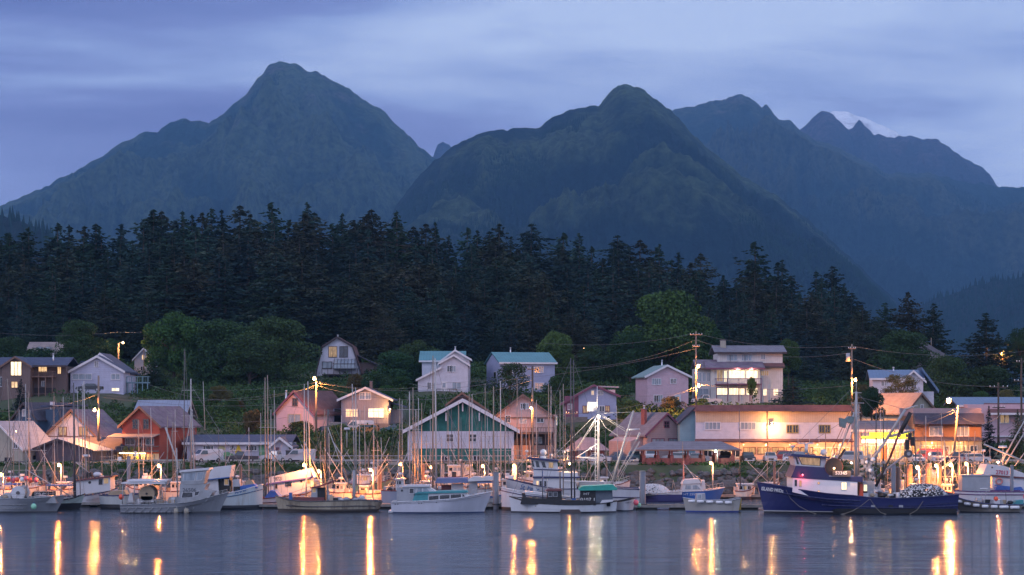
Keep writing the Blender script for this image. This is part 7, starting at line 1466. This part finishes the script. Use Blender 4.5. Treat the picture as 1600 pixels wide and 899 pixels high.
def dock_lamp(px, py, D, P, label, arm=0, es=60, col=(1, .38, .11), r=.15, z0=.4, pm=None, side=.22):
    p = W(px, py, D); e = empty('dock_lamp', (p.x + side, D, z0), 0, label, 'lamp', LG); h = p.z - z0
    MB().tube((0, 0, -.4), (0, 0, h + .12), .075, .06, 8).build('post', pm or m_rim, e); MB().tube((0, 0, h + .1), (-side, 0, h + .22), .035, n=5).build('arm', m_rim, e)
    MB().tube((-side, 0, h + .12), (-side, 0, h + .26), r * 1.25, r * .5, 10).build('hood', m_rim, e); lamp(e, -side, 0, h, P * .75, col, r, es)
DL = [(2, 742, 218, 500, 'lamp at the extreme left picture edge'), (92, 727, 217, 600, 'dock lamp in front of the plank shed'), (248, 728, 216, 500, 'dock lamp before the red gabled shop'), (475, 727, 214.5, 500, 'dock lamp above the white boat numbered 98721'), (498, 737, 217, 400, 'small dock lamp right of the white boat numbered 98721'),
      (579, 735, 217, 1100, 'dock lamp above the orange lit boat'), (625.5, 726, 219, 600, 'bright dock lamp between crossed poles left of the cruiser'), (673, 731, 224, 160, 'small dock lamp behind the two tall masts'), (754, 729, 226, 330, 'dock lamp before the right side of the green hall'), (803, 728, 225.7, 450, 'dock lamp on the pale piling'),
      (1110.5, 724, 229, 380, 'dock lamp on a white post above the grey skiff'), (1433, 731, 223, 1500, 'first of the four lamps on the right dock'), (1462, 728, 224, 700, 'second of the four lamps on the right dock'), (1485, 727, 223, 1400, 'third of the four lamps on the right dock'), (1509, 725, 225, 900, 'fourth of the four lamps on the right dock')]
for px, py, D, P, lb in DL: dock_lamp(px, py, D, P, lb)
# ------------------------------------------------------------------ street lamps, poles, wires
def util_pole(px, yt, yb, D, label, lamps=(), arms=(), r=.17, m=None, trafo=False, lean=0):
    p = W(px, yt, D); b_ = W(px, yb, D); zb = min(b_.z, gz(p.x, D)) - .5; e = empty('utility_pole', (p.x, D, zb), 0, label, 'utility pole', 'utility poles and street lamps'); h = p.z - zb
    MB().tube((0, 0, 0), (lean, 0, h), r, r * .65, 10).build('pole', m or m_pole, e)
    for i, (zf, w) in enumerate(arms):
        z = h - zf; q = MB().box(-w, w, -r - .1, -r + .02, z - .06, z + .06).build('crossarm', m or m_pole, e); g = MB()
        for s_ in (-1, -.5, .5, 1): g.tube((s_ * w * .93, -r - .04, z + .062), (s_ * w * .93, -r - .04, z + .22), .05, n=6)
        g.build('insulators', b_fend, q)
    if trafo: MB().tube((-.5, 0, h - 2.3), (-.5, 0, h - 1.2), .28, n=12).build('transformer', b_grey, e)
    for (lx, ly, P, r_, es, col) in lamps:
        q = W(lx, ly, D); x, z = q.x - p.x, q.z - zb
        MB().tube((0, 0, z - .1), (x, -.5, z + .15), .04, n=5).build('lamp_arm', m_rim, e); MB().tube((x, -.5, z + r_ * .7), (x, -.5, z + r_ * 1.6), r_ * 1.3, r_ * .5, 10).build('lamp_hood', m_rim, e)
        lamp(e, x, -.5, z, P, col, r_, es)
OR = (1, .42, .13)
util_pole(154, 587, 700, 268, 'wooden pole with bright lamp before the white gabled house', [(149.5, 641, 1500, .2, 70, OR)])
util_pole(494, 590, 668, 300, 'wooden pole topped by an orange street lamp left of the grey house', [(492, 592, 1300, .24, 70, OR)])
util_pole(185, 536, 575, 372, 'leaning pole with small lamp above the lavender house', [(193, 536, 300, .2, 50, (1, .55, .25))], [], .2)
util_pole(225, 520, 580, 380, 'thin pole beside the small white house', (), [], .1)
util_pole(1087.5, 518, 634, 318, 'tall pole with two orange lamps left of the white three storey house', [(1090.5, 573, 1700, .24, 65, OR), (1091, 603, 1700, .24, 65, OR)], [(.5, .9), (2.2, .5)])
util_pole(1331, 538, 650, 290, 'tall pole with transformer and lamp right of the long building', [(1335.5, 594, 1200, .2, 55, OR), (1341, 607, 160, .12, 45, OR)], [(.6, .5)], trafo=True)
util_pole(1489, 634, 712, 256, 'pole carrying the brightest street lamp before the brown shop', [(1481, 627, 3200, .3, 85, OR)], [], lean=.6)
util_pole(1560, 598, 700, 280, 'dark pole with crossarms near the right edge', (), [(.6, 1.2), (3.2, .8)], m=m_bark)
util_pole(1566, 548, 585, 372, 'short hillside pole with lamp at upper right', [(1563, 552, 350, .22, 55, OR)], [(2.5, .9)])
util_pole(1455, 528, 560, 398, 'thin pole by the far grey roof', (), [], .12)
util_pole(832, 572, 725, 262, 'tall dark pole with small lamp in front of the salmon house', [(830, 638, 1700, .16, 55, OR)], [(.4, .6)], m=m_bark)
util_pole(893, 640, 720, 262, 'grey pole behind the St. Peter mast', (), [(.5, .7)])
util_pole(1596, 560, 700, 285, 'dark post at the right picture edge', (), [(.5, .7), (3, 1)], m=m_bark)
util_pole(913, 542, 560, 398, 'small lamp on a pole hidden in the forest above the lavender cabin', [(912.5, 545, 60, .16, 40, (1, .5, .15))], [], .1)
dock_lamp(1118, 705, 247.0, 40, 'greenish white lamp on a post by the brick shelter', col=(.75, 1, .7), r=.16, z0=3.2)
util_pole(1290, 668, 722, 262, 'short pole at the parking row below the long building', (), [], .07)
wire_i = [0]
def wire(pts, sag, label, r=.022):
    """pts: (px, py, D) ends"""
    mb = MB()
    for a, c in zip(pts[:-1], pts[1:]):
        p, q = W(*a), W(*c); n = 22; P = []
        for i in range(n + 1):
            t = i / n; v = p.lerp(q, t); v.z -= sag * 4 * t * (1 - t); P.append(tuple(v))
        mb.path(P, r, 4)
    o = mb.build('overhead_wire', b_wire, None); tag(o, label, 'wire', 'overhead power lines')
m_wl = b_wire
wire([(-60, 514, 350), (185, 519, 372), (300, 500, 372)], .8, 'wire crossing the trees at upper left'); wire([(-60, 636, 260), (154, 616, 268), (492, 606, 300)], 1.2, 'wire running from the left edge over the lamp pole')
wire([(154, 620, 268), (430, 632, 290), (640, 640, 300)], .6, 'wire passing over the mural building'); wire([(185, 592, 372), (494, 598, 300), (832, 586, 262)], 1.5, 'wire through the orange street lamp pole towards the salmon house'); wire([(230, 600, 300), (494, 602, 300), (832, 594, 262)], 2.2, 'lower wire through the orange street lamp pole')
wire([(494, 596, 300), (700, 598, 320), (1087, 545, 318)], 1.0, 'wire climbing past the blue house to the tall two lamp pole'); wire([(850, 536, 350), (1087, 521, 318), (1331, 541, 290), (1600, 549, 300)], .9, 'top wire on the tall two lamp pole'); wire([(860, 574, 330), (1087, 531, 318), (1331, 551, 290)], 1.4, 'second wire on the tall two lamp pole')
wire([(1331, 560, 290), (1560, 604, 280), (1640, 590, 280)], 1.0, 'wire between transformer pole and dark pole at right'); wire([(1331, 652, 290), (1489, 641, 256), (1560, 652, 258)], 1.1, 'lit wire left and right of the brightest street lamp', .03); wire([(1331, 656, 280), (1489, 645, 256), (1565, 646, 270)], 1.5, 'lower lit wire at the brightest street lamp', .03)
wire([(1087, 600, 318), (1331, 602, 290)], .7, 'wire over the roof of the long building'); wire([(832, 648, 262), (1087, 605, 318)], 1.2, 'wire from salmon house to the two lamp pole'); wire([(154, 655, 268), (250, 650, 280), (460, 650, 300)], .9, 'low wire over the red gabled shop'); wire([(640, 600, 345), (900, 607, 320), (1087, 610, 318)], 1.0, 'wire past the white house with side wing')
# fence, stairs and bits along the street
def fence(px0, px1, D, z, label, h=1.0):
    x0, x1 = (px0 - CX) * S(D), (px1 - CX) * S(D); e = empty('guard_rail', ((x0 + x1) / 2, D, z), 0, label, 'railing', 'railings along the harbour street'); w = (x1 - x0) / 2; n = max(3, int(w * 2 / 2.2))
    for i in range(n + 1): x = -w + 2 * w * i / n; MB().box(x - .05, x + .05, -.05, .05, -.3, h).build('post', m_rim, e)
    MB().box(-w, w, -.04, .04, h + .002, h + .08).build('top_rail', m_rim, e); MB().box(-w, w, -.03, .03, h * .5, h * .5 + .06).build('mid_rail', m_rim, e)
fence(500, 640, 247.4, 3.2, 'metal railing along the street left of the green hall'); fence(640, 890, 247.4, 3.2, 'metal railing along the street before the green hall')
def sign(px, py, D, w, h, m, label, z=None):
    p = W(px, py, D); zb = gz(p.x, D); e = empty('street_sign', (p.x, D, zb), 0, label, 'sign', 'plain signs near the street'); MB().tube((0, 0, -.3), (0, 0, p.z - zb + h / 2), .04, n=6).build('sign_post', m_rim, e); MB().box(-w / 2, w / 2, -.09, -.045, p.z - zb - h / 2, p.z - zb + h / 2).build('sign_plate', m, e)
sign(187, 717, 249, .42, .42, b_fend, 'small white sign beside the dark shed'); sign(212, 709, 249, .3, .5, b_fend, 'narrow pale sign hanging before the red gabled shop')
e = empty('gangway', W(1530, 760, 226), 0, 'sloping metal gangway leading down to the right dock', 'gangway'); g = MB(); g.tube((-6, 0, 0), (0, 12, 2.6), .06, n=5).tube((-6, 1.2, 0), (0, 13, 2.6), .06, n=5).tube((-6, 0, 1), (0, 12, 3.6), .04, n=5); g.build('handrail', m_rim, e); MB().add([(-6, .1, -.02), (-6, 1.1, -.02), (0, 13, 2.55), (0, 12, 2.55)], [(0, 1, 2, 3)]).build('walkway', m_dockw, e)
e = empty('dumpster', (W(458, 727, 256).x, 256, 3.34), 0, 'dark waste bin at the right end of the mural building', 'bin'); MB().box(-.8, .8, -.6, .6, .1, 1.3).build('bin_body', pb, e); MB().hexa([(-.85, -.65, 1.303), (.85, -.65, 1.303), (.85, .65, 1.4), (-.85, .65, 1.4), (-.85, -.65, 1.36), (.85, -.65, 1.36), (.85, .65, 1.48), (-.85, .65, 1.48)]).build('lid', pb, e)
